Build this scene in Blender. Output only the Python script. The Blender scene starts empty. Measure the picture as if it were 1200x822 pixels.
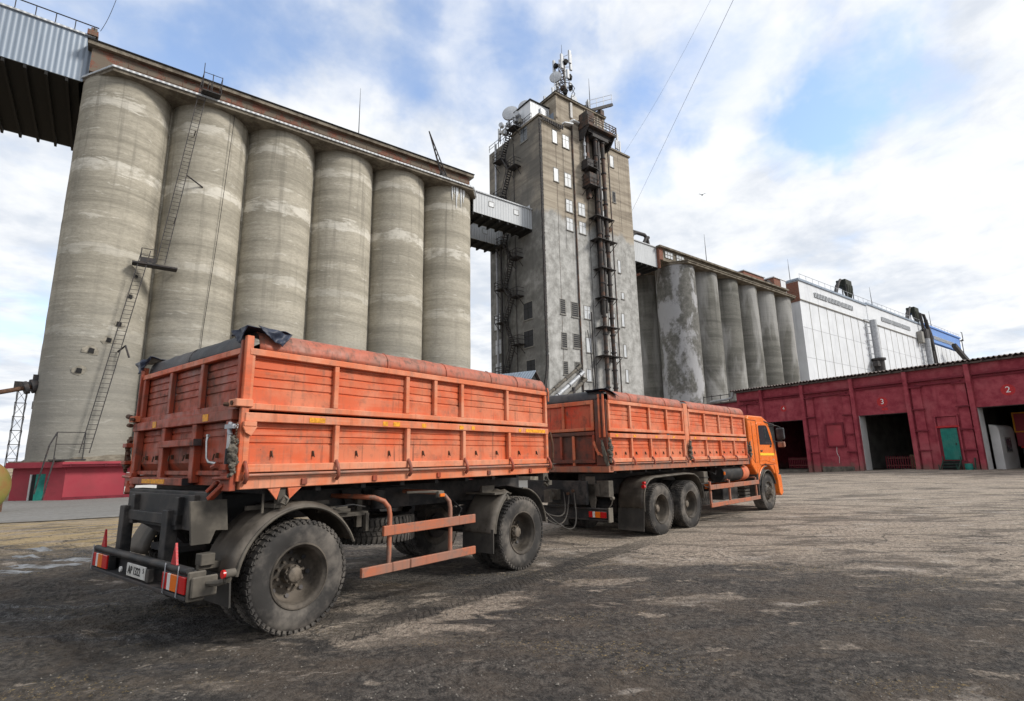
import bpy, math, random
from mathutils import Vector, Matrix, noise
R = math.radians
PI = math.pi
rnd = random.Random(7)
scn = bpy.context.scene
COL = scn.collection
V = Vector

# ------------------------------------------------------------------ mesh builder
class MB:
    def __init__(s):
        s.v = []; s.f = []
    def add(s, vs, fs):
        n = len(s.v); s.v += [tuple(p) for p in vs]; s.f += [tuple(i + n for i in f) for f in fs]
        return s
    def box(s, x0, x1, y0, y1, z0, z1):
        if x0 > x1: x0, x1 = x1, x0
        if y0 > y1: y0, y1 = y1, y0
        if z0 > z1: z0, z1 = z1, z0
        return s.add([(x0,y0,z0),(x1,y0,z0),(x1,y1,z0),(x0,y1,z0),(x0,y0,z1),(x1,y0,z1),(x1,y1,z1),(x0,y1,z1)],
                     [(0,3,2,1),(4,5,6,7),(0,1,5,4),(1,2,6,5),(2,3,7,6),(3,0,4,7)])
    def hexa(s, b, t):   # bottom quad, top quad (ccw from above)
        return s.add(list(b) + list(t), [(3,2,1,0),(4,5,6,7),(0,1,5,4),(1,2,6,5),(2,3,7,6),(3,0,4,7)])
    def beam(s, p, q, w, h, up=(0,0,1)):
        p = V(p); q = V(q); d = (q - p).normalized(); u = V(up)
        if abs(d.dot(u)) > .98: u = V((1,0,0))
        a = d.cross(u).normalized() * (w/2); b = a.cross(d).normalized() * (h/2)
        vs = [p-a-b, p+a-b, p+a+b, p-a+b, q-a-b, q+a-b, q+a+b, q-a+b]
        return s.add(vs, [(0,1,2,3),(7,6,5,4),(0,4,5,1),(1,5,6,2),(2,6,7,3),(3,7,4,0)])
    def cyl(s, p, q, r0, r1=None, n=16, cap=True):
        if r1 is None: r1 = r0
        return s.tube([p, q], [r0, r1], n, cap)
    def tube(s, pts, rad, n=8, cap=True):
        pts = [V(p) for p in pts]; m = len(pts)
        if not hasattr(rad, '__len__'): rad = [rad]*m
        base = len(s.v); prev = None
        for i, p in enumerate(pts):
            d = (pts[min(i+1,m-1)] - pts[max(i-1,0)])
            d = d.normalized() if d.length > 1e-9 else V((0,0,1))
            if prev is None:
                a = d.cross(V((0,0,1)))
                if a.length < .05: a = d.cross(V((1,0,0)))
            else:
                a = prev - d * prev.dot(d)
            a.normalize(); b = d.cross(a); prev = a
            for k in range(n):
                t = 2*PI*k/n; s.v.append(tuple(p + (a*math.cos(t) + b*math.sin(t))*rad[i]))
        for i in range(m-1):
            for k in range(n):
                k2 = (k+1) % n
                s.f.append((base+i*n+k, base+i*n+k2, base+(i+1)*n+k2, base+(i+1)*n+k))
        if cap:
            s.f.append(tuple(base+k for k in range(n-1,-1,-1))); s.f.append(tuple(base+(m-1)*n+k for k in range(n)))
        return s
    def lathe(s, prof, n=48, axis='y', c=(0,0,0), a0=0, a1=2*PI, closed=False):
        # prof: (radius, along)
        base = len(s.v); full = abs(a1-a0-2*PI) < 1e-6; m = n if full else n+1; c = V(c)
        for i in range(m):
            t = a0 + (a1-a0)*i/n; ct, st = math.cos(t), math.sin(t)
            for r, h in prof:
                if axis == 'y': p = (r*ct, h, r*st)
                elif axis == 'z': p = (r*ct, r*st, h)
                else: p = (h, r*ct, r*st)
                s.v.append(tuple(c + V(p)))
        k = len(prof); kk = k if closed else k-1
        for i in range(n):
            i2 = (i+1) % m
            for j in range(kk):
                j2 = (j+1) % k
                s.f.append((base+i*k+j, base+i*k+j2, base+i2*k+j2, base+i2*k+j))
        return s
    def prism(s, poly, axis, a, b):
        n = len(poly); vs = []
        for w in (a, b):
            for (p, q) in poly:
                vs.append((w,p,q) if axis == 'x' else (p,w,q) if axis == 'y' else (p,q,w))
        return s.add(vs, [tuple(range(n-1,-1,-1)), tuple(range(n, 2*n))] + [(i,(i+1)%n,n+(i+1)%n,n+i) for i in range(n)])
    def sheet(s, line, axis, a, b, th):
        # thin corrugated sheet: line of (p,q) in the plane normal to the axis, given thickness along p
        k = len(line); vs = []
        for w in (a, b):
            for dx in (0, th):
                for (p, q) in line:
                    vs.append((w,p+dx,q) if axis == 'x' else (p+dx,w,q))
        fs = []
        for i in range(k-1):
            fs.append((i, i+1, 2*k+i+1, 2*k+i)); fs.append((k+i+1, k+i, 3*k+i, 3*k+i+1))
            fs.append((i, k+i, k+i+1, i+1)); fs.append((2*k+i, 2*k+i+1, 3*k+i+1, 3*k+i))
        fs.append((0, 2*k, 3*k, k)); fs.append((k-1, 2*k-1, 4*k-1, 3*k-1))
        return s.add(vs, fs)
    def mesh(s, name, mat, smooth=None):
        me = bpy.data.meshes.new(name); me.from_pydata(s.v, [], s.f)
        me.materials.append(mat)
        import bmesh
        bm = bmesh.new(); bm.from_mesh(me); bmesh.ops.recalc_face_normals(bm, faces=bm.faces); bm.to_mesh(me); bm.free()
        if smooth is not None:
            me.polygons.foreach_set('use_smooth', [True]*len(me.polygons)); me.set_sharp_from_angle(angle=R(smooth))
        me.update(); return me
    def obj(s, name, mat, parent=None, smooth=None, bevel=0, loc=None, rot=None, seg=1):
        o = bpy.data.objects.new(name, s.mesh(name, mat, smooth)); COL.objects.link(o)
        if parent is not None: o.parent = parent
        if loc is not None: o.location = loc
        if rot is not None: o.rotation_euler = rot
        if bevel:
            b = o.modifiers.new('bevel', 'BEVEL'); b.width = bevel; b.segments = seg; b.limit_method = 'ANGLE'; b.angle_limit = R(40)
            b.harden_normals = False
        return o

def tag(o, label=None, cat=None, group=None, kind=None):
    if label: o['label'] = label
    if cat: o['category'] = cat
    if group: o['group'] = group
    if kind: o['kind'] = kind
    return o
def thing(name, label, cat, loc=(0,0,0), rz=0, group=None, parent=None):
    o = bpy.data.objects.new(name, None); COL.objects.link(o); o.empty_display_size = .3
    o.location = loc; o.rotation_euler = (0,0,rz)
    return tag(o, label, cat, group)
def part_empty(name, parent, loc=(0,0,0), rot=(0,0,0)):
    o = bpy.data.objects.new(name, None); COL.objects.link(o); o.parent = parent; o.location = loc; o.rotation_euler = rot
    o.empty_display_size = .2
    return o
def copy_tree(o, parent=None):
    c = o.copy(); COL.objects.link(c)
    if parent is not None: c.parent = parent
    for ch in list(o.children): copy_tree(ch, c)
    return c

# ------------------------------------------------------------------ materials
class NT:
    def __init__(s, name):
        s.m = bpy.data.materials.new(name); s.m.use_nodes = True; s.t = s.m.node_tree
        s.b = s.t.nodes['Principled BSDF']; s._c = {}
    def n(s, typ, **kw):
        x = s.t.nodes.new(typ)
        for k, v in kw.items(): setattr(x, k, v)
        return x
    def ln(s, a, b): s.t.links.new(a, b)
    def put(s, sock, v):
        if v is None: return
        if hasattr(v, 'links') or hasattr(v, 'is_linked'): s.ln(v, sock)
        elif sock.type == 'RGBA' and len(v) == 3: sock.default_value = (*v, 1)
        else: sock.default_value = v
    def coord(s, kind='Object', scale=(1,1,1), rot=(0,0,0), loc=(0,0,0)):
        if 'tc' not in s._c: s._c['tc'] = s.n('ShaderNodeTexCoord')
        tc = s._c['tc']
        mp = s.n('ShaderNodeMapping'); mp.inputs['Scale'].default_value = scale; mp.inputs['Rotation'].default_value = rot; mp.inputs['Location'].default_value = loc
        s.ln(tc.outputs[kind], mp.inputs['Vector']); return mp.outputs[0]
    def geo(s): 
        return s.n('ShaderNodeNewGeometry').outputs['Position']
    def noise(s, vec, scale=1, detail=4, rough=.55, dist=0):
        x = s.n('ShaderNodeTexNoise'); x.inputs['Scale'].default_value = scale; x.inputs['Detail'].default_value = detail
        x.inputs['Roughness'].default_value = rough; x.inputs['Distortion'].default_value = dist
        if vec is not None: s.ln(vec, x.inputs['Vector'])
        return x.outputs['Fac']
    def voro(s, vec, scale=1, feature='F1', out='Distance'):
        x = s.n('ShaderNodeTexVoronoi'); x.feature = feature; x.inputs['Scale'].default_value = scale
        s.ln(vec, x.inputs['Vector']); return x.outputs[out]
    def ramp(s, fac, lo, hi, a=0., b=1., smooth=True):
        x = s.n('ShaderNodeMapRange'); x.interpolation_type = 'SMOOTHSTEP' if smooth else 'LINEAR'
        x.inputs['From Min'].default_value = lo; x.inputs['From Max'].default_value = hi
        x.inputs['To Min'].default_value = a; x.inputs['To Max'].default_value = b
        s.put(x.inputs['Value'], fac); return x.outputs[0]
    def math(s, op, a, b=None, c=None, clamp=False):
        x = s.n('ShaderNodeMath'); x.operation = op; x.use_clamp = clamp
        s.put(x.inputs[0], a)
        if b is not None: s.put(x.inputs[1], b)
        if c is not None: s.put(x.inputs[2], c)
        return x.outputs[0]
    def mix(s, f, a, b, mode='MIX'):
        x = s.n('ShaderNodeMix'); x.data_type = 'RGBA'; x.blend_type = mode; x.clamp_factor = True
        s.put(x.inputs[0], f); s.put(x.inputs[6], a); s.put(x.inputs[7], b); return x.outputs[2]
    def sep(s, vec):
        x = s.n('ShaderNodeSeparateXYZ'); s.ln(vec, x.inputs[0]); return x.outputs
    def bump(s, h, strength=.3, dist=.02, normal=None):
        x = s.n('ShaderNodeBump'); x.inputs['Strength'].default_value = strength; x.inputs['Distance'].default_value = dist
        s.ln(h, x.inputs['Height'])
        if normal is not None: s.ln(normal, x.inputs['Normal'])
        return x.outputs[0]
    def out(s, col, rough=.6, normal=None, metal=0., spec=None):
        s.put(s.b.inputs['Base Color'], col); s.put(s.b.inputs['Roughness'], rough); s.put(s.b.inputs['Metallic'], metal)
        if normal is not None: s.ln(normal, s.b.inputs['Normal'])
        if spec is not None: s.b.inputs['Specular IOR Level'].default_value = spec
        return s.m

def paint(name, base, fade, dirt, rust=(.09,.035,.02), rough=.5, dirt_amt=.5, rust_amt=.35, sc=1., low=None, bmp=.25):
    t = NT(name); c = t.coord('Object', (sc,sc,sc)); cs = t.coord('Object', (.5*sc,.5*sc,9*sc)); cv = t.coord('Object', (7*sc,7*sc,.7*sc))
    big = t.noise(c, 1.6, 5, .6); med = t.noise(c, 6, 6, .65); fine = t.noise(c, 40, 4, .7)
    st = t.noise(cs, 3, 4, .6); vert = t.noise(cv, 2.5, 4, .6)
    col = t.mix(t.ramp(big, .42, .62), base, fade)
    col = t.mix(t.ramp(st, .50, .68, 0, .55), col, fade)
    d = t.math('ADD', t.ramp(med, .47, .75, 0, dirt_amt), t.ramp(vert, .5, .75, 0, dirt_amt*.7), clamp=True)
    col = t.mix(d, col, dirt)
    col = t.mix(t.math('MULTIPLY', t.ramp(fine, .62, .68), t.ramp(med, .5, .6, 0, rust_amt*2), clamp=True), col, rust)
    if low is not None:   # road grime settled on the lower parts (object height)
        z = t.sep(t.coord('Object'))[2]
        col = t.mix(t.math('MULTIPLY', t.ramp(z, low[1], low[0]), t.ramp(med, .35, .6, .4, 1.)), col, dirt)
    run = t.noise(t.coord('Object', (16*sc,16*sc,.8*sc)), 1., 3, .6); scr = t.noise(t.coord('Object', (2.2*sc,2.2*sc,55*sc)), 1., 3, .6)
    col = t.mix(t.math('MULTIPLY', t.ramp(run, .60, .70, 0, dirt_amt), t.ramp(big, .35, .6)), col, rust)
    col = t.mix(t.math('MULTIPLY', t.ramp(scr, .62, .68, 0, .55*rust_amt*2), t.ramp(med, .45, .6), clamp=True), col, rust)
    rg = t.ramp(med, .3, .7, rough-.1, rough+.2)
    h = t.math('ADD', t.math('MULTIPLY', med, .6), t.math('MULTIPLY', fine, .25))
    return t.out(col, rg, t.bump(h, bmp, .01), spec=.4)

def plain(name, base, var=.25, rough=.7, metal=0., sc=6., bump=.2, dust=None, dust_amt=.5, spec=.3):
    t = NT(name); c = t.coord('Object')
    a = t.noise(c, sc, 6, .6); f = t.noise(c, sc*9, 3, .6)
    dk = tuple(x*(1-var) for x in base); lt = tuple(min(1, x*(1+var)) for x in base)
    col = t.mix(t.ramp(a, .3, .7), dk, lt)
    if dust: col = t.mix(t.ramp(t.noise(c, sc*.5, 5, .65), .42, .65, 0, dust_amt), col, dust)
    return t.out(col, t.ramp(a, .3, .7, rough-.08, min(1, rough+.1)), t.bump(t.math('ADD', a, t.math('MULTIPLY', f, .4)), bump, .01), metal, spec)
GAPS = [(90,-60,14,.05),(380,-20,16,.05),(200,20,12,.07),(150,60,10,.05),(330,70,8,.05),(1020,90,7,.06),(290,30,7,.05),(530,85,11,.12),(640,60,7,.06),(430,40,7,.05),(720,110,5,.04),(850,130,10,.06),(945,150,7,.11),(770,170,8,.05),(770,190,6,.07),(1000,60,8,.06),(1130,170,9,.06),(1050,30,10,.07),(600,150,8,.05),(880,60,8,.05),(640,0,6,.06)]
SKY_S = .135
CLOUD_A = (.31,.335,.375)
CLOUD_B = (.445,.453,.463)
WORLD_S = 1.0
SUN_E = 1.5
EXPO = 1.2
M = {}
M['orange']  = paint('orange_side_paint', (.60,.11,.035), (.62,.185,.09), (.20,.11,.075), dirt_amt=.6, rust_amt=.32)
M['orange_rail'] = paint('orange_rail_paint', (.64,.165,.065), (.67,.27,.155), (.27,.17,.125), dirt_amt=.5, rust_amt=.28)
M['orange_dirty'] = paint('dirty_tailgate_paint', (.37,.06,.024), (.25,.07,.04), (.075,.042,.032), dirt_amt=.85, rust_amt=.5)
M['orange_dusty'] = paint('dusty_guard_paint', (.42,.13,.065), (.30,.145,.10), (.17,.125,.10), dirt_amt=.9)
M['pale_conc'] = plain('broken_concrete', (.27,.245,.20), .3, .9, sc=4)
M['cab'] = paint('cab_paint', (.74,.145,.012), (.78,.19,.03), (.45,.16,.06), rough=.3, dirt_amt=.25, rust_amt=.05, bmp=.04)
M['tail_red'] = paint('bright_red_tailgate_paint', (.62,.055,.015), (.50,.10,.045), (.14,.06,.04), dirt_amt=.7, rust_amt=.5)
M['tail_brown'] = paint('grimy_brown_tailgate', (.20,.048,.028), (.11,.05,.035), (.06,.04,.032), dirt_amt=.9, rust_amt=.5)

M['cover'] = paint('top_cover_paint', (.42,.105,.055), (.30,.115,.075), (.10,.07,.055), dirt_amt=.8, sc=1.6)
M['chassis'] = plain('chassis_black', (.022,.022,.023), .35, .6, dust=(.12,.10,.085), dust_amt=.45)
M['dusty'] = plain('dusty_grey_steel', (.085,.075,.062), .35, .75, dust=(.17,.148,.12), dust_amt=.7, sc=3)
M['fender'] = plain('dusty_plastic_fender', (.075,.062,.05), .3, .6, dust=(.17,.15,.125), dust_amt=.7, sc=3)
M['flap'] = plain('rubber_mud_flap', (.05,.046,.042), .25, .7, dust=(.11,.095,.08), dust_amt=.6, sc=3)
M['tyre'] = plain('tyre_rubber', (.040,.037,.035), .3, .85, dust=(.17,.15,.13), dust_amt=.85, sc=3.5, bump=.35)
M['rim'] = plain('wheel_rim_steel', (.065,.055,.045), .35, .65, dust=(.15,.125,.10), dust_amt=.6, sc=6)
M['hub'] = plain('hub_steel', (.10,.085,.07), .35, .6, metal=.2, dust=(.22,.18,.14), dust_amt=.6, sc=12)
M['tarp'] = plain('black_tarpaulin', (.032,.033,.037), .35, .5, sc=5, dust=(.12,.10,.09), dust_amt=.5, bump=.5)
M['navy'] = plain('navy_tarpaulin', (.03,.037,.06), .4, .45, sc=9, bump=.5)
M['steel'] = plain('bare_steel', (.45,.45,.45), .25, .35, metal=.8, sc=15)
M['rusty'] = plain('rusty_iron', (.10,.055,.035), .4, .85, sc=8)
M['darkiron'] = plain('dark_iron', (.035,.034,.036), .3, .7, sc=6, dust=(.08,.06,.05), dust_amt=.5)
M['darkiron_rust'] = plain('rust_streaked_iron', (.05,.045,.042), .3, .75, sc=2, dust=(.14,.075,.05), dust_amt=.8)
M['rag'] = plain('grimy_chain_bundle', (.12,.105,.085), .5, .9, sc=30, bump=1.)
M['reflector_yellow'] = plain('faded_yellow_reflector', (.75,.32,.02), .3, .5, sc=25)
def glassy(name, base, rough=.08, spec=.6):
    t = NT(name); return t.out(base, rough, spec=spec)
M['stripe_yellow'] = plain('yellow_stripe_paint', (.80,.52,.03), .1, .5, sc=10)
M['glass'] = glassy('dark_window_glass', (.03,.035,.04))
M['red_lens'] = glassy('red_lamp_lens', (.50,.012,.012), .2)
M['orange_lens'] = glassy('orange_lamp_lens', (.75,.16,.01), .2)
M['white_lens'] = glassy('white_lamp_lens', (.7,.68,.66), .25)
M['red_reflector'] = plain('red_triangle_reflector', (.40,.015,.02), .3, .35, sc=60)
M['plate'] = plain('number_plate_white', (.62,.61,.58), .1, .5, sc=20, dust=(.35,.31,.27), dust_amt=.5)
M['plate_ink'] = plain('number_plate_black', (.02,.02,.02), .1, .6)
M['white_ink'] = plain('white_sign_paint', (.75,.73,.72), .1, .7, sc=10)
M['sign_red'] = plain('red_sign_paint', (.42,.03,.035), .25, .7, sc=9)
M['snow'] = plain('dirty_snow', (.20,.21,.225), .35, .35, sc=9, bump=.8, dust=(.05,.046,.042), dust_amt=1.)
M['snow_clean'] = plain('roof_snow', (.82,.84,.86), .05, .6, sc=4)
M['white_paint'] = plain('white_plaster', (.62,.61,.60), .12, .8, sc=1.5, dust=(.35,.33,.31), dust_amt=.5)
M['teal'] = plain('teal_painted_door', (.010,.17,.14), .2, .55, sc=3, dust=(.05,.16,.13), dust_amt=.6)
M['green_steel'] = plain('dull_green_steel', (.012,.045,.034), .3, .7, sc=6, dust=(.09,.09,.07), dust_amt=.5)
M['dark_interior'] = plain('sooty_interior_wall', (.28,.27,.255), .3, .9, sc=.8)
M['olive'] = plain('olive_green_machine', (.024,.028,.020), .35, .7, sc=2)
M['blue_clad'] = plain('blue_cladding', (.13,.27,.62), .1, .5, sc=1)
M['dish'] = plain('grey_white_dish', (.50,.52,.55), .1, .5, sc=3)
M['pale_steel'] = plain('galvanised_steel', (.38,.39,.41), .2, .5, metal=.3, sc=2)
M['louvre'] = plain('dark_louvre', (.035,.036,.04), .3, .7, sc=5)
M['pane'] = plain('pale_window_pane', (.56,.58,.60), .12, .35, sc=1.2)
M['pane_dark'] = plain('dull_window_pane', (.10,.11,.12), .4, .2, sc=3)
M['frame_grey'] = plain('grey_window_frame', (.25,.24,.22), .2, .7, sc=8)

def concrete_silo(name, dark=False):
    t = NT(name)
    oi = t.n('ShaderNodeObjectInfo'); rn = t.math('MULTIPLY', oi.outputs['Random'], 37.)
    off = t.n('ShaderNodeCombineXYZ'); t.ln(rn, off.inputs[0]); t.ln(rn, off.inputs[1]); t.ln(t.math('MULTIPLY', rn, .0), off.inputs[2])
    def c(scale):
        v = t.n('ShaderNodeVectorMath'); v.operation = 'ADD'; t.ln(t.coord('Object', scale), v.inputs[0]); t.ln(off.outputs[0], v.inputs[1]); return v.outputs[0]
    z = t.sep(t.coord('Object'))[2]
    band = t.noise(c((.05,.05,.75)), 1., 5, .62, .2)          # lift-by-lift tone
    thin = t.noise(c((.10,.10,3.2)), 1., 5, .65, .4)
    blot = t.noise(c((.55,.55,.9)), 1., 6, .65)
    fine = t.noise(c((3,3,6)), 1., 6, .7)
    vert = t.noise(c((1.6,1.6,.08)), 1., 4, .6)
    patch = t.noise(c((.5,.5,2.2)), 1., 7, .7, .6)
    if not dark:
        a, b, l, d = (.30,.275,.222), (.48,.44,.362), (.68,.645,.57), (.14,.13,.11)
    else:
        a, b, l, d = (.115,.112,.10), (.20,.195,.175), (.50,.49,.49), (.06,.06,.057)
    col = t.mix(t.ramp(band, .36, .64), a, b)
    col = t.mix(t.ramp(thin, .35, .65, 0, .35), col, b)
    col = t.mix(t.ramp(thin, .60, .68, 0, .12), col, d)
    col = t.mix(t.ramp(blot, .5, .72, 0, .45), col, a)
    col = t.mix(t.ramp(fine, .3, .75, 0, .35), col, d)
    if not dark:
        # pale repair rings at fixed lifts, ragged, plus scattered patches
        def ring(h, w):
            q = t.math('ABSOLUTE', t.math('SUBTRACT', t.math('ADD', t.math('ADD', z, t.math('MULTIPLY', t.math('SUBTRACT', oi.outputs['Random'], .5), 1.3)), t.math('MULTIPLY', t.math('SUBTRACT', patch, .5), 2.6)), h))
            return t.ramp(q, w, w*.55)
        rg = t.math('MAXIMUM', ring(24.0, .62), t.math('MULTIPLY', ring(29.6, .5), .75))
        rg = t.math('MAXIMUM', rg, t.math('MULTIPLY', ring(17.2, .45), .5))
        rg = t.math('MAXIMUM', rg, t.math('MULTIPLY', ring(11., .4), .4))
        rg = t.math('MULTIPLY', rg, t.ramp(blot, .38, .54, .12, 1))
        col = t.mix(t.math('MULTIPLY', rg, .75), col, l)
        col = t.mix(t.ramp(patch, .60, .66, 0, .45), col, l)
        col = t.mix(t.math('MULTIPLY', t.ramp(vert, .52, .68, 0, .55), t.ramp(z, 2, 31)), col, (.19,.175,.145))
        # weathered grey foot of the shaft
        col = t.mix(t.ramp(t.math('ADD', z, t.math('MULTIPLY', t.math('SUBTRACT', blot, .5), 9.)), 17, 6, 0, .6), col, (.19,.188,.178))
    else:
        wide = t.noise(c((.16,.16,.05)), 1., 5, .6, .5)
        col = t.mix(t.ramp(wide, .47, .60, 0, .62), col, (.40,.395,.385))
        col = t.mix(t.ramp(vert, .5, .8, 0, .45), col, d)
    # construction joints every lift
    j = t.math('FRACT', t.math('MULTIPLY', z, 1/1.5)); j = t.ramp(t.math('ABSOLUTE', t.math('SUBTRACT', j, .5)), .485, .5)
    col = t.mix(t.math('MULTIPLY', j, t.ramp(fine, .3, .6, .05, .35)), col, d)
    h = t.math('ADD', t.math('MULTIPLY', fine, .5), t.math('ADD', t.math('MULTIPLY', thin, .8), t.math('MULTIPLY', patch, .5)))
    return t.out(col, .9, t.bump(h, .55, .08), spec=.15)
M['silo'] = concrete_silo('weathered_silo_concrete')
M['silo_dark'] = concrete_silo('stained_dark_silo_concrete', True)

def silo_spot():
    t = NT('whitewashed_silo_concrete'); c = t.coord('Object', (.28,.28,.16), loc=(3.1,0,1.3)); z = t.sep(t.coord('Object'))[2]
    a = t.noise(c, 1, 6, .62, .3); f = t.noise(t.coord('Object', (1,1,1)), 1.6, 7, .7)
    col = t.mix(t.ramp(f, .3, .7), (.105,.103,.095), (.19,.185,.17))
    x = t.sep(t.coord('Object'))[0]
    m = t.math('ADD', a, t.ramp(x, 1.2, -.6, -.16, .06, False)); m = t.math('ADD', m, t.math('MULTIPLY', t.math('SUBTRACT', f, .5), .18))
    col = t.mix(t.ramp(m, .51, .62, 0, .8), col, (.42,.42,.435))
    return t.out(col, .9, t.bump(f, .5, .08), spec=.15)
M['silo_spot'] = silo_spot()

def tower_mat():
    t = NT('tower_render_two_tone'); c = t.coord('Object'); z = t.sep(c)[2]; y = t.sep(c)[1]; x = t.sep(c)[0]
    big = t.noise(c, .22, 6, .65); med = t.noise(c, .9, 7, .7); fine = t.noise(c, 5, 6, .7)
    hz = t.noise(t.coord('Object', (.15,.15,1.6)), 1, 5, .6, .4); vt = t.noise(t.coord('Object', (1.6,1.6,.06)), 1, 5, .6)
    bay = t.noise(t.coord('Object', (.22,.22,0)), 1, 1, .5); edge = t.math('ADD', t.math('ADD', z, t.math('MULTIPLY', t.math('SUBTRACT', med, .5), 2.6)), t.math('ADD', t.math('MULTIPLY', t.math('SUBTRACT', fine, .5), 1.2), t.math('MULTIPLY', t.math('SUBTRACT', bay, .5), 5.)))
    top = t.mix(t.ramp(hz, .36, .62), (.245,.21,.168), (.41,.36,.29))
    top = t.mix(t.ramp(vt, .5, .75, 0, .5), top, (.14,.11,.08))
    top = t.mix(t.ramp(fine, .4, .75, 0, .35), top, (.42,.36,.28))
    lowc = t.mix(t.ramp(med, .35, .68), (.27,.265,.25), (.50,.495,.475))
    lowc = t.mix(t.ramp(big, .48, .68, 0, .6), lowc, (.52,.515,.50))
    lowc = t.mix(t.ramp(vt, .52, .75, 0, .45), lowc, (.17,.165,.155))
    lowc = t.mix(t.ramp(fine, .5, .72, 0, .3), lowc, (.15,.15,.145))
    col = t.mix(t.ramp(edge, 31.7, 32.7), lowc, top)
    # patchy shade of the stair face put into the colour (local +y along it)
    sf = t.math('MULTIPLY', t.ramp(x, .5, .2), t.ramp(big, .35, .6, .35, .8))
    col = t.mix(sf, col, (.10,.098,.092))
    return t.out(col, .92, t.bump(t.math('ADD', med, t.math('MULTIPLY', fine, .5)), .5, .08), spec=.15)
M['tower'] = tower_mat()

def roof_concrete():
    t = NT('cornice_concrete'); c = t.coord('Object'); m = t.noise(c, .9, 6, .7); f = t.noise(c, 6, 5, .7)
    col = t.mix(t.ramp(m, .35, .65), (.11,.092,.072), (.25,.22,.175)); col = t.mix(t.ramp(f, .5, .7, 0, .4), col, (.09,.075,.06))
    return t.out(col, .9, t.bump(f, .4, .05), spec=.15)
M['cornice'] = roof_concrete()
def brick(name, a, b, mortar, plaster=None, amt=.5, row=.1):
    t = NT(name); c = t.coord('Object')
    # brick courses: project with max of x / y by using x+y
    s = t.sep(c); cb = t.n('ShaderNodeCombineXYZ'); t.ln(t.math('ADD', s[0], s[1]), cb.inputs[0]); t.ln(s[2], cb.inputs[1])
    x = t.n('ShaderNodeTexBrick'); t.ln(cb.outputs[0], x.inputs['Vector']); x.inputs['Scale'].default_value = 1
    x.inputs['Brick Width'].default_value = .26; x.inputs['Row Height'].default_value = row; x.inputs['Mortar Size'].default_value = .012
    x.inputs['Color1'].default_value = (*a,1); x.inputs['Color2'].default_value = (*b,1); x.inputs['Mortar'].default_value = (*mortar,1)
    m = t.noise(c, .8, 6, .7)
    col = x.outputs['Color']
    if plaster: col = t.mix(t.ramp(m, .5-amt*.2, .52), col, plaster)
    return t.out(col, .9, t.bump(t.math('ADD', x.outputs['Fac'], m), .3, .03), spec=.15)
M['brick'] = brick('old_red_brick', (.26,.075,.04), (.17,.06,.038), (.22,.19,.16))
M['brick_plaster'] = brick('brick_under_plaster', (.24,.075,.045), (.16,.06,.04), (.2,.17,.14), (.17,.14,.11), .35)

def red_wall():
    t = NT('crimson_painted_plaster'); c = t.coord('Object'); z = t.sep(c)[2]
    big = t.noise(c, .35, 6, .65); med = t.noise(c, 1.6, 7, .7); fine = t.noise(c, 9, 5, .7); vt = t.noise(t.coord('Object', (1.3,1.3,.12)), 1, 5, .6)
    col = t.mix(t.ramp(med, .35, .65), (.235,.032,.048), (.35,.068,.085))
    col = t.mix(t.ramp(big, .5, .7, 0, .5), col, (.42,.13,.14))
    col = t.mix(t.ramp(vt, .55, .75, 0, .6), col, (.15,.014,.026))
    col = t.mix(t.ramp(fine, .60, .7, 0, .35), col, (.34,.13,.14))
    g = t.ramp(t.math('ADD', z, t.math('MULTIPLY', t.math('SUBTRACT', med, .5), 2.2)), .9, .1, 0, .75)
    col = t.mix(g, col, (.17,.11,.09))
    return t.out(col, .8, t.bump(t.math('ADD', med, t.math('MULTIPLY', fine, .5)), .4, .04), spec=.2)
M['red_wall'] = red_wall()
M['red_trim'] = plain('crimson_trim', (.17,.020,.032), .3, .8, sc=1.5, dust=(.14,.02,.03), dust_amt=.5)
M['plinth_red'] = plain('plinth_red_paint', (.36,.055,.07), .22, .75, sc=.9, dust=(.24,.025,.04), dust_amt=.6)

def corr(name, base, pitch, axis=0, amp=.04, var=.12, streak=(.2,.2,.2), samt=.3):
    t = NT(name); c = t.coord('Object'); s = t.sep(c)[axis]
    w = t.math('SINE', t.math('MULTIPLY', s, 2*PI/pitch)); m = t.noise(c, .3, 5, .6); vt = t.noise(t.coord('Object', (1.4,1.4,.1)), 1, 4, .6)
    col = t.mix(t.ramp(m, .3, .7), tuple(x*(1-var) for x in base), base); col = t.mix(t.ramp(vt, .5, .75, 0, samt), col, streak)
    return t.out(col, .45, t.bump(w, .6, amp), .0, .4)
M['corr_grey'] = corr('corrugated_grey_sheet', (.27,.325,.40), .35, streak=(.10,.14,.20), samt=.7)
M['corr_pale'] = corr('corrugated_pale_sheet', (.52,.54,.56), .4, streak=(.33,.34,.35))
M['white_clad'] = corr('white_profiled_cladding', (.74,.76,.79), .5, amp=.03, streak=(.46,.48,.52), samt=.55)
M['roof_sheet'] = plain('rusty_roof_sheet', (.10,.075,.07), .3, .7, sc=2, dust=(.2,.16,.14), dust_amt=.4)
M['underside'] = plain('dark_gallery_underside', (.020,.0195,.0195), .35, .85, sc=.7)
M['wood_straw'] = plain('pale_timber', (.35,.26,.15), .25, .8)
M['tank_green'] = plain('rusty_yellow_green_tank', (.20,.20,.05), .4, .5, sc=.9, dust=(.20,.08,.03), dust_amt=1.)

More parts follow.
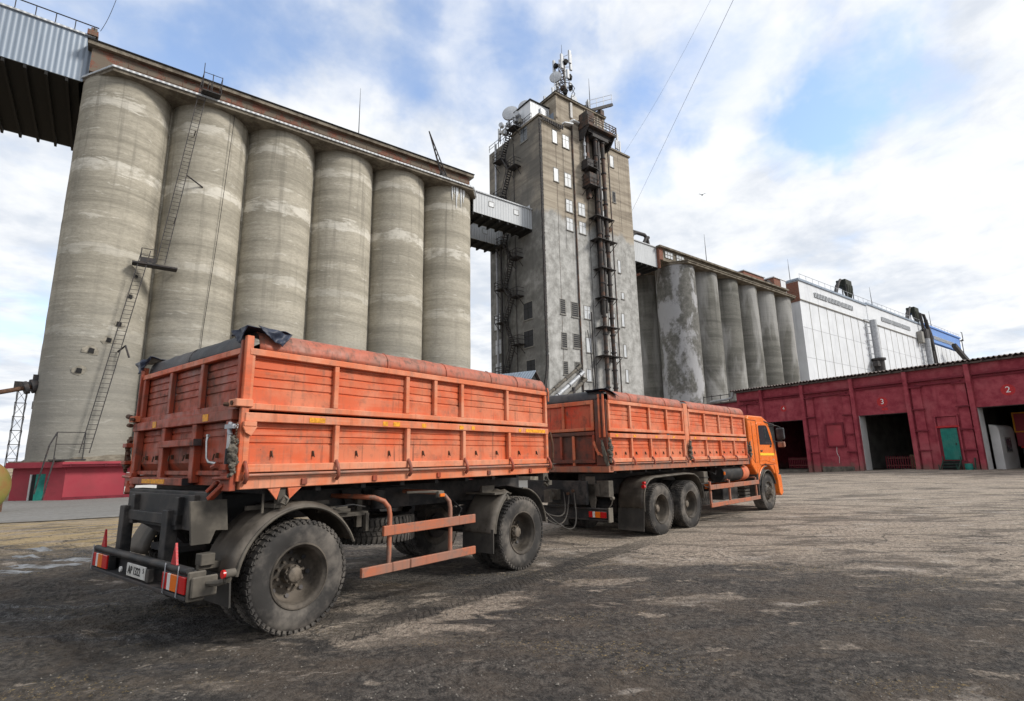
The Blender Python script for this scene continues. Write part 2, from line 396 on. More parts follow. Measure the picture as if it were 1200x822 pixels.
def ground_mat():
    t = NT('yard_dirt_and_broken_asphalt'); p = t.coord('Object'); s = t.sep(p)
    # yard coordinates: d along the yard, l across it
    d = t.math('ADD', t.math('MULTIPLY', s[0], .6046), t.math('MULTIPLY', s[1], .7965))
    l = t.math('SUBTRACT', t.math('MULTIPLY', s[0], .7965), t.math('MULTIPLY', s[1], .6046))
    flat = t.n('ShaderNodeCombineXYZ'); t.ln(s[0], flat.inputs[0]); t.ln(s[1], flat.inputs[1]); P = flat.outputs[0]
    def C(sx, sy, rz=0, loc=(0,0,0)):
        mp = t.n('ShaderNodeMapping'); mp.vector_type = 'TEXTURE' if False else 'POINT'
        r = t.n('ShaderNodeVectorRotate'); r.rotation_type = 'Z_AXIS'; r.inputs['Angle'].default_value = rz; t.ln(P, r.inputs['Vector'])
        t.ln(r.outputs[0], mp.inputs['Vector']); mp.inputs['Scale'].default_value = (sx, sy, 1); mp.inputs['Location'].default_value = loc
        return mp.outputs[0]
    a_tr = R(37)
    big = t.noise(C(.17,.30,a_tr), 1, 6, .62, .4)
    med = t.noise(C(.75,1.2,a_tr,(5,2,0)), 1, 7, .68, .4)
    tracks = t.noise(C(.34,.95,R(44),(1,7,0)), 1, 8, .72, .8)
    mid2 = t.noise(C(1.6,3.2,a_tr,(3,8,0)), 1, 6, .7, .5)
    fine = t.noise(P, 14, 6, .75); grain = t.noise(P, 70, 3, .8); peb = t.voro(P, 42)
    dark = t.mix(t.ramp(fine, .38, .62), (.020,.018,.0165), (.112,.098,.086))
    dark = t.mix(t.ramp(grain, .54, .70, 0, .8), dark, (.20,.18,.155))
    dark = t.mix(t.ramp(med, .42, .66, 0, .7), dark, (.10,.076,.056))
    dark = t.mix(t.ramp(mid2, .50, .62, 0, .6), dark, (.018,.017,.017))
    pale = t.mix(t.ramp(fine, .35, .65), (.17,.138,.108), (.44,.37,.30))
    pale = t.mix(t.ramp(grain, .54, .68, 0, .6), pale, (.09,.075,.06))
    pale = t.mix(t.ramp(tracks, .49, .58, 0, .8), pale, (.085,.071,.059))
    pale = t.mix(t.ramp(mid2, .52, .66, 0, .5), pale, (.13,.105,.085))
    pale = t.mix(t.ramp(med, .56, .68, 0, .6), pale, (.46,.41,.36))
    # where the pale, dried, traffic-packed surface shows through
    nz = t.math('ADD', t.math('MULTIPLY', t.math('SUBTRACT', big, .5), 9.), t.math('ADD', t.math('MULTIPLY', t.math('SUBTRACT', med, .5), 7.), t.math('MULTIPLY', t.math('SUBTRACT', mid2, .5), 5.)))
    # near edge of the pale zone moves in towards the right
    near = t.math('SUBTRACT', 9.0, t.math('MULTIPLY', t.ramp(l, 0, 7, 0, 1), 2.4))
    zone = t.ramp(t.math('SUBTRACT', t.math('ADD', d, nz), near), -.8, 1.6)
    left = t.ramp(l, -5.5, -3.5)
    zone = t.math('MULTIPLY', zone, t.math('MAXIMUM', left, t.ramp(t.math('ADD', d, nz), 9.5, 13., 0, .8)))
    patch = t.math('MULTIPLY', t.ramp(t.math('ADD', t.math('MULTIPLY', mid2, .45), t.math('MULTIPLY', med, .55)), .565, .62, 0, .75), t.ramp(d, 2.5, 4.5))
    # bare worn patch beside the trailer's rear wheel
    def blob(l0, d0, rl, rd, amp=1.):
        q = t.math('ADD', t.math('POWER', t.math('DIVIDE', t.math('SUBTRACT', l, l0), rl), 2.), t.math('POWER', t.math('DIVIDE', t.math('SUBTRACT', d, d0), rd), 2.))
        q = t.math('ADD', q, t.math('MULTIPLY', t.math('SUBTRACT', med, .5), 5.)); q = t.math('ADD', q, t.math('MULTIPLY', t.math('SUBTRACT', mid2, .5), 7.)); q = t.math('ADD', q, t.math('MULTIPLY', t.math('SUBTRACT', fine, .5), 1.6))
        return t.ramp(q, 1.15, .55, 0, amp)
    bl = t.math('MAXIMUM', blob(-1.55, 5.9, 1.25, .85, .85), blob(1.9, 6.5, .8, .22, .6))
    bl = t.math('MAXIMUM', bl, blob(-.55, 6.6, .8, .45, .8))
    bl = t.math('MAXIMUM', bl, t.math('MULTIPLY', t.ramp(t.noise(C(1.3,2.4,a_tr,(11,5,0)), 1, 5, .62, .3), .615, .655, 0, .75), t.ramp(d, 3., 4.5)))
    bl = t.math('MAXIMUM', bl, blob(1.0, 7.4, .7, .25, .6))
    bl = t.math('MAXIMUM', bl, blob(-2.3, 4.3, .35, .12, .6))
    # drier paler strip towards the road on the left
    zone = t.math('MAXIMUM', t.math('MAXIMUM', zone, patch), bl)
    col = t.mix(zone, dark, pale)
    straw = t.math('MULTIPLY', t.ramp(t.noise(P, 26, 4, .8), .55, .66, 0, .65), t.ramp(t.noise(C(.5,1.3,a_tr,(9,1,0)), 1, 5, .6), .52, .64))
    col = t.mix(straw, col, (.48,.34,.13))
    lstraw = t.math('MULTIPLY', t.math('MULTIPLY', t.ramp(l, -5., -7), t.ramp(d, 9.8, 12.6)), t.ramp(t.noise(C(.3,2.2,-R(20),(2,1,0)), 1, 6, .65), .42, .58, 0, .8))
    col = t.mix(lstraw, col, (.36,.265,.13))
    # wet, churned mud on the left of the yard
    wet = t.math('MULTIPLY', t.ramp(l, -1.6, -3.2), t.ramp(t.noise(C(.22,1.5,a_tr,(3,3,0)), 1, 5, .6, .3), .50, .60))
    wet = t.math('MULTIPLY', wet, t.ramp(d, 12.5, 11.))
    col = t.mix(t.math('MULTIPLY', wet, .75), col, (.028,.028,.032))
    tread = t.math('SINE', t.math('MULTIPLY', t.math('ADD', t.math('MULTIPLY', s[0], 1.), t.math('MULTIPLY', fine, .25)), 60))
    # cracked crust of the old surface
    wv = t.n('ShaderNodeVectorMath'); wv.operation = 'ADD'; t.ln(P, wv.inputs[0]); nzc = t.n('ShaderNodeTexNoise'); nzc.inputs['Scale'].default_value = 2.2; nzc.inputs['Detail'].default_value = 5; t.ln(P, nzc.inputs['Vector']); t.ln(nzc.outputs['Color'], wv.inputs[1])
    ck = t.ramp(t.voro(wv.outputs[0], .85, 'DISTANCE_TO_EDGE'), .022, .004); ck2 = t.ramp(t.voro(wv.outputs[0], 2.6, 'DISTANCE_TO_EDGE'), .03, .006)
    ck = t.math('MAXIMUM', ck, t.math('MULTIPLY', ck2, t.ramp(med, .5, .6)))
    ck = t.math('MULTIPLY', ck, t.math('MULTIPLY', t.ramp(big, .42, .58, .15, .8), t.ramp(zone, .2, .8, .35, 1)))
    col = t.mix(ck, col, (.035,.03,.026))
    oil = t.math('MULTIPLY', t.ramp(t.noise(C(.35,.9,.4,(7,7,0)), 1, 5, .6), .60, .68, 0, .55), t.ramp(d, 40, 9))
    col = t.mix(oil, col, (.035,.032,.03))
    rough = t.mix(t.math('MULTIPLY', wet, t.ramp(fine, .42, .58)), (.92,)*3, (.16,)*3)
    peb2 = t.voro(P, 17)
    h = t.math('ADD', t.math('MULTIPLY', fine, .55), t.math('ADD', t.math('MULTIPLY', grain, .18), t.math('ADD', t.math('MULTIPLY', t.math('SUBTRACT', 1, peb), .20), t.math('MULTIPLY', t.math('SUBTRACT', 1, peb2), .22))))
    h = t.math('ADD', h, t.math('MULTIPLY', tracks, .5))
    # tread track pressed beside the trailer wheels
    tv = t.math('SUBTRACT', t.math('ADD', t.math('MULTIPLY', s[0], -.2554), t.math('MULTIPLY', s[1], .9668)), 4.62); tv = t.math('ADD', tv, t.math('MULTIPLY', t.math('SUBTRACT', med, .5), .25))
    tu = t.math('ADD', t.math('MULTIPLY', s[0], .9668), t.math('MULTIPLY', s[1], .2554))
    tm = t.math('MULTIPLY', t.ramp(t.math('ABSOLUTE', tv), .24, .18), t.math('MULTIPLY', t.ramp(tu, 2.6, 3.6), t.ramp(tu, 11, 9)))
    chev = t.math('SINE', t.math('MULTIPLY', t.math('ADD', tu, t.math('MULTIPLY', t.math('ABSOLUTE', tv), .8)), 68))
    trd = t.math('MULTIPLY', t.math('MULTIPLY', t.ramp(chev, -.3, .3), tm), t.ramp(fine, .3, .55, .3, 1))
    col = t.mix(t.math('MULTIPLY', tm, .55), col, (.03,.027,.025))
    h = t.math('ADD', h, t.math('MULTIPLY', trd, .45))
    h = t.math('ADD', h, t.math('MULTIPLY', t.noise(P, 5, 5, .7), t.ramp(l, -1., -4., .3, 2.2)))
    st = t.ramp(d, 3, 25, 1., .4, False)
    b = t.n('ShaderNodeBump'); t.ln(st, b.inputs['Strength']); b.inputs['Distance'].default_value = .09; t.ln(h, b.inputs['Height'])
    return t.out(col, rough, b.outputs[0], spec=.35)
M['ground'] = ground_mat()
def road_mat():
    t = NT('pale_worn_asphalt'); p = t.coord('Object'); f = t.noise(p, 6, 6, .7); m = t.noise(t.coord('Object', (.2,.9,1)), 1, 6, .65)
    col = t.mix(t.ramp(f, .3, .7), (.14,.136,.13), (.22,.215,.205)); col = t.mix(t.ramp(m, .52, .66, 0, .6), col, (.13,.12,.11))
    return t.out(col, .85, t.bump(f, .3, .03), spec=.25)
M['road'] = road_mat()
def stone_mat():
    t = NT('loose_gravel_stone'); oi = t.noise(t.coord('Object'), 5.3, 2, .5)
    return t.out(t.mix(t.ramp(oi, .35, .65), (.045,.04,.036), (.20,.18,.155)), .85)
M['stone'] = stone_mat()
# ------------------------------------------------------------------ camera, world, sun
th = R(52.8)
p, r = R(11.4), R(-1.05)
fwd = V((0, math.cos(p), math.sin(p))); up0 = V((0, -math.sin(p), math.cos(p))); rt0 = V((1,0,0))
rt = rt0*math.cos(r) + up0*math.sin(r); up = -rt0*math.sin(r) + up0*math.cos(r)
T = Matrix(((math.sin(th), math.cos(th), 0), (-math.cos(th), math.sin(th), 0), (0,0,1)))
rt, up, fwd = T @ rt, T @ up, T @ fwd
cam = bpy.data.cameras.new('camera'); cam.lens = 630/1200*36; cam.sensor_width = 36; cam.clip_end = 6000; cam.clip_start = .05
co = bpy.data.objects.new('camera', cam); COL.objects.link(co); scn.camera = co
mw = Matrix(((rt.x, up.x, -fwd.x, 0), (rt.y, up.y, -fwd.y, 0), (rt.z, up.z, -fwd.z, 1.58), (0,0,0,1)))
co.matrix_world = mw

SUN_AZ = R(-50); SUN_EL = R(38)      # direction towards the sun, from +X
w = bpy.data.worlds.new('World'); scn.world = w; w.use_nodes = True
nt = w.node_tree; nt.nodes.clear()
def wn(t, **k):
    x = nt.nodes.new(t)
    for a, b in k.items(): setattr(x, a, b)
    return x
L = nt.links.new
out = wn('ShaderNodeOutputWorld'); bg = wn('ShaderNodeBackground'); L(bg.outputs[0], out.inputs[0])
sky = wn('ShaderNodeTexSky'); sky.sky_type = 'NISHITA'; sky.sun_disc = False; sky.sun_elevation = SUN_EL; sky.sun_rotation = PI/2 - SUN_AZ
sky.air_density = 1.0; sky.dust_density = .6; sky.ozone_density = 2.
tc = wn('ShaderNodeTexCoord'); nrm = wn('ShaderNodeVectorMath', operation='NORMALIZE'); L(tc.outputs['Generated'], nrm.inputs[0])
sp = wn('ShaderNodeSeparateXYZ'); L(nrm.outputs[0], sp.inputs[0])
def wm(op, a, b=None, clamp=False):
    x = wn('ShaderNodeMath', operation=op, use_clamp=clamp)
    for i, q in enumerate((a, b)):
        if q is None: continue
        if isinstance(q, (int, float)): x.inputs[i].default_value = q
        else: L(q, x.inputs[i])
    return x.outputs[0]
def wr(v, lo, hi, a=0., b=1.):
    x = wn('ShaderNodeMapRange', interpolation_type='SMOOTHSTEP'); L(v, x.inputs[0])
    for i, q in zip((1,2,3,4), (lo,hi,a,b)): x.inputs[i].default_value = q
    return x.outputs[0]
# cloud deck seen in perspective: direction divided by height above the horizon
zz = wm('ADD', wm('MAXIMUM', sp.outputs[2], 0.), .16)
cx = wm('DIVIDE', sp.outputs[0], zz); cy = wm('DIVIDE', sp.outputs[1], zz)
cv = wn('ShaderNodeCombineXYZ'); L(cx, cv.inputs[0]); L(cy, cv.inputs[1])
def wnoise(vec, sc, det, ro, dist=0., off=(0,0,0)):
    a = wn('ShaderNodeVectorMath', operation='ADD'); L(vec, a.inputs[0]); a.inputs[1].default_value = off
    x = wn('ShaderNodeTexNoise'); L(a.outputs[0], x.inputs['Vector']); x.inputs['Scale'].default_value = sc; x.inputs['Detail'].default_value = det
    x.inputs['Roughness'].default_value = ro; x.inputs['Distortion'].default_value = dist; return x.outputs['Fac']
n1 = wnoise(cv.outputs[0], .8, 6, .52, .25, (3.1,1.7,0)); n2 = wnoise(cv.outputs[0], 2.4, 6, .52, .15, (7,2,0)); n3 = wnoise(cv.outputs[0], .45, 4, .5, 0, (1,9,0))
wz = wn('ShaderNodeTexNoise'); L(nrm.outputs[0], wz.inputs['Vector']); wz.inputs['Scale'].default_value = 5.; wz.inputs['Detail'].default_value = 5.; wz.inputs['Roughness'].default_value = .6
wq = wn('ShaderNodeVectorMath', operation='MULTIPLY_ADD'); L(wz.outputs['Color'], wq.inputs[0]); wq.inputs[1].default_value = (.34,.34,.34); wq.inputs[2].default_value = (-.17,-.17,-.17)
wa = wn('ShaderNodeVectorMath', operation='ADD'); L(wq.outputs[0], wa.inputs[0]); L(nrm.outputs[0], wa.inputs[1])
warped = wn('ShaderNodeVectorMath', operation='NORMALIZE'); L(wa.outputs[0], warped.inputs[0])
# openings in the cloud (directions of the blue gaps)
def gap(px, py, rad, amp):
    d = (fwd*630 + rt*(px-600) - up*(py-411)).normalized()
    dt = wn('ShaderNodeVectorMath', operation='DOT_PRODUCT'); L(warped.outputs[0], dt.inputs[0]); dt.inputs[1].default_value = d
    return wr(dt.outputs['Value'], math.cos(R(rad)), 1., 0., amp)
g = None
for a in GAPS:
    q = gap(*a); g = q if g is None else wm('ADD', g, q)
n5 = wnoise(cv.outputs[0], 7., 6, .6, .4, (2,6,0))
dens = wm('ADD', wm('MULTIPLY', n1, .52), wm('ADD', wm('MULTIPLY', n2, .32), wm('MULTIPLY', n5, .16)))
cover = wr(wm('SUBTRACT', dens, g), .24, .48)
cover = wm('MAXIMUM', cover, wr(sp.outputs[2], .22, .02, 0, 1.))
skys = wn('ShaderNodeVectorMath', operation='SCALE'); L(sky.outputs[0], skys.inputs[0]); skys.inputs[3].default_value = SKY_S
cr = wn('ShaderNodeMix', data_type='RGBA'); n4 = wnoise(cv.outputs[0], 5.5, 6, .6, .3, (4,4,0))
L(wr(wm('ADD', wm('MULTIPLY', n2, .45), wm('ADD', wm('MULTIPLY', n3, .25), wm('MULTIPLY', n4, .30))), .40, .56), cr.inputs[0])
cr.inputs[6].default_value = (*CLOUD_A, 1); cr.inputs[7].default_value = (*CLOUD_B, 1)
mx = wn('ShaderNodeMix', data_type='RGBA'); L(cover, mx.inputs[0]); hz_ = wn('ShaderNodeMix', data_type='RGBA'); hz_.inputs[0].default_value = .12; L(skys.outputs[0], hz_.inputs[6]); hz_.inputs[7].default_value = (.36,.37,.39,1); L(hz_.outputs[2], mx.inputs[6]); L(cr.outputs[2], mx.inputs[7])
L(mx.outputs[2], bg.inputs[0]); bg.inputs[1].default_value = WORLD_S
sl = bpy.data.lights.new('sun', 'SUN'); sl.energy = SUN_E; sl.angle = R(14); sl.color = (1.0,.955,.88)
so = bpy.data.objects.new('sun', sl); COL.objects.link(so)
sd = V((math.cos(SUN_EL)*math.cos(SUN_AZ), math.cos(SUN_EL)*math.sin(SUN_AZ), math.sin(SUN_EL)))
so.rotation_euler = (-sd).to_track_quat('-Z', 'Y').to_euler(); so.location = sd*60
scn.view_settings.view_transform = 'Standard'; scn.view_settings.look = 'None'; scn.view_settings.exposure = EXPO; scn.view_settings.gamma = 1
scn.view_settings.use_curve_mapping = False

# ------------------------------------------------------------------ ground
def smooth(a, b, x):
    t = min(1, max(0, (x-a)/(b-a))); return t*t*(3-2*t)
def gz(x, y):
    t = smooth(16, 46, y); rise = .22*smooth(38, 50, x)*smooth(24, 14, y)
    return -.63*t + rise
def gh(x, y):
    d = math.hypot(x, y); z = gz(x, y)
    if d < 70:
        l = x*.7965 - y*.6046; dd = x*.6046 + y*.7965
        q = V((x, y, 0)); k = max(0, 1 - d/70)
        z += .03*k*(noise.noise(q*.5))
        left = smooth(-1.8, -4.2, l) * smooth(17, 10, dd)
        u = x*math.cos(R(14)) + y*math.sin(R(14)); v = -x*math.sin(R(14)) + y*math.cos(R(14))
        if left > 0:   # churned ruts in the mud
            z += left*(.06*noise.noise(V((u*.35, v*2.6, 3))) + .045*noise.noise(V((u*1.6, v*4., 5))) + .022*noise.noise(q*7) + .012*noise.noise(q*15))
        if d < 22: z += (.012*noise.noise(q*3.1) + .009*noise.noise(q*9.7) + .006*noise.noise(q*23)) * smooth(22, 8, d)
    return z - .004
radii = []; rr = .5
while rr < 70: radii.append(rr); rr *= 1.013 if rr > 2 else 1.08
while rr < 4000: radii.append(rr); rr *= 1.15
angs = []; a = -40.
while a < 115: angs.append(R(a)); a += .3
while a < 320: angs.append(R(a)); a += 8
gm = MB(); na = len(angs)
gm.v.append((0,0,gh(0,0)))
for rr in radii:
    for a in angs: gm.v.append((rr*math.cos(a), rr*math.sin(a), gh(rr*math.cos(a), rr*math.sin(a))))
for j in range(na): gm.f.append((0, 1+j, 1+(j+1) % na))
for i in range(len(radii)-1):
    for j in range(na):
        j2 = (j+1) % na; gm.f.append((1+i*na+j, 1+(i+1)*na+j, 1+(i+1)*na+j2, 1+i*na+j2))
tag(gm.obj('ground', M['ground'], smooth=180), kind='structure')

# pale asphalt road that runs past the foot of the silos
def cam2w(l, d): return (.7965*l + .6046*d, -.6046*l + .7965*d)
rd = MB(); pts = []
NA, NB = 160, 60
for i in range(NA+1):
    t = i/NA; l = -45 + 62*t; d0 = 10.6 + (l+30)*.46 if l < 6 else 27.2 + (l-6)*.9
    d0 = max(d0, 3.) + .35*noise.noise(V((l*.4, 0, 0))) + .25*noise.noise(V((l*1.7, 4, 0)))
    a = V(cam2w(l, d0)); 
    dirv = V((-.6046*0+.6046, .7965)); 
    # far edge where the line of sight meets the silo plinth line
    tt = (50.5 - a.y)/.7965; b = V((a.x + .6046*tt, 50.5))
    for j in range(NB+1):
        q = a.lerp(b, j/NB); pts.append((q.x, q.y, gh(q.x, q.y) + .014))
rd.v = pts
for i in range(NA):
    for j in range(NB):
        k = i*(NB+1)+j; rd.f.append((k, k+NB+1, k+NB+2, k+1))
ro = rd.obj('road', M['road'], smooth=60); tag(ro, kind='structure')
sm = ro.modifiers.new('solid', 'SOLIDIFY'); sm.thickness = .03; sm.offset = -1
# ------------------------------------------------------------------ wheels
TR = .52
def tyre_mb(w=.29, R0=TR, lugs=52, block=True):
    h = w/2; m = MB()
    prof = [(.300,-h+.03),(.306,-h+.005),(.335,-h-.002),(.40,-h-.014),(.455,-h-.006),(.492,-h+.012),(.507,-h+.035),(.508,-h*.45),(.509,0),
            (.508,h*.45),(.507,h-.035),(.492,h-.012),(.455,h+.006),(.40,h+.014),(.335,h+.002),(.306,h-.005),(.300,h-.03)]
    k = R0/.52; prof = [(a*k, b) for a, b in prof]
    m.lathe(prof, 96)
    if block:
        def blk(t0, t1, y0, y1, r0, r1, sk=0.):
            vs = []
            for r_ in (r0, r1):
                for (t, y) in ((t0, y0), (t1, y0), (t1+sk, y1), (t0+sk, y1)):
                    sh = .0 if r_ == r0 else .012*(1 if t in (t0,) else -1)
                    vs.append((r_*math.cos(t), y, r_*math.sin(t)))
            m.add(vs, [(0,1,2,3),(7,6,5,4),(0,4,5,1),(1,5,6,2),(2,6,7,3),(3,7,4,0)])
        step = 2*PI/lugs
        for i in range(lugs):
            t = i*step; j = .003*rnd.uniform(-1, 1)
            for s_ in (-1, 1):
                o = 0 if s_ < 0 else step*.5
                blk(t+o, t+o+step*.62, s_*(h-.085), s_*(h-.004), R0*.955, R0+.000+j, .02)
                blk(t+o, t+o+step*.55, s_*(h-.012), s_*(h+.006), R0*.925, R0*.975)
                blk(t+o+step*.3, t+o+step*1.0, s_*.008, s_*(h-.098), R0*.96, R0+.002, -.03)
    return m
def rim_mb(w=.29, depth=.17, dish=True):
    # outer side is -y
    h = w/2; m = MB()
    if dish:
        prof = [(.306,-h+.002),(.300,-h-.006),(.290,-h-.006),(.285,-h+.01),(.268,-h+.022),(.258,-h+.05),(.252,-h+depth*.6),(.238,-h+depth*.82),(.19,-h+depth),(.155,-h+depth*.93),(.10,-h+depth*.90),(.0,-h+depth*.90)]
    else:
        prof = [(.306,-h+.002),(.300,-h-.008),(.290,-h-.006),(.283,-h+.012),(.265,-h+.03),(.255,-h+.045),(.235,-h+.05),(.20,-h+.015),(.165,-h-.02),(.12,-h-.025),(.0,-h-.025)]
    m.lathe(prof, 64); m.lathe([(.30,h-.01),(.25,h-.03),(.25,-h+depth+.03),(0,-h+depth+.03)], 40)
    return m
def hub_mb(w=.29, depth=.17, dish=True, drive=True):
    h = w/2; m = MB()
    y0 = -h+depth*.9 if dish else -h-.02
    out = -h+.085 if dish else -h-.07
    if dish:
        m.lathe([(.078,y0),(.076,out+.02),(.070,out+.004),(.062,out-.002),(.0,out-.002)], 28)
        m.lathe([(.090,y0),(.090,out+.04),(.075,out+.04)], 28)
        for i in range(8):
            t = 2*PI*i/8; c = V((.082*math.cos(t), out+.03, .082*math.sin(t))); m.cyl(c+V((0,.02,0)), c-V((0,.012,0)), .011, n=6)
        for i in range(10):
            t = 2*PI*(i+.5)/10; c = V((.135*math.cos(t), y0, .135*math.sin(t))); m.cyl(c+V((0,.02,0)), c-V((0,.04,0)), .015, n=6)
    else:
        m.lathe([(.105,y0+.01),(.10,out),(.085,out-.03),(.0,out-.032)], 28)
        for i in range(10):
            t = 2*PI*i/10; c = V((.150*math.cos(t), y0+.005, .150*math.sin(t))); m.cyl(c+V((0,.02,0)), c-V((0,.035,0)), .017, n=6)
        for i in range(10):
            t = 2*PI*i/10; c = V((.085*math.cos(t), out-.02, .085*math.sin(t))); m.cyl(c, c-V((0,.014,0)), .009, n=6)
    return m
_ty = tyre_mb(block=True).mesh('tyre', M['tyre'], 32)
_ri = rim_mb(depth=.235).mesh('rim', M['rim'], 40); _hu = hub_mb(depth=.235).mesh('hub', M['hub'], 40)
_rif = rim_mb(dish=False).mesh('rim_front', M['rim'], 40); _huf = hub_mb(dish=False).mesh('hub_front', M['hub'], 40)
def holes_mb(dish=True):
    m = MB(); h = .145
    y = -h + .235*.95 if dish else -h+.012
    for i in range(8):
        t = 2*PI*(i+.25)/8; c = V((.205*math.cos(t), y-(.012 if dish else .0), .205*math.sin(t))); n_ = V((-math.cos(t)*.35, -1, -math.sin(t)*.35)).normalized() if dish else V((math.cos(t)*.5,-1,math.sin(t)*.5)).normalized()
        m.cyl(c+n_*.012, c+n_*.004, .021, n=14)
    return m
_ho = holes_mb().mesh('vent_hole', M['tarp'], 40); _hof = holes_mb(False).mesh('vent_hole_front', M['tarp'], 40)
def add_wheel(parent, x, y, z=TR-.012, left=False, front=False, rot=0, steer=0, bare=False, name='wheel'):
    e = part_empty(name, parent, (x, y, z), (0, 0, (PI if left else 0) + steer))
    def ch(nm, me):
        o = bpy.data.objects.new(nm, me); COL.objects.link(o); o.parent = e; o.rotation_euler = (0, rot, 0); return o
    ch('tyre', _ty)
    if not bare:
        ch('rim', _rif if front else _ri); ch('hub', _huf if front else _hu); ch('vent_holes', _hof if front else _ho)
    else: ch('rim', _ri)
    return e

# ------------------------------------------------------------------ box-body sides
def board_profile(z0, z1, n, flat=0.):
    # shallow pressed grooves, from z0 to z1; the lowest part stays flat
    L_ = [(0, z0)]; zs = z0 + (z1-z0)*flat; L_.append((0, zs)); st = (z1-zs)/n
    for i in range(n):
        a = zs + i*st
        L_ += [(0, a+st*.70), (.012, a+st*.80), (.012, a+st*.90), (0, a+st*1.0)]
    return L_
def boards(t, x0, x1, y, s, zl, zu, stl, stu, pm, rm, hooks=True, upper_extra=(), axis='x', n=5, name='side_board', lower_tilt=0.):
    """one drop side pair along local x at plane y, facing s (-1: towards -y). axis 'y': an end wall along y at plane x=y."""
    def P(a, b, c):  # along, out, z
        return (a, y + s*b, c) if axis == 'x' else (y + s*b, a, c)
    def bx(m, a0, a1, b0, b1, c0, c1):
        if axis == 'x': m.box(a0, a1, y+s*b0, y+s*b1, c0, c1)
        else: m.box(y+s*b0, y+s*b1, a0, a1, c0, c1)
    def panel(z0, z1, nm, flat):
        ln_ = board_profile(z0, z1, n, flat); m = MB(); k = []
        for (dy, z) in ln_: k.append((dy, z))
        vs = []; 
        NC = 60; aa = [x0+.03+(x1-x0-.06)*c/NC for c in range(NC+1)]; zm = (z0+z1)/2
        for a in aa:
            for (dy, z) in k:
                e_ = math.sin(PI*min(1, max(0, (z-z0)/(z1-z0)))); vs.append(P(a, -.05-dy + e_*(.016*noise.noise(V((a*1.9, z*2.5, y*5+z0))) + .007*noise.noise(V((a*6, z*9, y)))), z + .004*noise.noise(V((a*1.3, z*20, 3)))))
        for a in (x0+.03, x1-.03):
            for (dy, z) in k: vs.append(P(a, -.10, z))
        q = len(k); fs = []; b_ = (NC+1)*q
        for c in range(NC):
            for i in range(q-1): fs.append((c*q+i, c*q+i+1, (c+1)*q+i+1, (c+1)*q+i))
        for i in range(q-1): fs.append((b_+i+1, b_+i, b_+q+i, b_+q+i+1))
        m.add(vs, fs); return m.obj(nm, pm, t, smooth=20)
    (a0, a1), (b0, b1) = zl, zu
    panel(a0, a1, 'lower_'+name, .38); panel(b0, b1, 'upper_'+name, .25)
    for nm, z0, z1, o in (('bottom_rail', a0, a0+.075, .0), ('middle_rail', a1-.085, a1, .012), ('middle_rail', b0, b0+.06, .0), ('top_rail', b1-.065, b1, .006)):
        m = MB(); bx(m, x0, x1, -.05, o, z0, z1); m.obj(nm, rm, t, bevel=.006)
    for z0, z1, sts in ((a0+.075, a1-.085, stl), (b0+.06, b1-.065, stu)):
        for sx in sts:
            m = MB(); wd = .028
            bx(m, sx-wd, sx+wd, -.05, -.002 if z0 > 1.9 else .004, z0, z1)
            o = m.obj('stake', rm, t, bevel=.005)
    if hooks:
        for i in range(len(stl)-1):
            for f in (.28, .74):
                a = stl[i] + (stl[i+1]-stl[i])*f; m = MB(); zc = a0+.17
                bx(m, a-.008, a+.008, -.055, -.035, zc-.025, zc+.03); m.beam(P(a, -.035, zc+.02), P(a+.006, -.02, zc-.035), .010, .010)
                m.obj('lashing_hook', M['rusty'], t)
def cover_strip(t, x0, x1, y, s, z0, z1, mat, axis='x', seams=(), name='top_cover', bulge=.05):
    m = MB(); q = []
    N = 8
    for i in range(N+1):
        f = i/N; ang = f*PI*.62
        q.append((-.015 - .30*(1-math.cos(ang))*.55 + bulge*math.sin(ang)*.5, z0 + (z1-z0)*math.sin(min(ang, PI/2)) if ang < PI/2 else z1 - .012*(ang-PI/2)))
    rows = 40; vs = []
    def P(a, b, c): return (a, y + s*b, c) if axis == 'x' else (y + s*b, a, c)
    for i in range(rows+1):
        a = x0 + (x1-x0)*i/rows
        for k, (b, z) in enumerate(q):
            wv = .010*noise.noise(V((a*1.7, k*.6, x0*3))) + .006*noise.noise(V((a*6, k*.8, 2)))
            vs.append(P(a, b + wv, z + wv*.6))
    nq = len(q); fs = [(i*nq+k, i*nq+k+1, (i+1)*nq+k+1, (i+1)*nq+k) for i in range(rows) for k in range(nq-1)]
    m.add(vs, fs); o = m.obj(name, mat, t, smooth=50)
    sm_ = o.modifiers.new('solid', 'SOLIDIFY'); sm_.thickness = .012; sm_.offset = -1
    for sx in seams:
        m = MB(); m.tube([P(sx, q[k][0]+.006, q[k][1]) for k in range(nq-2)], .006, 6); m.obj('seam', mat, o)
    return o
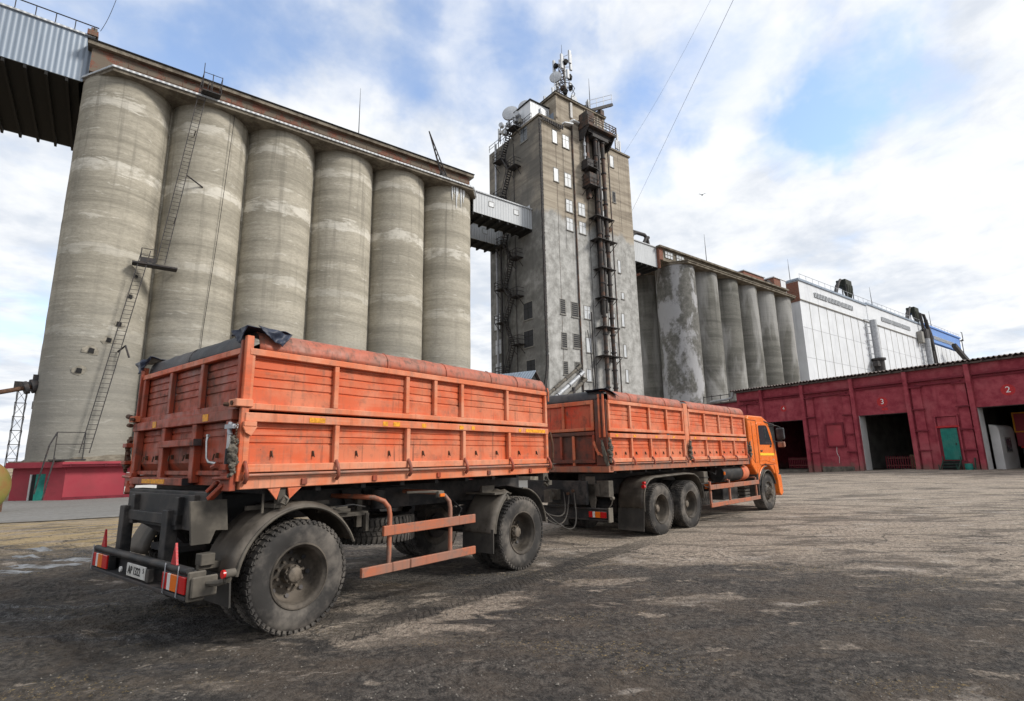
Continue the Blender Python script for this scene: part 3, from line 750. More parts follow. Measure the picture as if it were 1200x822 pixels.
def wheel_arch(t, x, y0, y1, z, rad, a0, a1, mat=None, name='fender', ribs=True, thick=.012):
    """arched mudguard: angles in degrees, 0 = forwards, 90 = up"""
    m = MB(); N = 26; vs = []
    cols = 9 if ribs else 3
    for i in range(N+1):
        a = R(a0 + (a1-a0)*i/N)
        for k in range(cols):
            f = k/(cols-1); rr_ = rad + (.020 if ribs and k % 2 == 1 else 0) - (.03 if k in (0, cols-1) else 0)
            vs.append((x + rr_*math.cos(a), y0 + (y1-y0)*f, z + rr_*math.sin(a)))
    m.add(vs, [(i*cols+k, i*cols+k+1, (i+1)*cols+k+1, (i+1)*cols+k) for i in range(N) for k in range(cols-1)])
    o = m.obj(name, mat or M['fender'], t, smooth=60)
    q = o.modifiers.new('solid', 'SOLIDIFY'); q.thickness = thick; q.offset = -1
    # rolled outer lip
    m = MB(); m.tube([(x + (rad-.035)*math.cos(R(a0+(a1-a0)*i/N)), y0, z + (rad-.035)*math.sin(R(a0+(a1-a0)*i/N))) for i in range(N+1)], .016, 6)
    m.obj('fender_lip', M['dusty'], o, smooth=60)
    return o
def text_mesh(body, size, depth, name, mat, parent, mtx, align='CENTER', squeeze=1.):
    cu = bpy.data.curves.new(name, 'FONT'); cu.body = body; cu.size = size; cu.extrude = depth; cu.align_x = align; cu.align_y = 'CENTER'
    o = bpy.data.objects.new('tmp', cu); COL.objects.link(o); dg = bpy.context.evaluated_depsgraph_get()
    me = bpy.data.meshes.new_from_object(o.evaluated_get(dg)); bpy.data.objects.remove(o); bpy.data.curves.remove(cu)
    me.materials.clear(); me.materials.append(mat)
    me.transform(Matrix.Diagonal((squeeze,1,1,1)))
    r_ = bpy.data.objects.new(name, me); COL.objects.link(r_); r_.parent = parent; r_.matrix_local = mtx; return r_
def face_mtx(origin, xdir, updir):
    x = V(xdir).normalized(); y = V(updir).normalized(); z = x.cross(y)
    return Matrix(((x.x,y.x,z.x,origin[0]),(x.y,y.y,z.y,origin[1]),(x.z,y.z,z.z,origin[2]),(0,0,0,1)))
def lamp_cluster(t, x, y0, y1, z0, z1, name='tail_lamp'):
    # seen from behind (-x side): lens blocks on a housing
    m = MB(); m.box(x, x+.07, y0, y1, z0, z1); h = m.obj(name, M['chassis'], t, bevel=.006)
    w_ = y1-y0; seg = [(0,.22,'red_lens'),(.22,.36,'white_lens'),(.36,.66,'orange_lens'),(.66,1.,'red_lens')]
    for a, b, mt in seg:
        q = MB(); q.box(x-.018, x, y1-w_*a-.004, y1-w_*b+.002, z0+.012, z1-.012); q.obj('lamp_lens', M[mt], h, bevel=.004)
    return h

# ------------------------------------------------------------------ the trailer
def build_trailer():
    t = thing('dump_trailer', 'orange two-axle tipping trailer in the foreground, tailgate towards the camera', 'trailer', (1.65,5.64,0), R(14.8))
    X0, X1, W = -.63, 4.32, 2.72
    st = [-.60,.36,1.35,2.33,3.31,4.29]
    su = [-.60,.33,1.33,1.80,2.30,3.28,4.29]
    boards(t, X0, X1, 0, -1, (1.50,2.05), (2.08,2.66), st, su, M['orange'], M['orange_rail'])
    boards(t, X0, X1, W, 1, (1.50,2.05), (2.08,2.66), st, su, M['orange'], M['orange_rail'], hooks=False)
    # floor frame
    m = MB(); m.box(X0, X1, .0, .07, 1.35, 1.455); m.obj('floor_side_beam', M['orange_rail'], t, bevel=.006)
    m = MB(); m.box(X0, X1, W-.07, W, 1.35, 1.455); m.obj('floor_side_beam', M['orange_rail'], t, bevel=.006)
    m = MB(); m.box(X0+.02, X1-.02, .09, W-.09, 1.38, 1.47); m.obj('cargo_floor', M['orange_dirty'], t)
    m = MB(); 
    for k in range(9): m.box(X0+.25+k*.56, X0+.31+k*.56, .07, W-.07, 1.30, 1.378)
    m.obj('floor_cross_members', M['chassis'], t)
    m = MB(); m.tube([(X0+.02,-.03,1.475),(X1-.02,-.03,1.475)], .016, 8); m.obj('hinge_rod', M['orange_dusty'], t, smooth=60)
    for sx in st:
        m = MB(); m.tube([(sx,.0,1.60),(sx,-.028,1.56),(sx,-.055,1.50),(sx,-.058,1.44),(sx,-.02,1.41)], .019, 6); m.obj('hinge_hook', M['orange_dirty'], t, smooth=60)
    for sx in (.0,.86,1.85,2.82,3.8):
        m = MB(); m.box(sx-.03, sx+.03, -.02, 0, 1.37, 1.43); m.obj('floor_bracket', M['orange_dirty'], t, bevel=.004)
    # reflective patches on the middle rail
    for a, b in ((.02,.20),(.95,1.02),(1.10,1.20),(1.55,1.62),(2.22,2.3),(2.46,2.52),(3.52,3.58),(3.70,4.22)):
        m = MB(); m.box(a, b, -.016, -.012, 1.98, 2.03); m.obj('reflector_patch', M['reflector_yellow'], t)
    # front wall
    boards(t, .05, W-.05, X1, 1, (1.50,2.05), (2.08,2.66), [.08,.9,1.8,W-.08], [.08,.9,1.8,W-.08], M['orange_dirty'], M['orange'], hooks=False, axis='y', name='front_board')
    # rear wall: upper tailgate, lower tailgate with slanted foot
    y0, y1 = .10, W-.10
    def rb(nm, ya, yb, xa, xb, za, zb, mt='orange_dirty', bev=.006, par=None):
        m = MB(); m.box(X0-xa, X0-xb, ya, yb, za, zb); return m.obj(nm, M[mt], par or t, bevel=bev)
    ln_ = board_profile(2.12, 2.62, 5, .2); m = MB()
    m.sheet([(X0+.03+a, z) for a, z in ln_], 'y', y0, y1, .03); m.obj('upper_tailgate', M['orange_dirty'], t, smooth=20)
    ln_ = board_profile(1.60, 2.0, 3, .45); ln_ = [(.06, 1.50)] + ln_
    m = MB(); m.sheet([(X0+.02+a, z) for a, z in ln_], 'y', y0, y1, .03); m.obj('lower_tailgate', M['orange_dirty'], t, smooth=20)
    rb('tailgate_top_rail', y0-.03, y1+.03, .035, -.02, 2.615, 2.675, 'orange')
    rb('tailgate_middle_rail', y0-.02, y1+.05, .03, -.02, 2.085, 2.145)
    rb('tailgate_middle_beam', y0+.02, y1+.06, .065, .0, 1.985, 2.083)
    rb('tailgate_bottom_rail', y0, y1, .02, -.03, 1.475, 1.52)
    for ya in (y0, .92, 1.73, y1-.07):
        rb('tailgate_stake', ya, ya+.07, .03, -.02, 2.145, 2.615)
    for ya in (y0+.05, .90, 1.70, y1-.09):
        rb('tailgate_stake', ya, ya+.10, .055, -.02, 1.40, 1.985)
    s1 = rb('step_bar', .80, 1.72, .11, .03, 1.765, 1.835, 'orange_dirty')
    rb('bar_end', .797, .80, .108, .032, 1.767, 1.833, 'tarp', 0, s1)
    s2 = rb('step_bar', .98, 2.45, .11, .0, 1.375, 1.45, 'orange_dirty')
    rb('bar_end', .977, .98, .108, .002, 1.377, 1.448, 'tarp', 0, s2)
    rb('reflector_patch', 1.42, 2.05, .114, .11, 1.39, 1.435, 'reflector_yellow', 0)
    rb('reflector_patch', .62, .74, .069, .065, 2.0, 2.07, 'reflector_yellow', 0); rb('reflector_patch', 1.95, 2.05, .069, .065, 2.0, 2.07, 'reflector_yellow', 0)
    for ya in (.52, 1.22, 1.60, 2.05, 2.35):
        m = MB(); m.box(X0-.004, X0+.02, ya-.010, ya+.010, 1.64, 1.69); m.beam((X0-.02,ya,1.68),(X0-.03,ya,1.62),.012,.012); m.obj('lashing_hook', M['rusty'], t)
    # corner posts
    for ya, sg in ((.0, 1), (W, -1)):
        m = MB(); m.box(X0-.035, X0+.035, ya, ya+sg*.05, 1.42, 2.78); m.obj('corner_post', M['orange'], t, bevel=.006)
        m = MB(); m.box(X0-.055, X0-.015, ya+sg*.052, ya+sg*.085, 2.09, 2.74); m.obj('corner_post', M['orange_dirty'], t, bevel=.005)
        m = MB(); m.box(X0-.10, X0+.06, ya-sg*.02, ya+sg*.14, 2.10, 2.17); m.obj('corner_clamp', M['orange_rail'], t, bevel=.006)
        m = MB(); m.cyl((X0-.11,ya+sg*.06,2.135),(X0-.085,ya+sg*.06,2.135),.022,n=10); m.tube([(X0-.12,ya+sg*.17,2.13),(X0-.07,ya+sg*.1,2.12)],.02,7); m.obj('clamp_bolt', M['rusty'], t, smooth=40)
        m = MB(); m.box(X0-.08, X0-.02, ya+sg*.03, ya+sg*.22, 1.34, 1.50); m.beam((X0-.06,ya+sg*.16,1.40),(X0-.12,ya+sg*.30,1.27),.07,.035); m.beam((X0-.06,ya+sg*.30,1.42),(X0-.11,ya+sg*.38,1.33),.05,.03); m.cyl((X0-.1,ya+sg*.02,1.46),(X0-.1,ya+sg*.3,1.45),.018,n=8)
        m.obj('tailgate_lock', M['orange_dirty'], t, bevel=.005)
    # right corner latch: hook plate, turnbuckle, chain bundle, crank handle
    cx, cy = X0-.06, .04
    m = MB(); m.box(X0-.02, X0+.10, -.04, .03, 1.92, 1.965); m.prism([(X0-.03,1.92),(X0+.11,1.92),(X0+.055,1.83),(X0+.0,1.86)],'y',-.035,-.01); m.obj('latch_bracket', M['orange_rail'], t, bevel=.004)
    m = MB(); m.tube([(cx-.01,cy+.08,1.96),(cx-.02,cy+.07,1.88),(cx-.02,cy+.05,1.84)], .022, 8); m.box(cx-.04,cx+.01,cy-.03,cy+.13,1.90,1.94); m.obj('latch_hook', M['pale_steel'], t, smooth=50)
    m = MB(); m.cyl((cx-.02,cy+.06,1.86),(cx-.02,cy+.06,1.72),.020,n=10); m.obj('turnbuckle', M['steel'], t, smooth=50)
    m = MB(); m.cyl((cx-.02,cy+.06,1.72),(cx-.02,cy+.06,1.58),.026,n=10); m.obj('turnbuckle_sleeve', M['darkiron'], t, smooth=50)
    m = MB()
    for k in range(26):
        f = k/25; z = 1.82-.34*f; q = V((cx-.015+rnd.uniform(-.015,.015), cy-.035+rnd.uniform(-.02,.02)*(.4+f), z)); rr_ = .014+.022*math.sin(PI*min(1,f*1.1))+rnd.uniform(0,.008)
        a = rnd.uniform(0, PI); m.tube([q+V((math.cos(a)*rr_, math.sin(a)*rr_, .016)), q+V((0,0,.002)), q-V((math.cos(a)*rr_, math.sin(a)*rr_, .018))], [rr_*.55,rr_*.8,rr_*.5], 7)
    m.obj('chain_bundle', M['rag'], t, smooth=60)
    m = MB()
    for k in range(14):
        z = 1.95-.028*k; o_ = .008 if k % 2 else 0
        m.tube([(cx-.005, cy-.045-o_, z),(cx-.02, cy-.06+o_, z-.014),(cx-.005, cy-.045-o_, z-.028)], .006, 5)
    m.obj('chain', M['rusty'], t)
    m = MB(); m.tube([(cx-.09,cy+.34,1.84),(cx-.10,cy+.335,1.79),(cx-.10,cy+.31,1.64),(cx-.09,cy+.28,1.60),(cx-.05,cy+.22,1.585)], [.014,.009,.009,.014,.017], 8); m.cyl((cx-.09,cy+.355,1.848),(cx-.09,cy+.32,1.845),.014,n=8)
    m.obj('crank_handle', M['steel'], t, smooth=50)
    m = MB(); m.cyl((cx-.06,cy+.16,1.57),(cx-.06,cy+.24,1.55),.03,n=8); m.box(cx-.05,cx+.0,cy+.02,cy+.22,1.53,1.58); m.obj('crank_socket', M['orange_dirty'], t)
    # left corner: latch and bundle
    m = MB(); ya = W+.06
    for k in range(14):
        f = k/13; z = 1.90-.36*f; q = V((X0-.05+rnd.uniform(-.02,.02), ya+rnd.uniform(-.02,.03), z)); m.tube([q+V((.0,.02,.02)), q-V((.0,.02,.03))], .022, 6)
    m.obj('chain_bundle', M['rusty'], t, smooth=60)
    m = MB(); m.box(X0-.1, X0+.02, W, W+.13, 1.80, 1.85); m.box(X0-.1, X0+.02, W-.02, W+.13, 1.60, 1.64); m.obj('latch_bracket', M['orange_dirty'], t, bevel=.004)
    m = MB(); m.cyl((X0-.02,W+.24,1.62),(X0-.02,W+.24,1.80),.012,n=8); m.cyl((X0-.02,W+.24,1.79),(X0-.02,W+.24,1.82),.022,n=8); m.beam((X0-.02,W+.05,1.60),(X0-.02,W+.26,1.60),.05,.05); m.obj('latch_pin', M['rusty'], t)
    m = MB(); m.cyl((X0-.08,W+.0,2.16),(X0-.08,W+.12,2.18),.03,n=8); m.cyl((X0-.08,W-.02,2.06),(X0-.08,W+.07,2.07),.025,n=8); m.obj('clamp_bolt', M['rusty'], t)
    # curved top covers and tarpaulin
    cover_strip(t, X0+.10, X1-.02, 0, -1, 2.655, 2.86, M['cover'], seams=(1.02, 2.0, 2.92, 3.55))
    cover_strip(t, X0+.10, X1-.02, W, 1, 2.655, 2.86, M['cover'])
    cover_strip(t, .12, W-.12, X0, -1, 2.665, 2.87, M['tarp'], axis='y', seams=(1.42,), name='rear_cover')
    cover_strip(t, .12, W-.12, X1, 1, 2.665, 2.86, M['cover'], axis='y', name='front_cover')
    m = MB(); N = 26; vs = []
    for i in range(N+1):
        for j in range(N+1):
            x = X0 + .25 + (X1-X0-.5)*i/N; y = .2+(W-.4)*j/N; vs.append((x, y, 2.80 + .03*noise.noise(V((x*1.5, y*1.5, 0))) - .06*math.sin(PI*j/N)))
    m.add(vs, [(i*(N+1)+j, (i+1)*(N+1)+j, (i+1)*(N+1)+j+1, i*(N+1)+j+1) for i in range(N) for j in range(N)]); m.obj('load_cover', M['tarp'], t, smooth=80)
    # navy tarpaulin draped over the corners
    def drape(nm, quad, n=12, wob=.02, mat='navy', th=.006):
        # quad: four corner points; a softly folded sheet between them
        a_, b_, c_, d_ = [V(q) for q in quad]; m = MB(); vs = []
        nn = (b_-a_).cross(d_-a_).normalized()
        for i in range(n+1):
            for j in range(n+1):
                u, v = i/n, j/n; p_ = (a_*(1-u)+b_*u)*(1-v) + (d_*(1-u)+c_*u)*v
                vs.append(p_ + nn*(wob*noise.noise(V((u*3.1, v*2.3, quad[0][0]*3)))*2 + wob*.5*math.sin(u*9+v*4)))
        m.add(vs, [(i*(n+1)+j, (i+1)*(n+1)+j, (i+1)*(n+1)+j+1, i*(n+1)+j+1) for i in range(n) for j in range(n)])
        o = m.obj(nm, M[mat], t, smooth=70); q = o.modifiers.new('s','SOLIDIFY'); q.thickness = th; return o
    drape('tarpaulin_flap', [(X0+.05,-.028,2.885),(X0+.40,-.025,2.85),(X0+.30,-.04,2.71),(X0+.14,-.035,2.79)], wob=.016, n=24)
    drape('tarpaulin_flap', [(X0-.05,.0,2.875),(X0+.40,-.025,2.85),(X0+.42,.36,2.84),(X0-.03,.36,2.84)], wob=.012, n=24)
    drape('tarpaulin_flap', [(X0-.045,.0,2.872),(X0-.045,.30,2.85),(X0-.05,.22,2.78),(X0-.05,.09,2.70)], wob=.014, n=24)
    drape('tarpaulin_flap', [(X0-.05,W+.20,2.86),(X0-.05,W-.28,2.88),(X0-.06,W-.16,2.76),(X0-.05,W+.02,2.70)], wob=.02)
    drape('tarpaulin_flap', [(X0-.04,W+.18,2.86),(X0+.4,W+.05,2.86),(X0+.4,W-.3,2.88),(X0-.04,W-.26,2.885)], wob=.02)
    # chassis
    for ya in (.72, 1.86):
        m = MB(); m.box(-.85, 4.45, ya, ya+.10, .98, 1.28); m.obj('chassis_rail', M['chassis'], t, bevel=.006)
    m = MB(); m.box(X0-.12, X0+.02, .35, W-.35, 1.12, 1.33); m.obj('rear_cross_beam', M['chassis'], t, bevel=.01)
    m = MB(); m.box(-.86, -.78, .72, 1.98, 1.02, 1.12); m.box(-.80,-.74,.5,2.2,.98,1.30); m.obj('rear_cross_member', M['chassis'], t, bevel=.006)
    for k, ya in enumerate((.80, 1.97)):
        m = MB(); m.box(-.90, -.80, ya, ya+.14, .62, 1.16)
        m.obj('bumper_post', M['chassis'], t, bevel=.006)
    m = MB(); m.prism([(-.92,1.26),(-.60,1.26),(-.57,.98),(-.68,.99),(-.72,.88),(-.88,.88)], 'y', .28, .31); m.obj('side_plate', M['dusty'], t, bevel=.003)
    m = MB(); m.box(-.80, -.68, .24, .36, .70, .80); m.box(-.80,-.35,.28,.34,.66,.72); m.obj('spring_shackle', M['dusty'], t, bevel=.006)
    m = MB(); m.beam((-.75,1.05,1.0),(-.35,1.5,.7),.06,.06); m.beam((-.75,1.75,1.0),(-.35,1.4,.7),.06,.06); m.box(-.7,-.4,1.1,1.7,.72,.78); m.tube([(-.7,1.2,.95),(-.5,1.35,.8),(-.2,1.3,.75)],.03,8); m.obj('rear_braces', M['darkiron'], t, smooth=40)
    # bumper with lamps and plate
    bp = part_empty('rear_bumper', t, (-1.04, -.17, .035))
    m = MB(); m.box(-.0, .07, .06, 2.34, .655, .70); m.box(.0,.05,.06,2.34,.655,.72); m.tube([(.0,.04,.70),(.0,2.36,.70)],.03,8); m.obj('bumper_top_bar', M['chassis'], bp, bevel=.006)
    m = MB(); m.box(-.03, .10, .02, 2.38, .485, .515); m.box(.09,.10,.02,2.38,.515,.66); m.obj('bumper_tray', M['darkiron'], bp, bevel=.006)
    m = MB(); m.box(-.02,.12,.0,.028,.47,.70); m.box(.0,.2,-.03,-.001,.50,.66); m.obj('bumper_end', M['dusty'], bp, bevel=.01)
    m = MB(); m.box(-.02,.12,2.37,2.395,.48,.70); m.obj('bumper_end', M['dusty'], bp, bevel=.01)
    lamp_cluster(bp, -.01, .035, .50, .515, .67); lamp_cluster(bp, -.01, 1.92, 2.36, .515, .67)
    m = MB(); m.box(-.022, -.008, .90, 1.36, .535, .648); pl_ = m.obj('number_plate', M['plate'], bp, bevel=.003)
    text_mesh('AP 1322', .098, .0015, 'plate_lettering', M['plate_ink'], pl_, face_mtx((-.025, 1.16, .590), (0,-1,0), (0,0,1)), squeeze=.92)
    text_mesh('5', .06, .0015, 'plate_lettering', M['plate_ink'], pl_, face_mtx((-.025, .935, .612), (0,-1,0), (0,0,1)))
    m = MB(); m.cyl((-.02,1.50,.575),(-.035,1.50,.575),.026,n=14); m.obj('round_reflector', M['white_lens'], bp, smooth=40)
    m = MB(); m.box(-.03,.02,.80,.87,.53,.64); m.obj('plate_lamp', M['chassis'], bp, bevel=.006)
    for ya in (.33, 2.13):
        m = MB(); m.prism([(ya-.055,.728),(ya+.055,.728),(ya,.90)], 'x', -.012, .006); m.obj('warning_triangle', M['red_reflector'], bp)
    for ya in (.17, .44, 2.35):
        m = MB(); m.tube([(-.03,ya,.735),(-.036,ya-.01,.6),(-.036,ya,.50),(-.02,ya,.485)], .005, 5); m.obj('tie_wire', M['pale_steel'], bp)
    m = MB(); m.tube([(.12,-.02,.60),(.18,-.10,.60),(.20,-.16,.62)],.026,8); m.cyl((.17,-.20,.68),(.25,-.20,.68),.034,n=12); m.tube([(.21,-.2,.68),(.21,-.17,.62)],.03,8); m.obj('side_lamp_arm', M['dusty'], bp, smooth=40)
    m = MB(); m.cyl((.15,-.20,.68),(.17,-.20,.68),.033,n=12); m.obj('side_lamp_lens', M['red_lens'], bp, smooth=40)
    # wheels
    for x, st_ in ((.03, 0), (3.60, R(-1))):
        add_wheel(t, x, .16, rot=rnd.uniform(0,6), steer=st_); add_wheel(t, x, .50, rot=1, steer=st_, bare=True)
        add_wheel(t, x, 2.30, left=True, rot=2, steer=st_); add_wheel(t, x, 1.96, left=True, rot=.4, steer=st_, bare=True)
        m = MB(); m.cyl((x,.3,.51),(x,2.2,.51),.075,n=14); m.box(x-.5,x+.5,.72,.82,.70,.80); m.box(x-.5,x+.5,1.86,1.96,.70,.80)
        m.cyl((x,.42,.51),(x,.66,.51),.20,n=24); m.cyl((x,2.0,.51),(x,1.8,.51),.20,n=24); m.obj('axle', M['darkiron'], t, smooth=40)
    # mudguards
    f = wheel_arch(t, .03, .0, .62, .52, .665, 22, 172)
    m = MB(); m.hexa([(-.64,-.0,.36),(-.625,-.0,.36),(-.625,.50,.36),(-.64,.50,.36)],[(-.655,.0,.62),(-.64,.0,.62),(-.64,.52,.62),(-.655,.52,.62)]); m.obj('mud_flap', M['flap'], t)
    m = MB(); m.box(-.26,-.18,.05,.30,1.16,1.20); m.tube([(-.22,.1,1.12),(-.22,.1,1.28)],.016,6); m.tube([(-.35,.1,1.12),(-.35,.1,1.3)],.012,6); m.box(-.4,.5,.3,.34,1.14,1.18); m.obj('fender_bracket', M['dusty'], t)
    wheel_arch(t, .03, 2.62, 2.08, .52, .665, 22, 172)
    wheel_arch(t, 3.60, .02, .62, .52, .66, 8, 88, M['flap'], ribs=False)
    wheel_arch(t, 3.60, .02, .60, .54, .66, 118, 178)
    m = MB(); m.hexa([(2.93,.02,.30),(2.945,.02,.30),(2.945,.60,.30),(2.93,.60,.30)],[(2.93,.02,.62),(2.945,.02,.62),(2.945,.60,.62),(2.93,.60,.62)]); m.obj('mud_flap', M['flap'], t)
    m = MB(); m.box(3.0,3.32,.04,.60,1.085,1.11); m.cyl((3.28,.0,1.08),(3.28,.0,1.10),.03,n=10); m.tube([(3.25,.03,1.07),(3.25,.0,1.0)],.03,8); m.box(3.02,3.3,.3,.34,1.10,1.2); m.obj('fender_bracket', M['dusty'], t)
    wheel_arch(t, 3.60, 2.68, 2.06, .52, .66, 8, 172)
    # turntable and drawbar
    m = MB(); m.lathe([(.50,.90),(.58,.90),(.58,.97),(.50,.97)], 40, 'z', (3.60,1.35,0), closed=True); m.box(3.1,4.1,.80,.88,.78,.9); m.box(3.1,4.1,1.82,1.90,.78,.9); m.obj('turntable', M['darkiron'], t, smooth=40)
    m = MB(); m.beam((3.9,.86,.72),(5.3,1.33,.62),.09,.12); m.beam((3.9,1.84,.72),(5.3,1.37,.62),.09,.12); m.cyl((5.25,1.35,.62),(5.45,1.35,.62),.05,n=10)
    m.lathe([(.05,-.02),(.085,-.02),(.085,.02),(.05,.02)], 18, 'z', (5.52,1.35,.62), closed=True); m.obj('drawbar', M['darkiron'], t, smooth=30)
    # tipping cylinder, tank, hoses
    m = MB(); m.cyl((2.0,1.35,.75),(1.6,1.35,1.32),.09,n=18); m.cyl((2.2,1.5,.62),(2.75,1.5,.62),.16,n=20); m.obj('tipping_cylinder', M['darkiron'], t, smooth=40)
    m = MB(); m.box(.62,1.02,.30,.70,.98,1.02); m.box(.62,.66,.30,.34,.86,1.0); m.box(.98,1.02,.28,.34,.80,1.0); m.box(1.05,1.12,.55,.6,.82,1.2); m.box(.45,.75,.26,.34,1.03,1.07); m.cyl((.35,.3,1.08),(.72,.3,1.08),.028,n=10); m.obj('spare_carrier', M['dusty'], t, smooth=40)
    m = MB(); m.cyl((1.32,.5,1.24),(1.32,.5,1.02),.09,n=16); m.prism([(1.2,1.25),(1.55,1.25),(1.45,1.05),(1.3,1.05)],'y',.66,.70); m.prism([(.9,1.25),(1.2,1.25),(1.1,1.05),(.98,1.05)],'y',.66,.70); m.box(1.4,1.9,.60,.70,1.0,1.25); m.obj('frame_gussets', M['chassis'], t, smooth=40)
    e = part_empty('spare_wheel', t, (1.62, .95, .74), (PI/2, 0, 0))
    for nm, me in (('tyre', _ty), ('rim', _ri)):
        o = bpy.data.objects.new(nm, me); COL.objects.link(o); o.parent = e
    for q_, r_q in (([(.55,.25,1.1),(.7,.15,1.12),(.9,.2,1.08)],.008), ([(1.25,.45,1.2),(1.33,.3,1.0),(1.3,.35,.85),(1.5,.5,.84)],.009), ([(2.6,.6,1.1),(2.75,.45,.9),(2.72,.5,.8)],.012)):
        m = MB(); m.tube(q_, r_q, 6); m.obj('air_hose', M['chassis'], t, smooth=60)
    # side guard
    for z0, z1, a, b in ((.755,.865,1.02,2.55),(.36,.46,.74,2.55)):
        m = MB(); m.box(a, b, -.0, .04, z0, z1); m.obj('guard_rail', M['orange_dusty'], t, bevel=.006)
    for sx in (1.12, 2.10):
        pts = [(sx+.02,.055,.45),(sx+.02,.055,.98),(sx+.01,.065,1.06),(sx-.04,.09,1.13),(sx-.14,.14,1.175),(sx-.26,.30,1.19),(sx-.30,.72,1.19)]
        m = MB(); m.tube(pts, .028, 10); m.obj('guard_post', M['orange_dusty'], t, smooth=60)
    m = MB(); m.box(1.86,1.96,-.0,.06,1.12,1.20); m.beam((1.5,.2,1.2),(1.95,.03,1.19),.04,.03); l_ = m.obj('marker_lamp', M['dusty'], t, bevel=.006)
    m = MB(); m.box(1.87,1.95,-.02,-.0,1.13,1.17); m.obj('lamp_lens', M['orange_lens'], l_, bevel=.004)
    # body hold-down bracket on the floor beam
    m = MB(); m.prism([(-.36,1.345),(-.24,1.345),(-.27,1.24)],'y',.0,.02); m.obj('pivot_bracket', M['orange'], t)
    m = MB(); m.prism([(-.16,1.345),(-.02,1.345),(-.14,1.24)],'y',.0,.02); m.obj('pivot_bracket', M['orange'], t)
    m = MB(); m.box(-.24,-.16,.03,.1,1.2,1.35); m.tube([(-.20,-.01,1.27),(-.17,-.03,1.24),(-.19,-.02,1.19),(-.23,-.01,1.21),(-.20,-.01,1.26)],.016,6); m.obj('shackle', M['dusty'], t, smooth=60)
    m = MB(); m.box(4.15,4.28,.0,.1,1.24,1.35); m.tube([(4.2,-.02,1.3),(4.26,-.03,1.22),(4.22,-.02,1.15),(4.15,-.02,1.2)],.018,6); m.box(4.28,4.36,-.02,.08,1.16,1.23); m.obj('shackle', M['dusty'], t, smooth=60)
    m = MB(); m.tube([(X1+.03,-.02,2.0),(X1+.05,-.05,1.8),(X1+.03,-.06,1.62),(X1+.05,-.03,1.5)],.022,6); m.tube([(X1+.0,-.03,1.5),(X1+.04,-.05,1.4)],.03,6); m.obj('corner_chain', M['rusty'], t, smooth=60)
    m = MB(); m.tube([(X1-.0,-.01,2.72),(X1+.0,-.03,2.66),(X1+.01,-.02,2.5)],.012,6); m.obj('tarpaulin_cord', M['orange_rail'], t)
    return t
build_trailer()
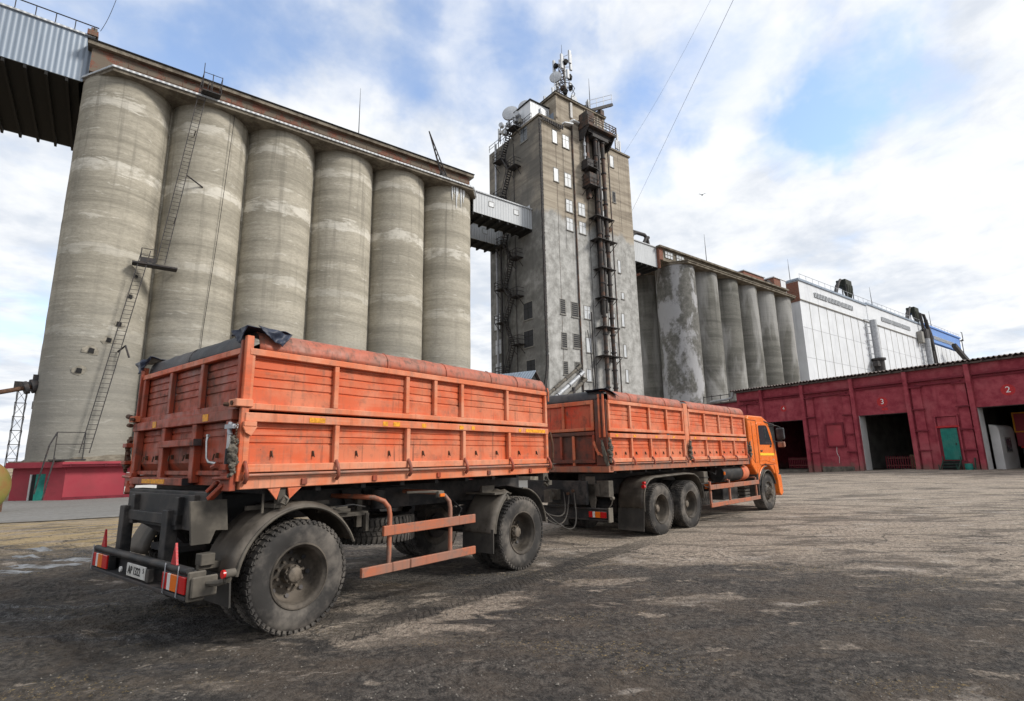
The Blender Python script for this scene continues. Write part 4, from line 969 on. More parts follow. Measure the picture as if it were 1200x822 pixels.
# ------------------------------------------------------------------ the truck
def build_truck():
    t = thing('dump_truck', 'orange three-axle dump truck with a boxy cab, coupled ahead of the trailer', 'truck', (9.38,7.39,0), R(9.3))
    W = 2.50
    def box_pair(x0, x1, nst):
        st = [x0+.03 + (x1-x0-.06)*i/nst for i in range(nst+1)]
        boards(t, x0, x1, 0, -1, (1.48,2.03), (2.07,2.66), st, st, M['orange'], M['orange_rail'])
        boards(t, x0, x1, W, 1, (1.48,2.03), (2.07,2.66), st, st, M['orange'], M['orange_rail'], hooks=False)
        for sx in st:
            m = MB(); m.tube([(sx,.0,1.58),(sx,-.03,1.54),(sx,-.055,1.48),(sx,-.05,1.42)], .019, 6); m.obj('hinge_hook', M['orange_dirty'], t, smooth=60)
        cover_strip(t, x0+.04, x1-.01, 0, -1, 2.655, 2.87, M['cover'], seams=[x0+(x1-x0)*f for f in (.27,.74)])
        cover_strip(t, x0+.04, x1-.01, W, 1, 2.655, 2.87, M['cover'])
        m = MB(); m.tube([(x0+.02,-.03,1.455),(x1-.02,-.03,1.455)], .014, 8); m.obj('hinge_rod', M['orange_dusty'], t, smooth=60)
        for f in (.06,.27,.55,.8):
            m = MB(); a = x0+(x1-x0)*f; m.box(a, a+.09, -.016, -.012, 1.965, 2.01); m.obj('reflector_patch', M['reflector_yellow'], t)
    box_pair(-1.72, 1.38, 4); box_pair(1.62, 5.10, 4)
    m = MB(); m.box(1.40, 1.60, .0, .06, 1.42, 2.78); m.obj('middle_post', M['orange_rail'], t, bevel=.006)
    m = MB(); m.box(1.40, 1.60, W-.06, W, 1.42, 2.78); m.obj('middle_post', M['orange_rail'], t, bevel=.006)
    for sx in (1.5, 5.16, -1.78):
        m = MB()
        for k in range(14):
            f = k/13; q = V((sx+rnd.uniform(-.03,.03), -.045+rnd.uniform(-.02,.01), 1.92-.42*f)); rr_ = .02+.025*math.sin(PI*f); m.tube([q+V((.01,0,.02)), q-V((.01,0,.025))], rr_, 6)
        m.obj('chain_bundle', M['rag'], t, smooth=60)
    m = MB(); m.box(-1.76, 5.12, .0, .08, 1.32, 1.43); m.obj('floor_side_beam', M['orange_dusty'], t, bevel=.006)
    m = MB(); m.box(-1.76, 5.12, W-.08, W, 1.32, 1.43); m.obj('floor_side_beam', M['orange_dusty'], t, bevel=.006)
    m = MB(); m.box(-1.70, 5.08, .1, W-.1, 1.36, 1.45); m.obj('cargo_floor', M['orange_dirty'], t)
    m = MB()
    for k in range(12): m.box(-1.5+k*.57, -1.43+k*.57, .08, W-.08, 1.27, 1.355)
    m.obj('floor_cross_members', M['chassis'], t)
    m = MB(); N = 20; vs = []
    for i in range(N+1):
        for j in range(N+1):
            x = -1.6+6.6*i/N; y = .2+(W-.4)*j/N; vs.append((x, y, 2.81+.03*noise.noise(V((x*1.5,y*1.5,4)))-.06*math.sin(PI*j/N)))
    m.add(vs, [(i*(N+1)+j, (i+1)*(N+1)+j, (i+1)*(N+1)+j+1, i*(N+1)+j+1) for i in range(N) for j in range(N)]); m.obj('load_cover', M['tarp'], t, smooth=80)
    # tailgate (smoother, framed panels)
    X0 = -1.74
    def rb(nm, ya, yb, xa, xb, za, zb, mt='orange_dirty', bev=.006):
        m = MB(); m.box(X0-xa, X0-xb, ya, yb, za, zb); return m.obj(nm, M[mt], t, bevel=bev)
    rb('upper_tailgate', .34, W-.08, -.01, -.05, 2.12, 2.66, 'tail_red'); rb('lower_tailgate', .34, W-.08, -.01, -.05, 1.48, 2.08, 'tail_brown')
    for ya, yb, za, zb, mt in ((.32,W-.06,2.60,2.68,'orange'),(.32,W-.06,2.09,2.15,'orange'),(.32,W-.06,2.00,2.07,'tail_brown'),(.32,W-.06,1.47,1.54,'tail_brown'),
                               (.32,.38,2.15,2.60,'orange'),(1.04,1.10,2.15,2.60,'orange'),(1.75,1.82,2.15,2.60,'orange'),(W-.14,W-.08,2.15,2.60,'orange'),
                               (.32,.37,1.54,2.0,'orange_dirty'),(.80,.86,1.42,2.0,'orange'),(1.12,1.17,1.54,2.0,'orange_dirty'),(1.75,1.82,1.54,2.0,'orange_dirty'),(W-.14,W-.08,1.54,2.0,'orange_dirty')):
        rb('tailgate_frame_bar', ya, yb, .035, .0, za, zb, mt)
    rb('corner_panel', .04, .30, .02, -.03, 1.42, 2.68, 'tail_brown'); rb('corner_panel', W-.06, W, .02, -.03, 1.42, 2.68, 'orange_dirty')
    for ya in (.06, .16): rb('corner_post', ya, ya+.04, .05, .02, 1.95, 2.78, 'orange')
    rb('rear_floor_beam', .0, W, .06, -.1, 1.30, 1.41, 'orange_dusty')
    cover_strip(t, .10, W-.1, X0, -1, 2.665, 2.88, M['tarp'], axis='y', name='rear_cover')
    m = MB(); vs = []
    for i in range(11):
        for j in range(9):
            u, v = i/10, j/8; vs.append((X0-.05+.42*v*(1-.3*u), -.035+.55*u, 2.885-.05*u*v-.14*(1-u)**6*v+.014*noise.noise(V((u*4,v*3,2)))))
    m.add(vs, [(i*9+j, i*9+j+1, (i+1)*9+j+1, (i+1)*9+j) for i in range(10) for j in range(8)]); q = m.obj('tarpaulin_flap', M['navy'], t, smooth=70).modifiers.new('s','SOLIDIFY'); q.thickness = .008
    m = MB(); m.tube([(X0-.07,.3,1.88),(X0-.09,.24,1.7),(X0-.06,.12,1.6)],.018,6); m.beam((X0-.06,.32,1.86),(X0-.1,.18,1.62),.04,.02); m.obj('latch_lever', M['orange'], t)
    m = MB(); m.tube([(X0-.05,.14,1.9),(X0-.06,.10,1.7),(X0-.05,.05,1.5),(X0-.04,.03,1.42)],[.02,.035,.04,.03],8); m.obj('latch_bundle', M['rag'], t, smooth=60)
    # chassis
    for ya in (.78, 1.62):
        m = MB(); m.box(-1.85, 7.2, ya, ya+.10, .82, 1.12); m.obj('chassis_rail', M['chassis'], t, bevel=.006)
        m = MB(); m.box(-1.6, 5.0, ya+.01, ya+.09, 1.122, 1.268); m.obj('subframe_rail', M['chassis'], t, bevel=.006)
    m = MB(); m.box(-1.86,-1.78,.5,2.0,.70,1.14); m.obj('rear_cross_member', M['chassis'], t, bevel=.006)
    m = MB(); m.box(-1.98,-1.84,1.12,1.38,.78,.98); m.cyl((-2.05,1.25,.86),(-1.84,1.25,.86),.07,n=14); m.box(-2.14,-2.05,1.18,1.32,.74,.97); m.obj('tow_hitch', M['dusty'], t, smooth=30)
    m = MB(); m.prism([(.42,1.22),(.62,1.22),(.62,.90),(.56,.78),(.50,.58),(.44,.62),(.40,.8)],'x',-1.70,-1.66); m.box(-1.7,-1.5,.32,.62,.86,1.08); m.obj('rear_bracket', M['dusty'], t, bevel=.004)
    m = MB(); m.box(-1.66,-1.5,.12,.40,.84,1.14); m.box(-1.68,-1.66,.16,.22,.92,.98); m.obj('battery_box', M['dusty'], t, bevel=.008)
    m = MB(); m.box(-1.80,-1.72,.06,2.44,.42,.45); m.box(-1.74,-1.71,.06,2.44,.45,.62); m.tube([(-1.78,.06,.63),(-1.78,2.44,.63)],.02,8); m.obj('rear_bumper', M['chassis'], t, bevel=.004)
    lamp_cluster(t, -1.80, .10, .50, .465, .595); lamp_cluster(t, -1.80, 2.0, 2.4, .465, .595)
    m = MB(); m.box(-1.83,-1.69,.03,.055,.40,.66); m.obj('bumper_end', M['dusty'], t, bevel=.006)
    m = MB(); m.tube([(-1.74,.1,.63),(-1.73,.03,.72),(-1.73,-.0,.80)],.01,6); m.cyl((-1.77,.0,.83),(-1.70,.0,.83),.032,n=12); m.obj('marker_lamp', M['dusty'], t, smooth=40)
    # wheels: two driven axles with twins, one steered
    for x in (.10, 1.44):
        add_wheel(t, x, .16, rot=rnd.uniform(0,6)); add_wheel(t, x, .50, rot=1, bare=True)
        add_wheel(t, x, 2.34, left=True, rot=2); add_wheel(t, x, 2.0, left=True, rot=.4, bare=True)
        m = MB(); m.cyl((x,.3,.51),(x,2.2,.51),.09,n=14); m.lathe([(0,.95),(.18,1.0),(.24,1.15),(.24,1.35),(.18,1.5),(0,1.55)],24,'y',(x,0,.51)); m.obj('axle', M['darkiron'], t, smooth=40)
    m = MB(); m.beam((-.05,.86,.70),(1.6,.86,.70),.10,.12); m.beam((-.05,1.65,.70),(1.6,1.65,.70),.10,.12); m.cyl((.77,.6,.62),(.77,1.9,.62),.09,n=14); m.obj('leaf_spring', M['darkiron'], t, smooth=40)
    add_wheel(t, 6.45, .16, front=True, rot=.3, steer=R(-2)); add_wheel(t, 6.45, 2.34, left=True, front=True, rot=.3, steer=R(-2))
    m = MB(); m.beam((6.45,.3,.48),(6.45,2.2,.48),.12,.12); m.obj('front_axle', M['darkiron'], t)
    # long mudguard over the tandem
    m = MB(); vs = []; path = [(-.62,.52),(-.62,.70),(-.59,.88),(-.50,1.03),(-.36,1.12),(-.18,1.16),(.4,1.175),(1.3,1.19),(1.66,1.17),(1.86,1.09),(2.0,.95),(2.07,.78),(2.09,.6)]
    cols = 9
    for (x, z) in path:
        for k in range(cols):
            f = k/(cols-1); o_ = .022 if k % 2 else 0
            vs.append((x - (o_ if x < -.3 else 0), .0+.60*f, z + (o_ if -.3 < x < 1.8 else 0)))
    m.add(vs, [(i*cols+k, i*cols+k+1, (i+1)*cols+k+1, (i+1)*cols+k) for i in range(len(path)-1) for k in range(cols-1)])
    o = m.obj('fender', M['fender'], t, smooth=60); q = o.modifiers.new('s','SOLIDIFY'); q.thickness = .014
    m = MB(); m.tube([(x, .0, z-.01) for x, z in path], .02, 6); m.obj('fender_lip', M['dusty'], o, smooth=60)
    o2 = o.copy(); COL.objects.link(o2); o2.parent = t; o2.location = (0, 1.90, 0)
    m = MB(); m.hexa([(-.66,.02,.13),(-.645,.02,.13),(-.63,.62,.13),(-.645,.62,.13)],[(-.64,.0,.56),(-.625,.0,.56),(-.625,.60,.56),(-.64,.60,.56)]); m.obj('mud_flap', M['flap'], t)
    m = MB(); m.hexa([(-.66,1.9,.13),(-.645,1.9,.13),(-.63,2.5,.13),(-.645,2.5,.13)],[(-.64,1.9,.56),(-.625,1.9,.56),(-.625,2.5,.56),(-.64,2.5,.56)]); m.obj('mud_flap', M['flap'], t)
    m = MB(); m.tube([(-.62,.0,.95),(-.66,-.03,1.0)],.012,6); m.cyl((-.68,-.03,.99),(-.62,-.03,.99),.035,n=12); m.cyl((-.66,-.03,1.06),(-.60,-.03,1.06),.03,n=12); m.obj('side_marker_lamp', M['red_lens'], t, smooth=40)
    # side guard
    for z0, z1, a, b in ((.76,.875,2.50,5.72),(.35,.45,2.50,5.72)):
        m = MB(); m.box(a, b, .0, .035, z0, z1); m.obj('guard_rail', M['orange_dusty'], t, bevel=.006)
    for sx in (2.6, 3.75, 5.6):
        m = MB(); m.box(sx-.03, sx+.03, .04, .08, .36, .95); m.box(sx-.03,sx+.03,.08,.75,.93,.97); m.obj('guard_post', M['orange_dusty'], t, bevel=.004)
    m = MB(); m.box(2.28,2.50,.04,.40,.93,1.20); m.obj('control_box', M['dusty'], t, bevel=.02, seg=2)
    m = MB(); m.box(2.27,2.51,.03,.41,1.05,1.07); m.obj('box_strap', M['chassis'], t)
    # fuel tank, air receiver, spare wheel
    m = MB(); m.cyl((3.55,.28,1.10),(5.20,.28,1.10),.205,n=32); a_ = m.obj('fuel_tank', M['chassis'], t, smooth=40, bevel=.01)
    m = MB(); m.lathe([(.0,5.30),(.12,5.295),(.19,5.27),(.222,5.22),(.222,4.80),(.206,4.80)],32,'x',(0,.28,1.10)); m.obj('tank_end_cap', M['orange'], a_, smooth=50)
    m = MB(); m.box(3.9,4.9,.30,.72,.42,.74); m.obj('battery_box', M['chassis'], t, bevel=.02, seg=2)
    m = MB()
    for k in range(4): m.box(5.0,5.35,.14,.45,.40+.09*k,.47+.09*k)
    m.obj('air_dryer_box', M['dusty'], t, bevel=.015)
    e = part_empty('spare_wheel', t, (3.2, .85, .52), (PI/2, 0, 0))
    for nm, me in (('tyre', _ty), ('rim', _ri)):
        o = bpy.data.objects.new(nm, me); COL.objects.link(o); o.parent = e
    m = MB(); m.tube([(3.1,.3,1.2),(3.2,.15,1.1),(3.35,.2,1.2)],.012,6); m.tube([(2.6,.4,1.0),(3.0,.35,.8),(3.6,.4,.75)],.015,6); m.beam((2.6,.4,.90),(5.6,.4,.90),.05,.06); m.obj('brake_pipe', M['darkiron'], t, smooth=50)
    m = MB(); m.box(3.45,3.5,.02,.06,1.08,1.16); m.obj('marker_lamp', M['orange_lens'], t, bevel=.006)
    # coupling hoses to the trailer (sagging loops)
    for k, (ya, zz_) in enumerate(((.80,.95),(.92,.9),(1.05,.92))):
        pts = []
        for i in range(15):
            f = i/14; pts.append((-1.85-1.15*f, ya-.35*math.sin(PI*f)*(1 if k != 1 else .6), zz_-.05*f - (.60-.12*k)*math.sin(PI*f)**.8))
        m = MB(); m.tube(pts, .013, 6); m.obj('coupling_hose', M['flap'], t, smooth=60)
    for ya, za in ((.8,.95),(.92,.9)):
        m = MB(); m.cyl((-1.9,ya,za),(-1.84,ya,za),.03,n=8); m.obj('hose_coupling', M['rusty'], t)
    # cab
    Wc = 2.46; y0 = .02
    side = [(5.36,1.30),(5.36,2.60),(5.46,2.69),(6.55,2.70),(6.95,2.58),(7.05,2.45),(7.42,1.85),(7.52,1.50),(7.56,1.02),(7.50,.98),(7.12,1.00),(7.02,1.10),(6.80,1.24),(6.45,1.30),(6.10,1.24),(5.90,1.10),(5.82,1.02),(5.72,1.02)]
    m = MB(); m.prism(side, 'y', y0, y0+Wc); cabo = m.obj('cab', M['cab'], t, bevel=.035, seg=3)
    # door with window
    def on_side(nm, poly, y_a, y_b, mt, par, bev=.006):
        m = MB(); m.prism(poly, 'y', y_a, y_b); return m.obj(nm, M[mt], par, bevel=bev)
    for s_, yy in ((-1, y0), (1, y0+Wc)):
        dr = on_side('cab_door', [(6.00,1.38),(6.00,2.46),(6.04,2.50),(6.78,2.51),(6.90,2.46),(7.24,1.92),(7.30,1.30),(6.85,1.34),(6.45,1.40)], yy+s_*.012, yy-s_*.02, 'cab', t, .012)
        on_side('door_window', [(6.10,1.86),(6.10,2.38),(6.14,2.42),(6.72,2.44),(6.82,2.40),(7.13,1.90),(7.11,1.86)], yy+s_*.016, yy+s_*.006, 'glass', dr, .0)
        on_side('window_divider', [(6.60,1.86),(6.60,2.43),(6.63,2.43),(6.63,1.86)], yy+s_*.022, yy+s_*.014, 'chassis', dr, .0)
        on_side('door_handle', [(6.10,1.66),(6.10,1.70),(6.24,1.70),(6.24,1.66)], yy+s_*.035, yy+s_*.012, 'chassis', dr, .006)
        on_side('door_handle', [(6.92,1.78),(6.92,1.84),(7.02,1.86),(7.02,1.80)], yy+s_*.035, yy+s_*.012, 'chassis', dr, .006)
        on_side('door_stripe', [(6.03,1.55),(6.03,1.62),(7.22,1.61),(7.22,1.54)], yy+s_*.022, yy+s_*.010, 'stripe_yellow', dr, .0)
        for gx0, gx1, gz0, gz1 in ((5.60,5.615,1.36,2.5),(5.965,5.98,1.32,2.56),(5.38,5.98,2.55,2.565),(5.64,5.655,1.34,2.46)):
            m = MB(); m.box(gx0, gx1, yy+s_*.004, yy-s_*.01, gz0, gz1); m.obj('panel_gap', M['underside'], t)
        m = MB(); m.box(5.98, 7.28, yy+s_*.006, yy-s_*.01, 1.275, 1.29); m.obj('panel_gap', M['underside'], t)
        on_side('quarter_panel', [(5.66,1.34),(5.60,2.44),(5.92,2.46),(5.94,1.34)], yy+s_*.010, yy-s_*.02, 'cab', t, .01)
        on_side('quarter_panel', [(5.40,1.52),(5.40,2.50),(5.56,2.50),(5.60,1.38)], yy+s_*.008, yy-s_*.02, 'cab', t, .01)
        # front step / corner bumper
        m = MB(); m.prism([(7.10,1.26),(7.22,1.28),(7.40,1.20),(7.42,.96),(7.62,.96),(7.68,.42),(7.50,.34),(7.36,.42),(7.30,.80),(7.20,1.02)],'y', yy+s_*.02, yy-s_*.30); m.obj('corner_bumper', M['cab'], t, bevel=.02, seg=2)
        wa = wheel_arch(t, 6.45, yy+s_*.03 if s_ < 0 else yy-.4, yy+.40 if s_ < 0 else yy+s_*.03, .52, .64, 18, 165, M['chassis'], ribs=False)
        fl = wheel_arch(t, 6.45, yy-.012 if s_ < 0 else yy-.1, yy+.10 if s_ < 0 else yy+.012, .53, .74, 88, 152, M['cab'], name='fender_flare', ribs=False)
        m = MB(); m.box(5.72,5.76, yy if s_ < 0 else yy-.4, yy+.4 if s_ < 0 else yy, .36, 1.15); m.obj('front_mud_flap', M['flap'], t)
        # mirrors on arms
        yo = yy+s_*.20
        m = MB(); m.tube([(7.05,yy,2.42),(7.25,yo-s_*.06,2.44),(7.42,yo,2.40),(7.44,yo,1.98),(7.30,yy+s_*.02,1.95)], .016, 8); ma = m.obj('mirror_arm', M['darkiron'], t, smooth=50)
        m = MB(); m.prism([(7.36,2.04),(7.36,2.34),(7.40,2.38),(7.47,2.36),(7.48,2.06),(7.44,2.02)],'y', yo-.11, yo+.11); m.obj('wing_mirror', M['tarp'], ma, bevel=.02, seg=2)
        m = MB(); m.prism([(7.36,1.78),(7.36,1.92),(7.40,1.96),(7.47,1.94),(7.48,1.80)],'y', yo-.10, yo+.10); m.obj('wing_mirror', M['orange_dusty'], ma, bevel=.02, seg=2)
        m = MB(); m.tube([(6.3,yy-s_*.1,2.66),(6.9,yy+s_*.05,2.50),(7.2,yy+s_*.1,2.46)],.02,6); m.obj('visor_bracket', M['darkiron'], t, smooth=40)
        m = MB(); m.box(7.50,7.56, yy-s_*.34, yy-s_*.06, .60, .82); m.obj('turn_lamp', M['orange_lens'], t)
    m = MB(); m.hexa([(7.02,.16,2.46),(7.06,.16,2.46),(7.06,2.34,2.46),(7.02,2.34,2.46)],[(6.96,.16,2.60),(7.22,.16,2.50),(7.22,2.34,2.50),(6.96,2.34,2.60)]); m.obj('sun_visor', M['chassis'], t, bevel=.01)
    ws = MB(); ws.hexa([(7.42,.18,1.87),(7.46,.18,1.87),(7.46,2.32,1.87),(7.42,2.32,1.87)],[(7.08,.20,2.42),(7.12,.20,2.42),(7.12,2.30,2.42),(7.08,2.30,2.42)]); ws.obj('windscreen', M['glass'], t)
    m = MB(); m.box(7.54,7.60,.35,2.15,1.05,1.40); m.obj('grille', M['chassis'], t, bevel=.01)
    m = MB(); m.box(7.48,7.70,.28,2.22,.40,.92); m.obj('front_bumper', M['cab'], t, bevel=.03, seg=2)
    m = MB(); m.box(5.30,5.345,.10,.32,1.55,2.62); m.tube([(5.30,.2,2.6),(5.30,.2,1.3)],.07,12); m.tube([(5.3,.9,2.5),(5.3,.9,1.3)],.1,14); m.obj('air_intake', M['chassis'], t, smooth=40)
    m = MB(); m.prism([(5.20,1.32),(5.20,1.85),(5.34,1.95),(5.34,1.32)],'y',.06,.12); m.box(5.1,5.7,.62,2.3,.95,1.25); m.obj('cab_mount', M['chassis'], t, bevel=.006)
    m = MB(); m.box(7.10,7.13,-.005,.008,1.40,1.44); m.obj('door_sticker', M['plate'], t)
    return t
build_truck()
# ------------------------------------------------------------------ silo blocks (row along world X)
VC = 51.66
def silo_mb(r_, z0, z1, n=64, rough=.02, seed=0):
    m = MB(); rings = 60; vs = []
    for i in range(rings+1):
        z = z0 + (z1-z0)*i/rings
        for k in range(n):
            a = 2*PI*k/n; q = r_ + rough*noise.noise(V((math.cos(a)*3+seed, math.sin(a)*3, z*.8))) + (.02 if i % 3 == 0 else 0)*noise.noise(V((a*2, seed, z)))
            vs.append((q*math.cos(a), q*math.sin(a), z))
    m.add(vs, [(i*n+k, i*n+(k+1)%n, (i+1)*n+(k+1)%n, (i+1)*n+k) for i in range(rings) for k in range(n)])
    return m
def slab(poly, z0, z1):
    m = MB(); m.prism(poly, 'z', z0, z1); return m
b1 = thing('grain_silo_block', 'nearest block of six tall beige concrete silos under one dark cornice', 'silo block', (0,0,0))
SX = [-1.10 + 6.118*i for i in range(6)]
for i, x in enumerate(SX):
    silo_mb(3.094, 1.6, 32.0, seed=i*7).obj('silo', M['silo'], b1, loc=(x, VC, 0), smooth=80)
for i in range(6):
    m = MB(); m.cyl((0,0,1.6),(0,0,32.), 3.05, n=32, cap=False); m.obj('silo', M['silo'], b1, loc=(SX[i], VC+6.15, 0), smooth=80)
for i in range(5):
    m = MB(); m.box(SX[i]+2.2, SX[i]+3.9, VC-.75, VC+5, 1.6, 32.); m.obj('infill_wall', M['silo'], b1)
out1 = [(-2.3,48.0),(31.2,48.0),(32.6,49.6),(33.1,52),(33.1,62),(-4.5,62),(-4.5,51.4)]
slab(out1, 32.0, 32.30).obj('cornice', M['cornice'], b1)
e1 = [(-2.32,47.93),(31.25,47.93),(32.7,49.6),(33.17,52),(33.1,52),(32.6,49.65),(31.2,48.0),(-2.3,48.0),(-4.5,51.4),(-4.57,51.4)]
m = MB()
for a, b in zip([(-4.56,51.4),(-2.33,47.92),(31.25,47.92),(32.7,49.58)], [(-2.33,47.92),(31.25,47.92),(32.7,49.58),(33.16,52.)]):
    m.beam((a[0],a[1],32.36),(b[0],b[1],32.36),.10,.16)
m.obj('cornice_flashing', M['corr_pale'], b1)
out1b = [(-1.9,48.5),(31.0,48.5),(32.2,50),(32.6,52),(32.6,61),(-4.2,61),(-4.2,51.6)]
slab(out1b, 32.302, 32.75).obj('parapet', M['brick_plaster'], b1)
m = MB(); m.box(-3.9, 32.2, 50.3, 60.5, 32.752, 34.9); m.obj('penthouse_wall', M['brick_plaster'], b1)
m = MB(); m.box(-4.2, 32.6, 49.9, 61, 34.902, 35.25); m.obj('penthouse_roof', M['cornice'], b1)
m = MB(); m.box(-4.25, 32.65, 49.80, 61.1, 35.252, 35.34); m.obj('roof_felt', M['underside'], b1)
rr_ = MB()
for y_ in (48.6,):
    for z_ in (33.0,): rr_.tube([(-1.5,y_,z_),(31,y_,z_)], .03, 5)
    for k in range(27): rr_.tube([(-1.4+k*1.25,y_,32.7),(-1.4+k*1.25,y_,33.35)], .025, 5)
rr_.obj('roof_railing', M['rusty'], b1)
m = MB()
for dx, ln_ in ((-.3,1.7),(-.05,.9),(.2,2.6),(.35,1.2),(.8,2.3),(1.15,1.6),(1.3,.9)):
    a_ = R(-97)+dx*.33; x = SX[5]+3.10*math.cos(a_); y = VC+3.12*math.sin(a_)
    m.tube([(x,y,32.05),(x,y-.02,32.05-ln_*.5),(x,y-.03,32.05-ln_)], [.10,.08,.02], 7)
m.obj('icicles', M['snow_clean'], b1, smooth=60)
# inspection holes low on the first shafts
def hole(x_i, ang, z, s=1.):
    a = R(ang); c = V((SX[x_i]+3.10*math.cos(a), VC+3.10*math.sin(a), z)); n_ = V((math.cos(a), math.sin(a), 0)); tgt = V((-n_.y, n_.x, 0))
    m = MB(); N = 9
    vs = [c + n_*.03]; 
    for k in range(N):
        t_ = 2*PI*k/N; q = .5*s*rnd.uniform(.5, 1.2); vs.append(c + n_*.015 + tgt*q*math.cos(t_) + V((0,0,1))*q*math.sin(t_)*.75)
    m.add(vs, [(0, 1+k, 1+(k+1)%N) for k in range(N)]); o = m.obj('patched_hole', M['pale_conc'], b1)
    m = MB(); p0 = c + n_*.06
    m.add([p0 + tgt*a1 + V((0,0,b1_)) + n_*d for d in (-.2, .03) for a1, b1_ in ((-.17*s,-.15*s),(.17*s,-.2*s),(.2*s,.13*s),(-.1*s,.19*s))], [(0,3,2,1),(4,5,6,7),(0,1,5,4),(1,2,6,5),(2,3,7,6),(3,0,4,7)]); m.obj('hole_opening', M['underside'], o)
hole(0, -103, 8.3); hole(0, -93, 9.8); hole(0, -67, 12.0, .9); hole(0, -76, 10.7, .9); hole(0, -57, 14.3, .8); hole(0, -52, 16.0, .6)
# ladders
def ladder(m, p, q, w_=.55, cage=False, side=V((1,0,0)), step=.33):
    p = V(p); q = V(q); s_ = side*(w_/2); L_ = (q-p).length; n = int(L_/step); d = (q-p)/n
    m.beam(p-s_, q-s_, .06, .05, (0,1,0)); m.beam(p+s_, q+s_, .06, .05, (0,1,0))
    for k in range(1, n): m.tube([p+d*k-s_, p+d*k+s_], .018, 5)
m = MB(); ladder(m, (2.25,48.1,17.0), (3.95,48.0,34.0)); lad = m.obj('ladder', M['darkiron'], b1)
m = MB(); m.tube([(3.3,48.1,24.9),(4.6,48.6,24.4)], .06, 6); m.tube([(2.9,48.1,21.),(2.9,49.6,21)], .04, 6); m.tube([(3.6,48.1,29.),(3.6,49.6,29)], .04, 6); m.obj('ladder_bracket', M['darkiron'], lad)
m = MB(); ladder(m, (-.85,48.0,2.5), (1.25,48.1,17.9)); m.obj('ladder', M['darkiron'], b1)
m = MB(); m.box(.45,3.4,48.0,48.9,16.75,16.87)
for x in (.95, 1.9): m.tube([(x,48.05,16.87),(x,48.05,18.0)], .035, 5)
m.tube([(.95,48.05,18.0),(1.9,48.05,18.0)], .03, 5); m.tube([(.95,48.05,17.45),(1.9,48.05,17.45)], .03, 5); m.box(.95,1.9,48.03,48.06,16.9,17.3)
m.obj('landing', M['darkiron'], b1)
m = MB(); m.box(3.7,5.1,47.2,48.3,32.5,32.6)
for x in (3.7,4.4,5.1):
    for y in (47.2,48.3): m.tube([(x,y,32.6),(x,y,34.2)], .035, 5)
for z_ in (33.4, 34.15): m.tube([(3.7,48.3,z_),(3.7,47.2,z_),(5.1,47.2,z_),(5.1,48.3,z_)], .03, 5)
m.tube([(3.7,47.2,34.2),(3.7,47.2,35.0)], .03, 5)
m.obj('ladder_cage', M['darkiron'], b1)
m = MB(); m.tube([(6.45,48.55,31.9),(6.0,48.55,20.),(5.6,48.5,12.),(5.45,48.5,3.)], .022, 5); m.obj('lightning_cable', M['underside'], b1)
m = MB(); m.tube([(.3,48.75,9.9),(.7,48.2,10.3),(1.0,47.9,9.4)], .07, 7); m.obj('bracket', M['darkiron'], b1)
# red plinth building
pl0 = thing('plinth_building', 'low crimson lean-to building round the foot of the nearest silos, teal door ajar', 'building', (0,0,0))
op = [(-1.7,47.9),(36,47.9),(36,49.5),(-4.2,62),(-4.9,62),(-4.6,50.2)]
wall_poly = [(-1.7,47.9),(36,47.9),(36,55),(-4.6,55),(-4.6,50.6)]
m = MB(); m.prism(wall_poly, 'z', -1.0, 1.55); m.obj('wall', M['plinth_red'], pl0)
rp = [(-1.9,47.5),(36.2,47.5),(36.2,55.2),(-5.0,55.2),(-5.0,50.3)]
m = MB(); m.prism(rp, 'z', 1.552, 1.93); m.obj('eaves', M['plinth_red'], pl0)
m = MB(); m.prism([(-1.8,47.6),(36,47.6),(36,55),(-4.9,55),(-4.9,50.4)], 'z', 1.932, 2.02); m.obj('roof', M['cornice'], pl0)
m = MB(); m.hexa([(-1.7,48.0,2.02),(36,48.0,2.02),(36,55,2.02),(-4.7,55,2.02)],[(-1.0,49.0,2.40),(36,49.0,2.40),(36,55,2.40),(-4.2,55,2.40)]); m.obj('roof_screed', M['cornice'], pl0)
m = MB(); m.tube([(-1.9,47.42,1.75),(36,47.42,1.75)], .04, 6); m.tube([(-1.9,47.44,1.62),(36,47.44,1.62)], .03, 6)
for k in range(20): m.box(-1.5+k*1.9,-1.42+k*1.9,47.38,47.5,1.58,1.8)
m.obj('pipe_run', M['red_trim'], pl0)
dv = (V((-4.6,50.6,0))-V((-1.7,47.9,0))).normalized(); nv = V((dv.y, -dv.x, 0)); nv = nv if nv.y < 0 else -nv
def on_ch(u, out, z): return V((-1.7,47.9,0)) + dv*u + nv*out + V((0,0,z))
def ch_box(u0, u1, o0, o1, z0, z1, nm, mt, par=pl0):
    m = MB(); m.hexa([on_ch(u0,o0,z0),on_ch(u1,o0,z0),on_ch(u1,o1,z0),on_ch(u0,o1,z0)],[on_ch(u0,o0,z1),on_ch(u1,o0,z1),on_ch(u1,o1,z1),on_ch(u0,o1,z1)]); return m.obj(nm, mt if not isinstance(mt, str) else M[mt], par)
dd = ch_box(1.45, 2.55, .0, .012, -.63, 1.12, 'doorway', 'underside')
ch_box(2.42, 2.55, .012, .06, -.63, 1.12, 'door_jamb', 'white_paint', dd)
m = MB(); a = on_ch(1.47,.03,0); b = a + nv*.25 - dv*(-.38)
m.hexa([(a.x,a.y,-.6),(a.x+.05,a.y,-.6),(b.x+.05,b.y,-.6),(b.x,b.y,-.6)],[(a.x,a.y,1.15),(a.x+.05,a.y,1.15),(b.x+.05,b.y,1.15),(b.x,b.y,1.15)]); m.obj('door', M['teal'], dd)
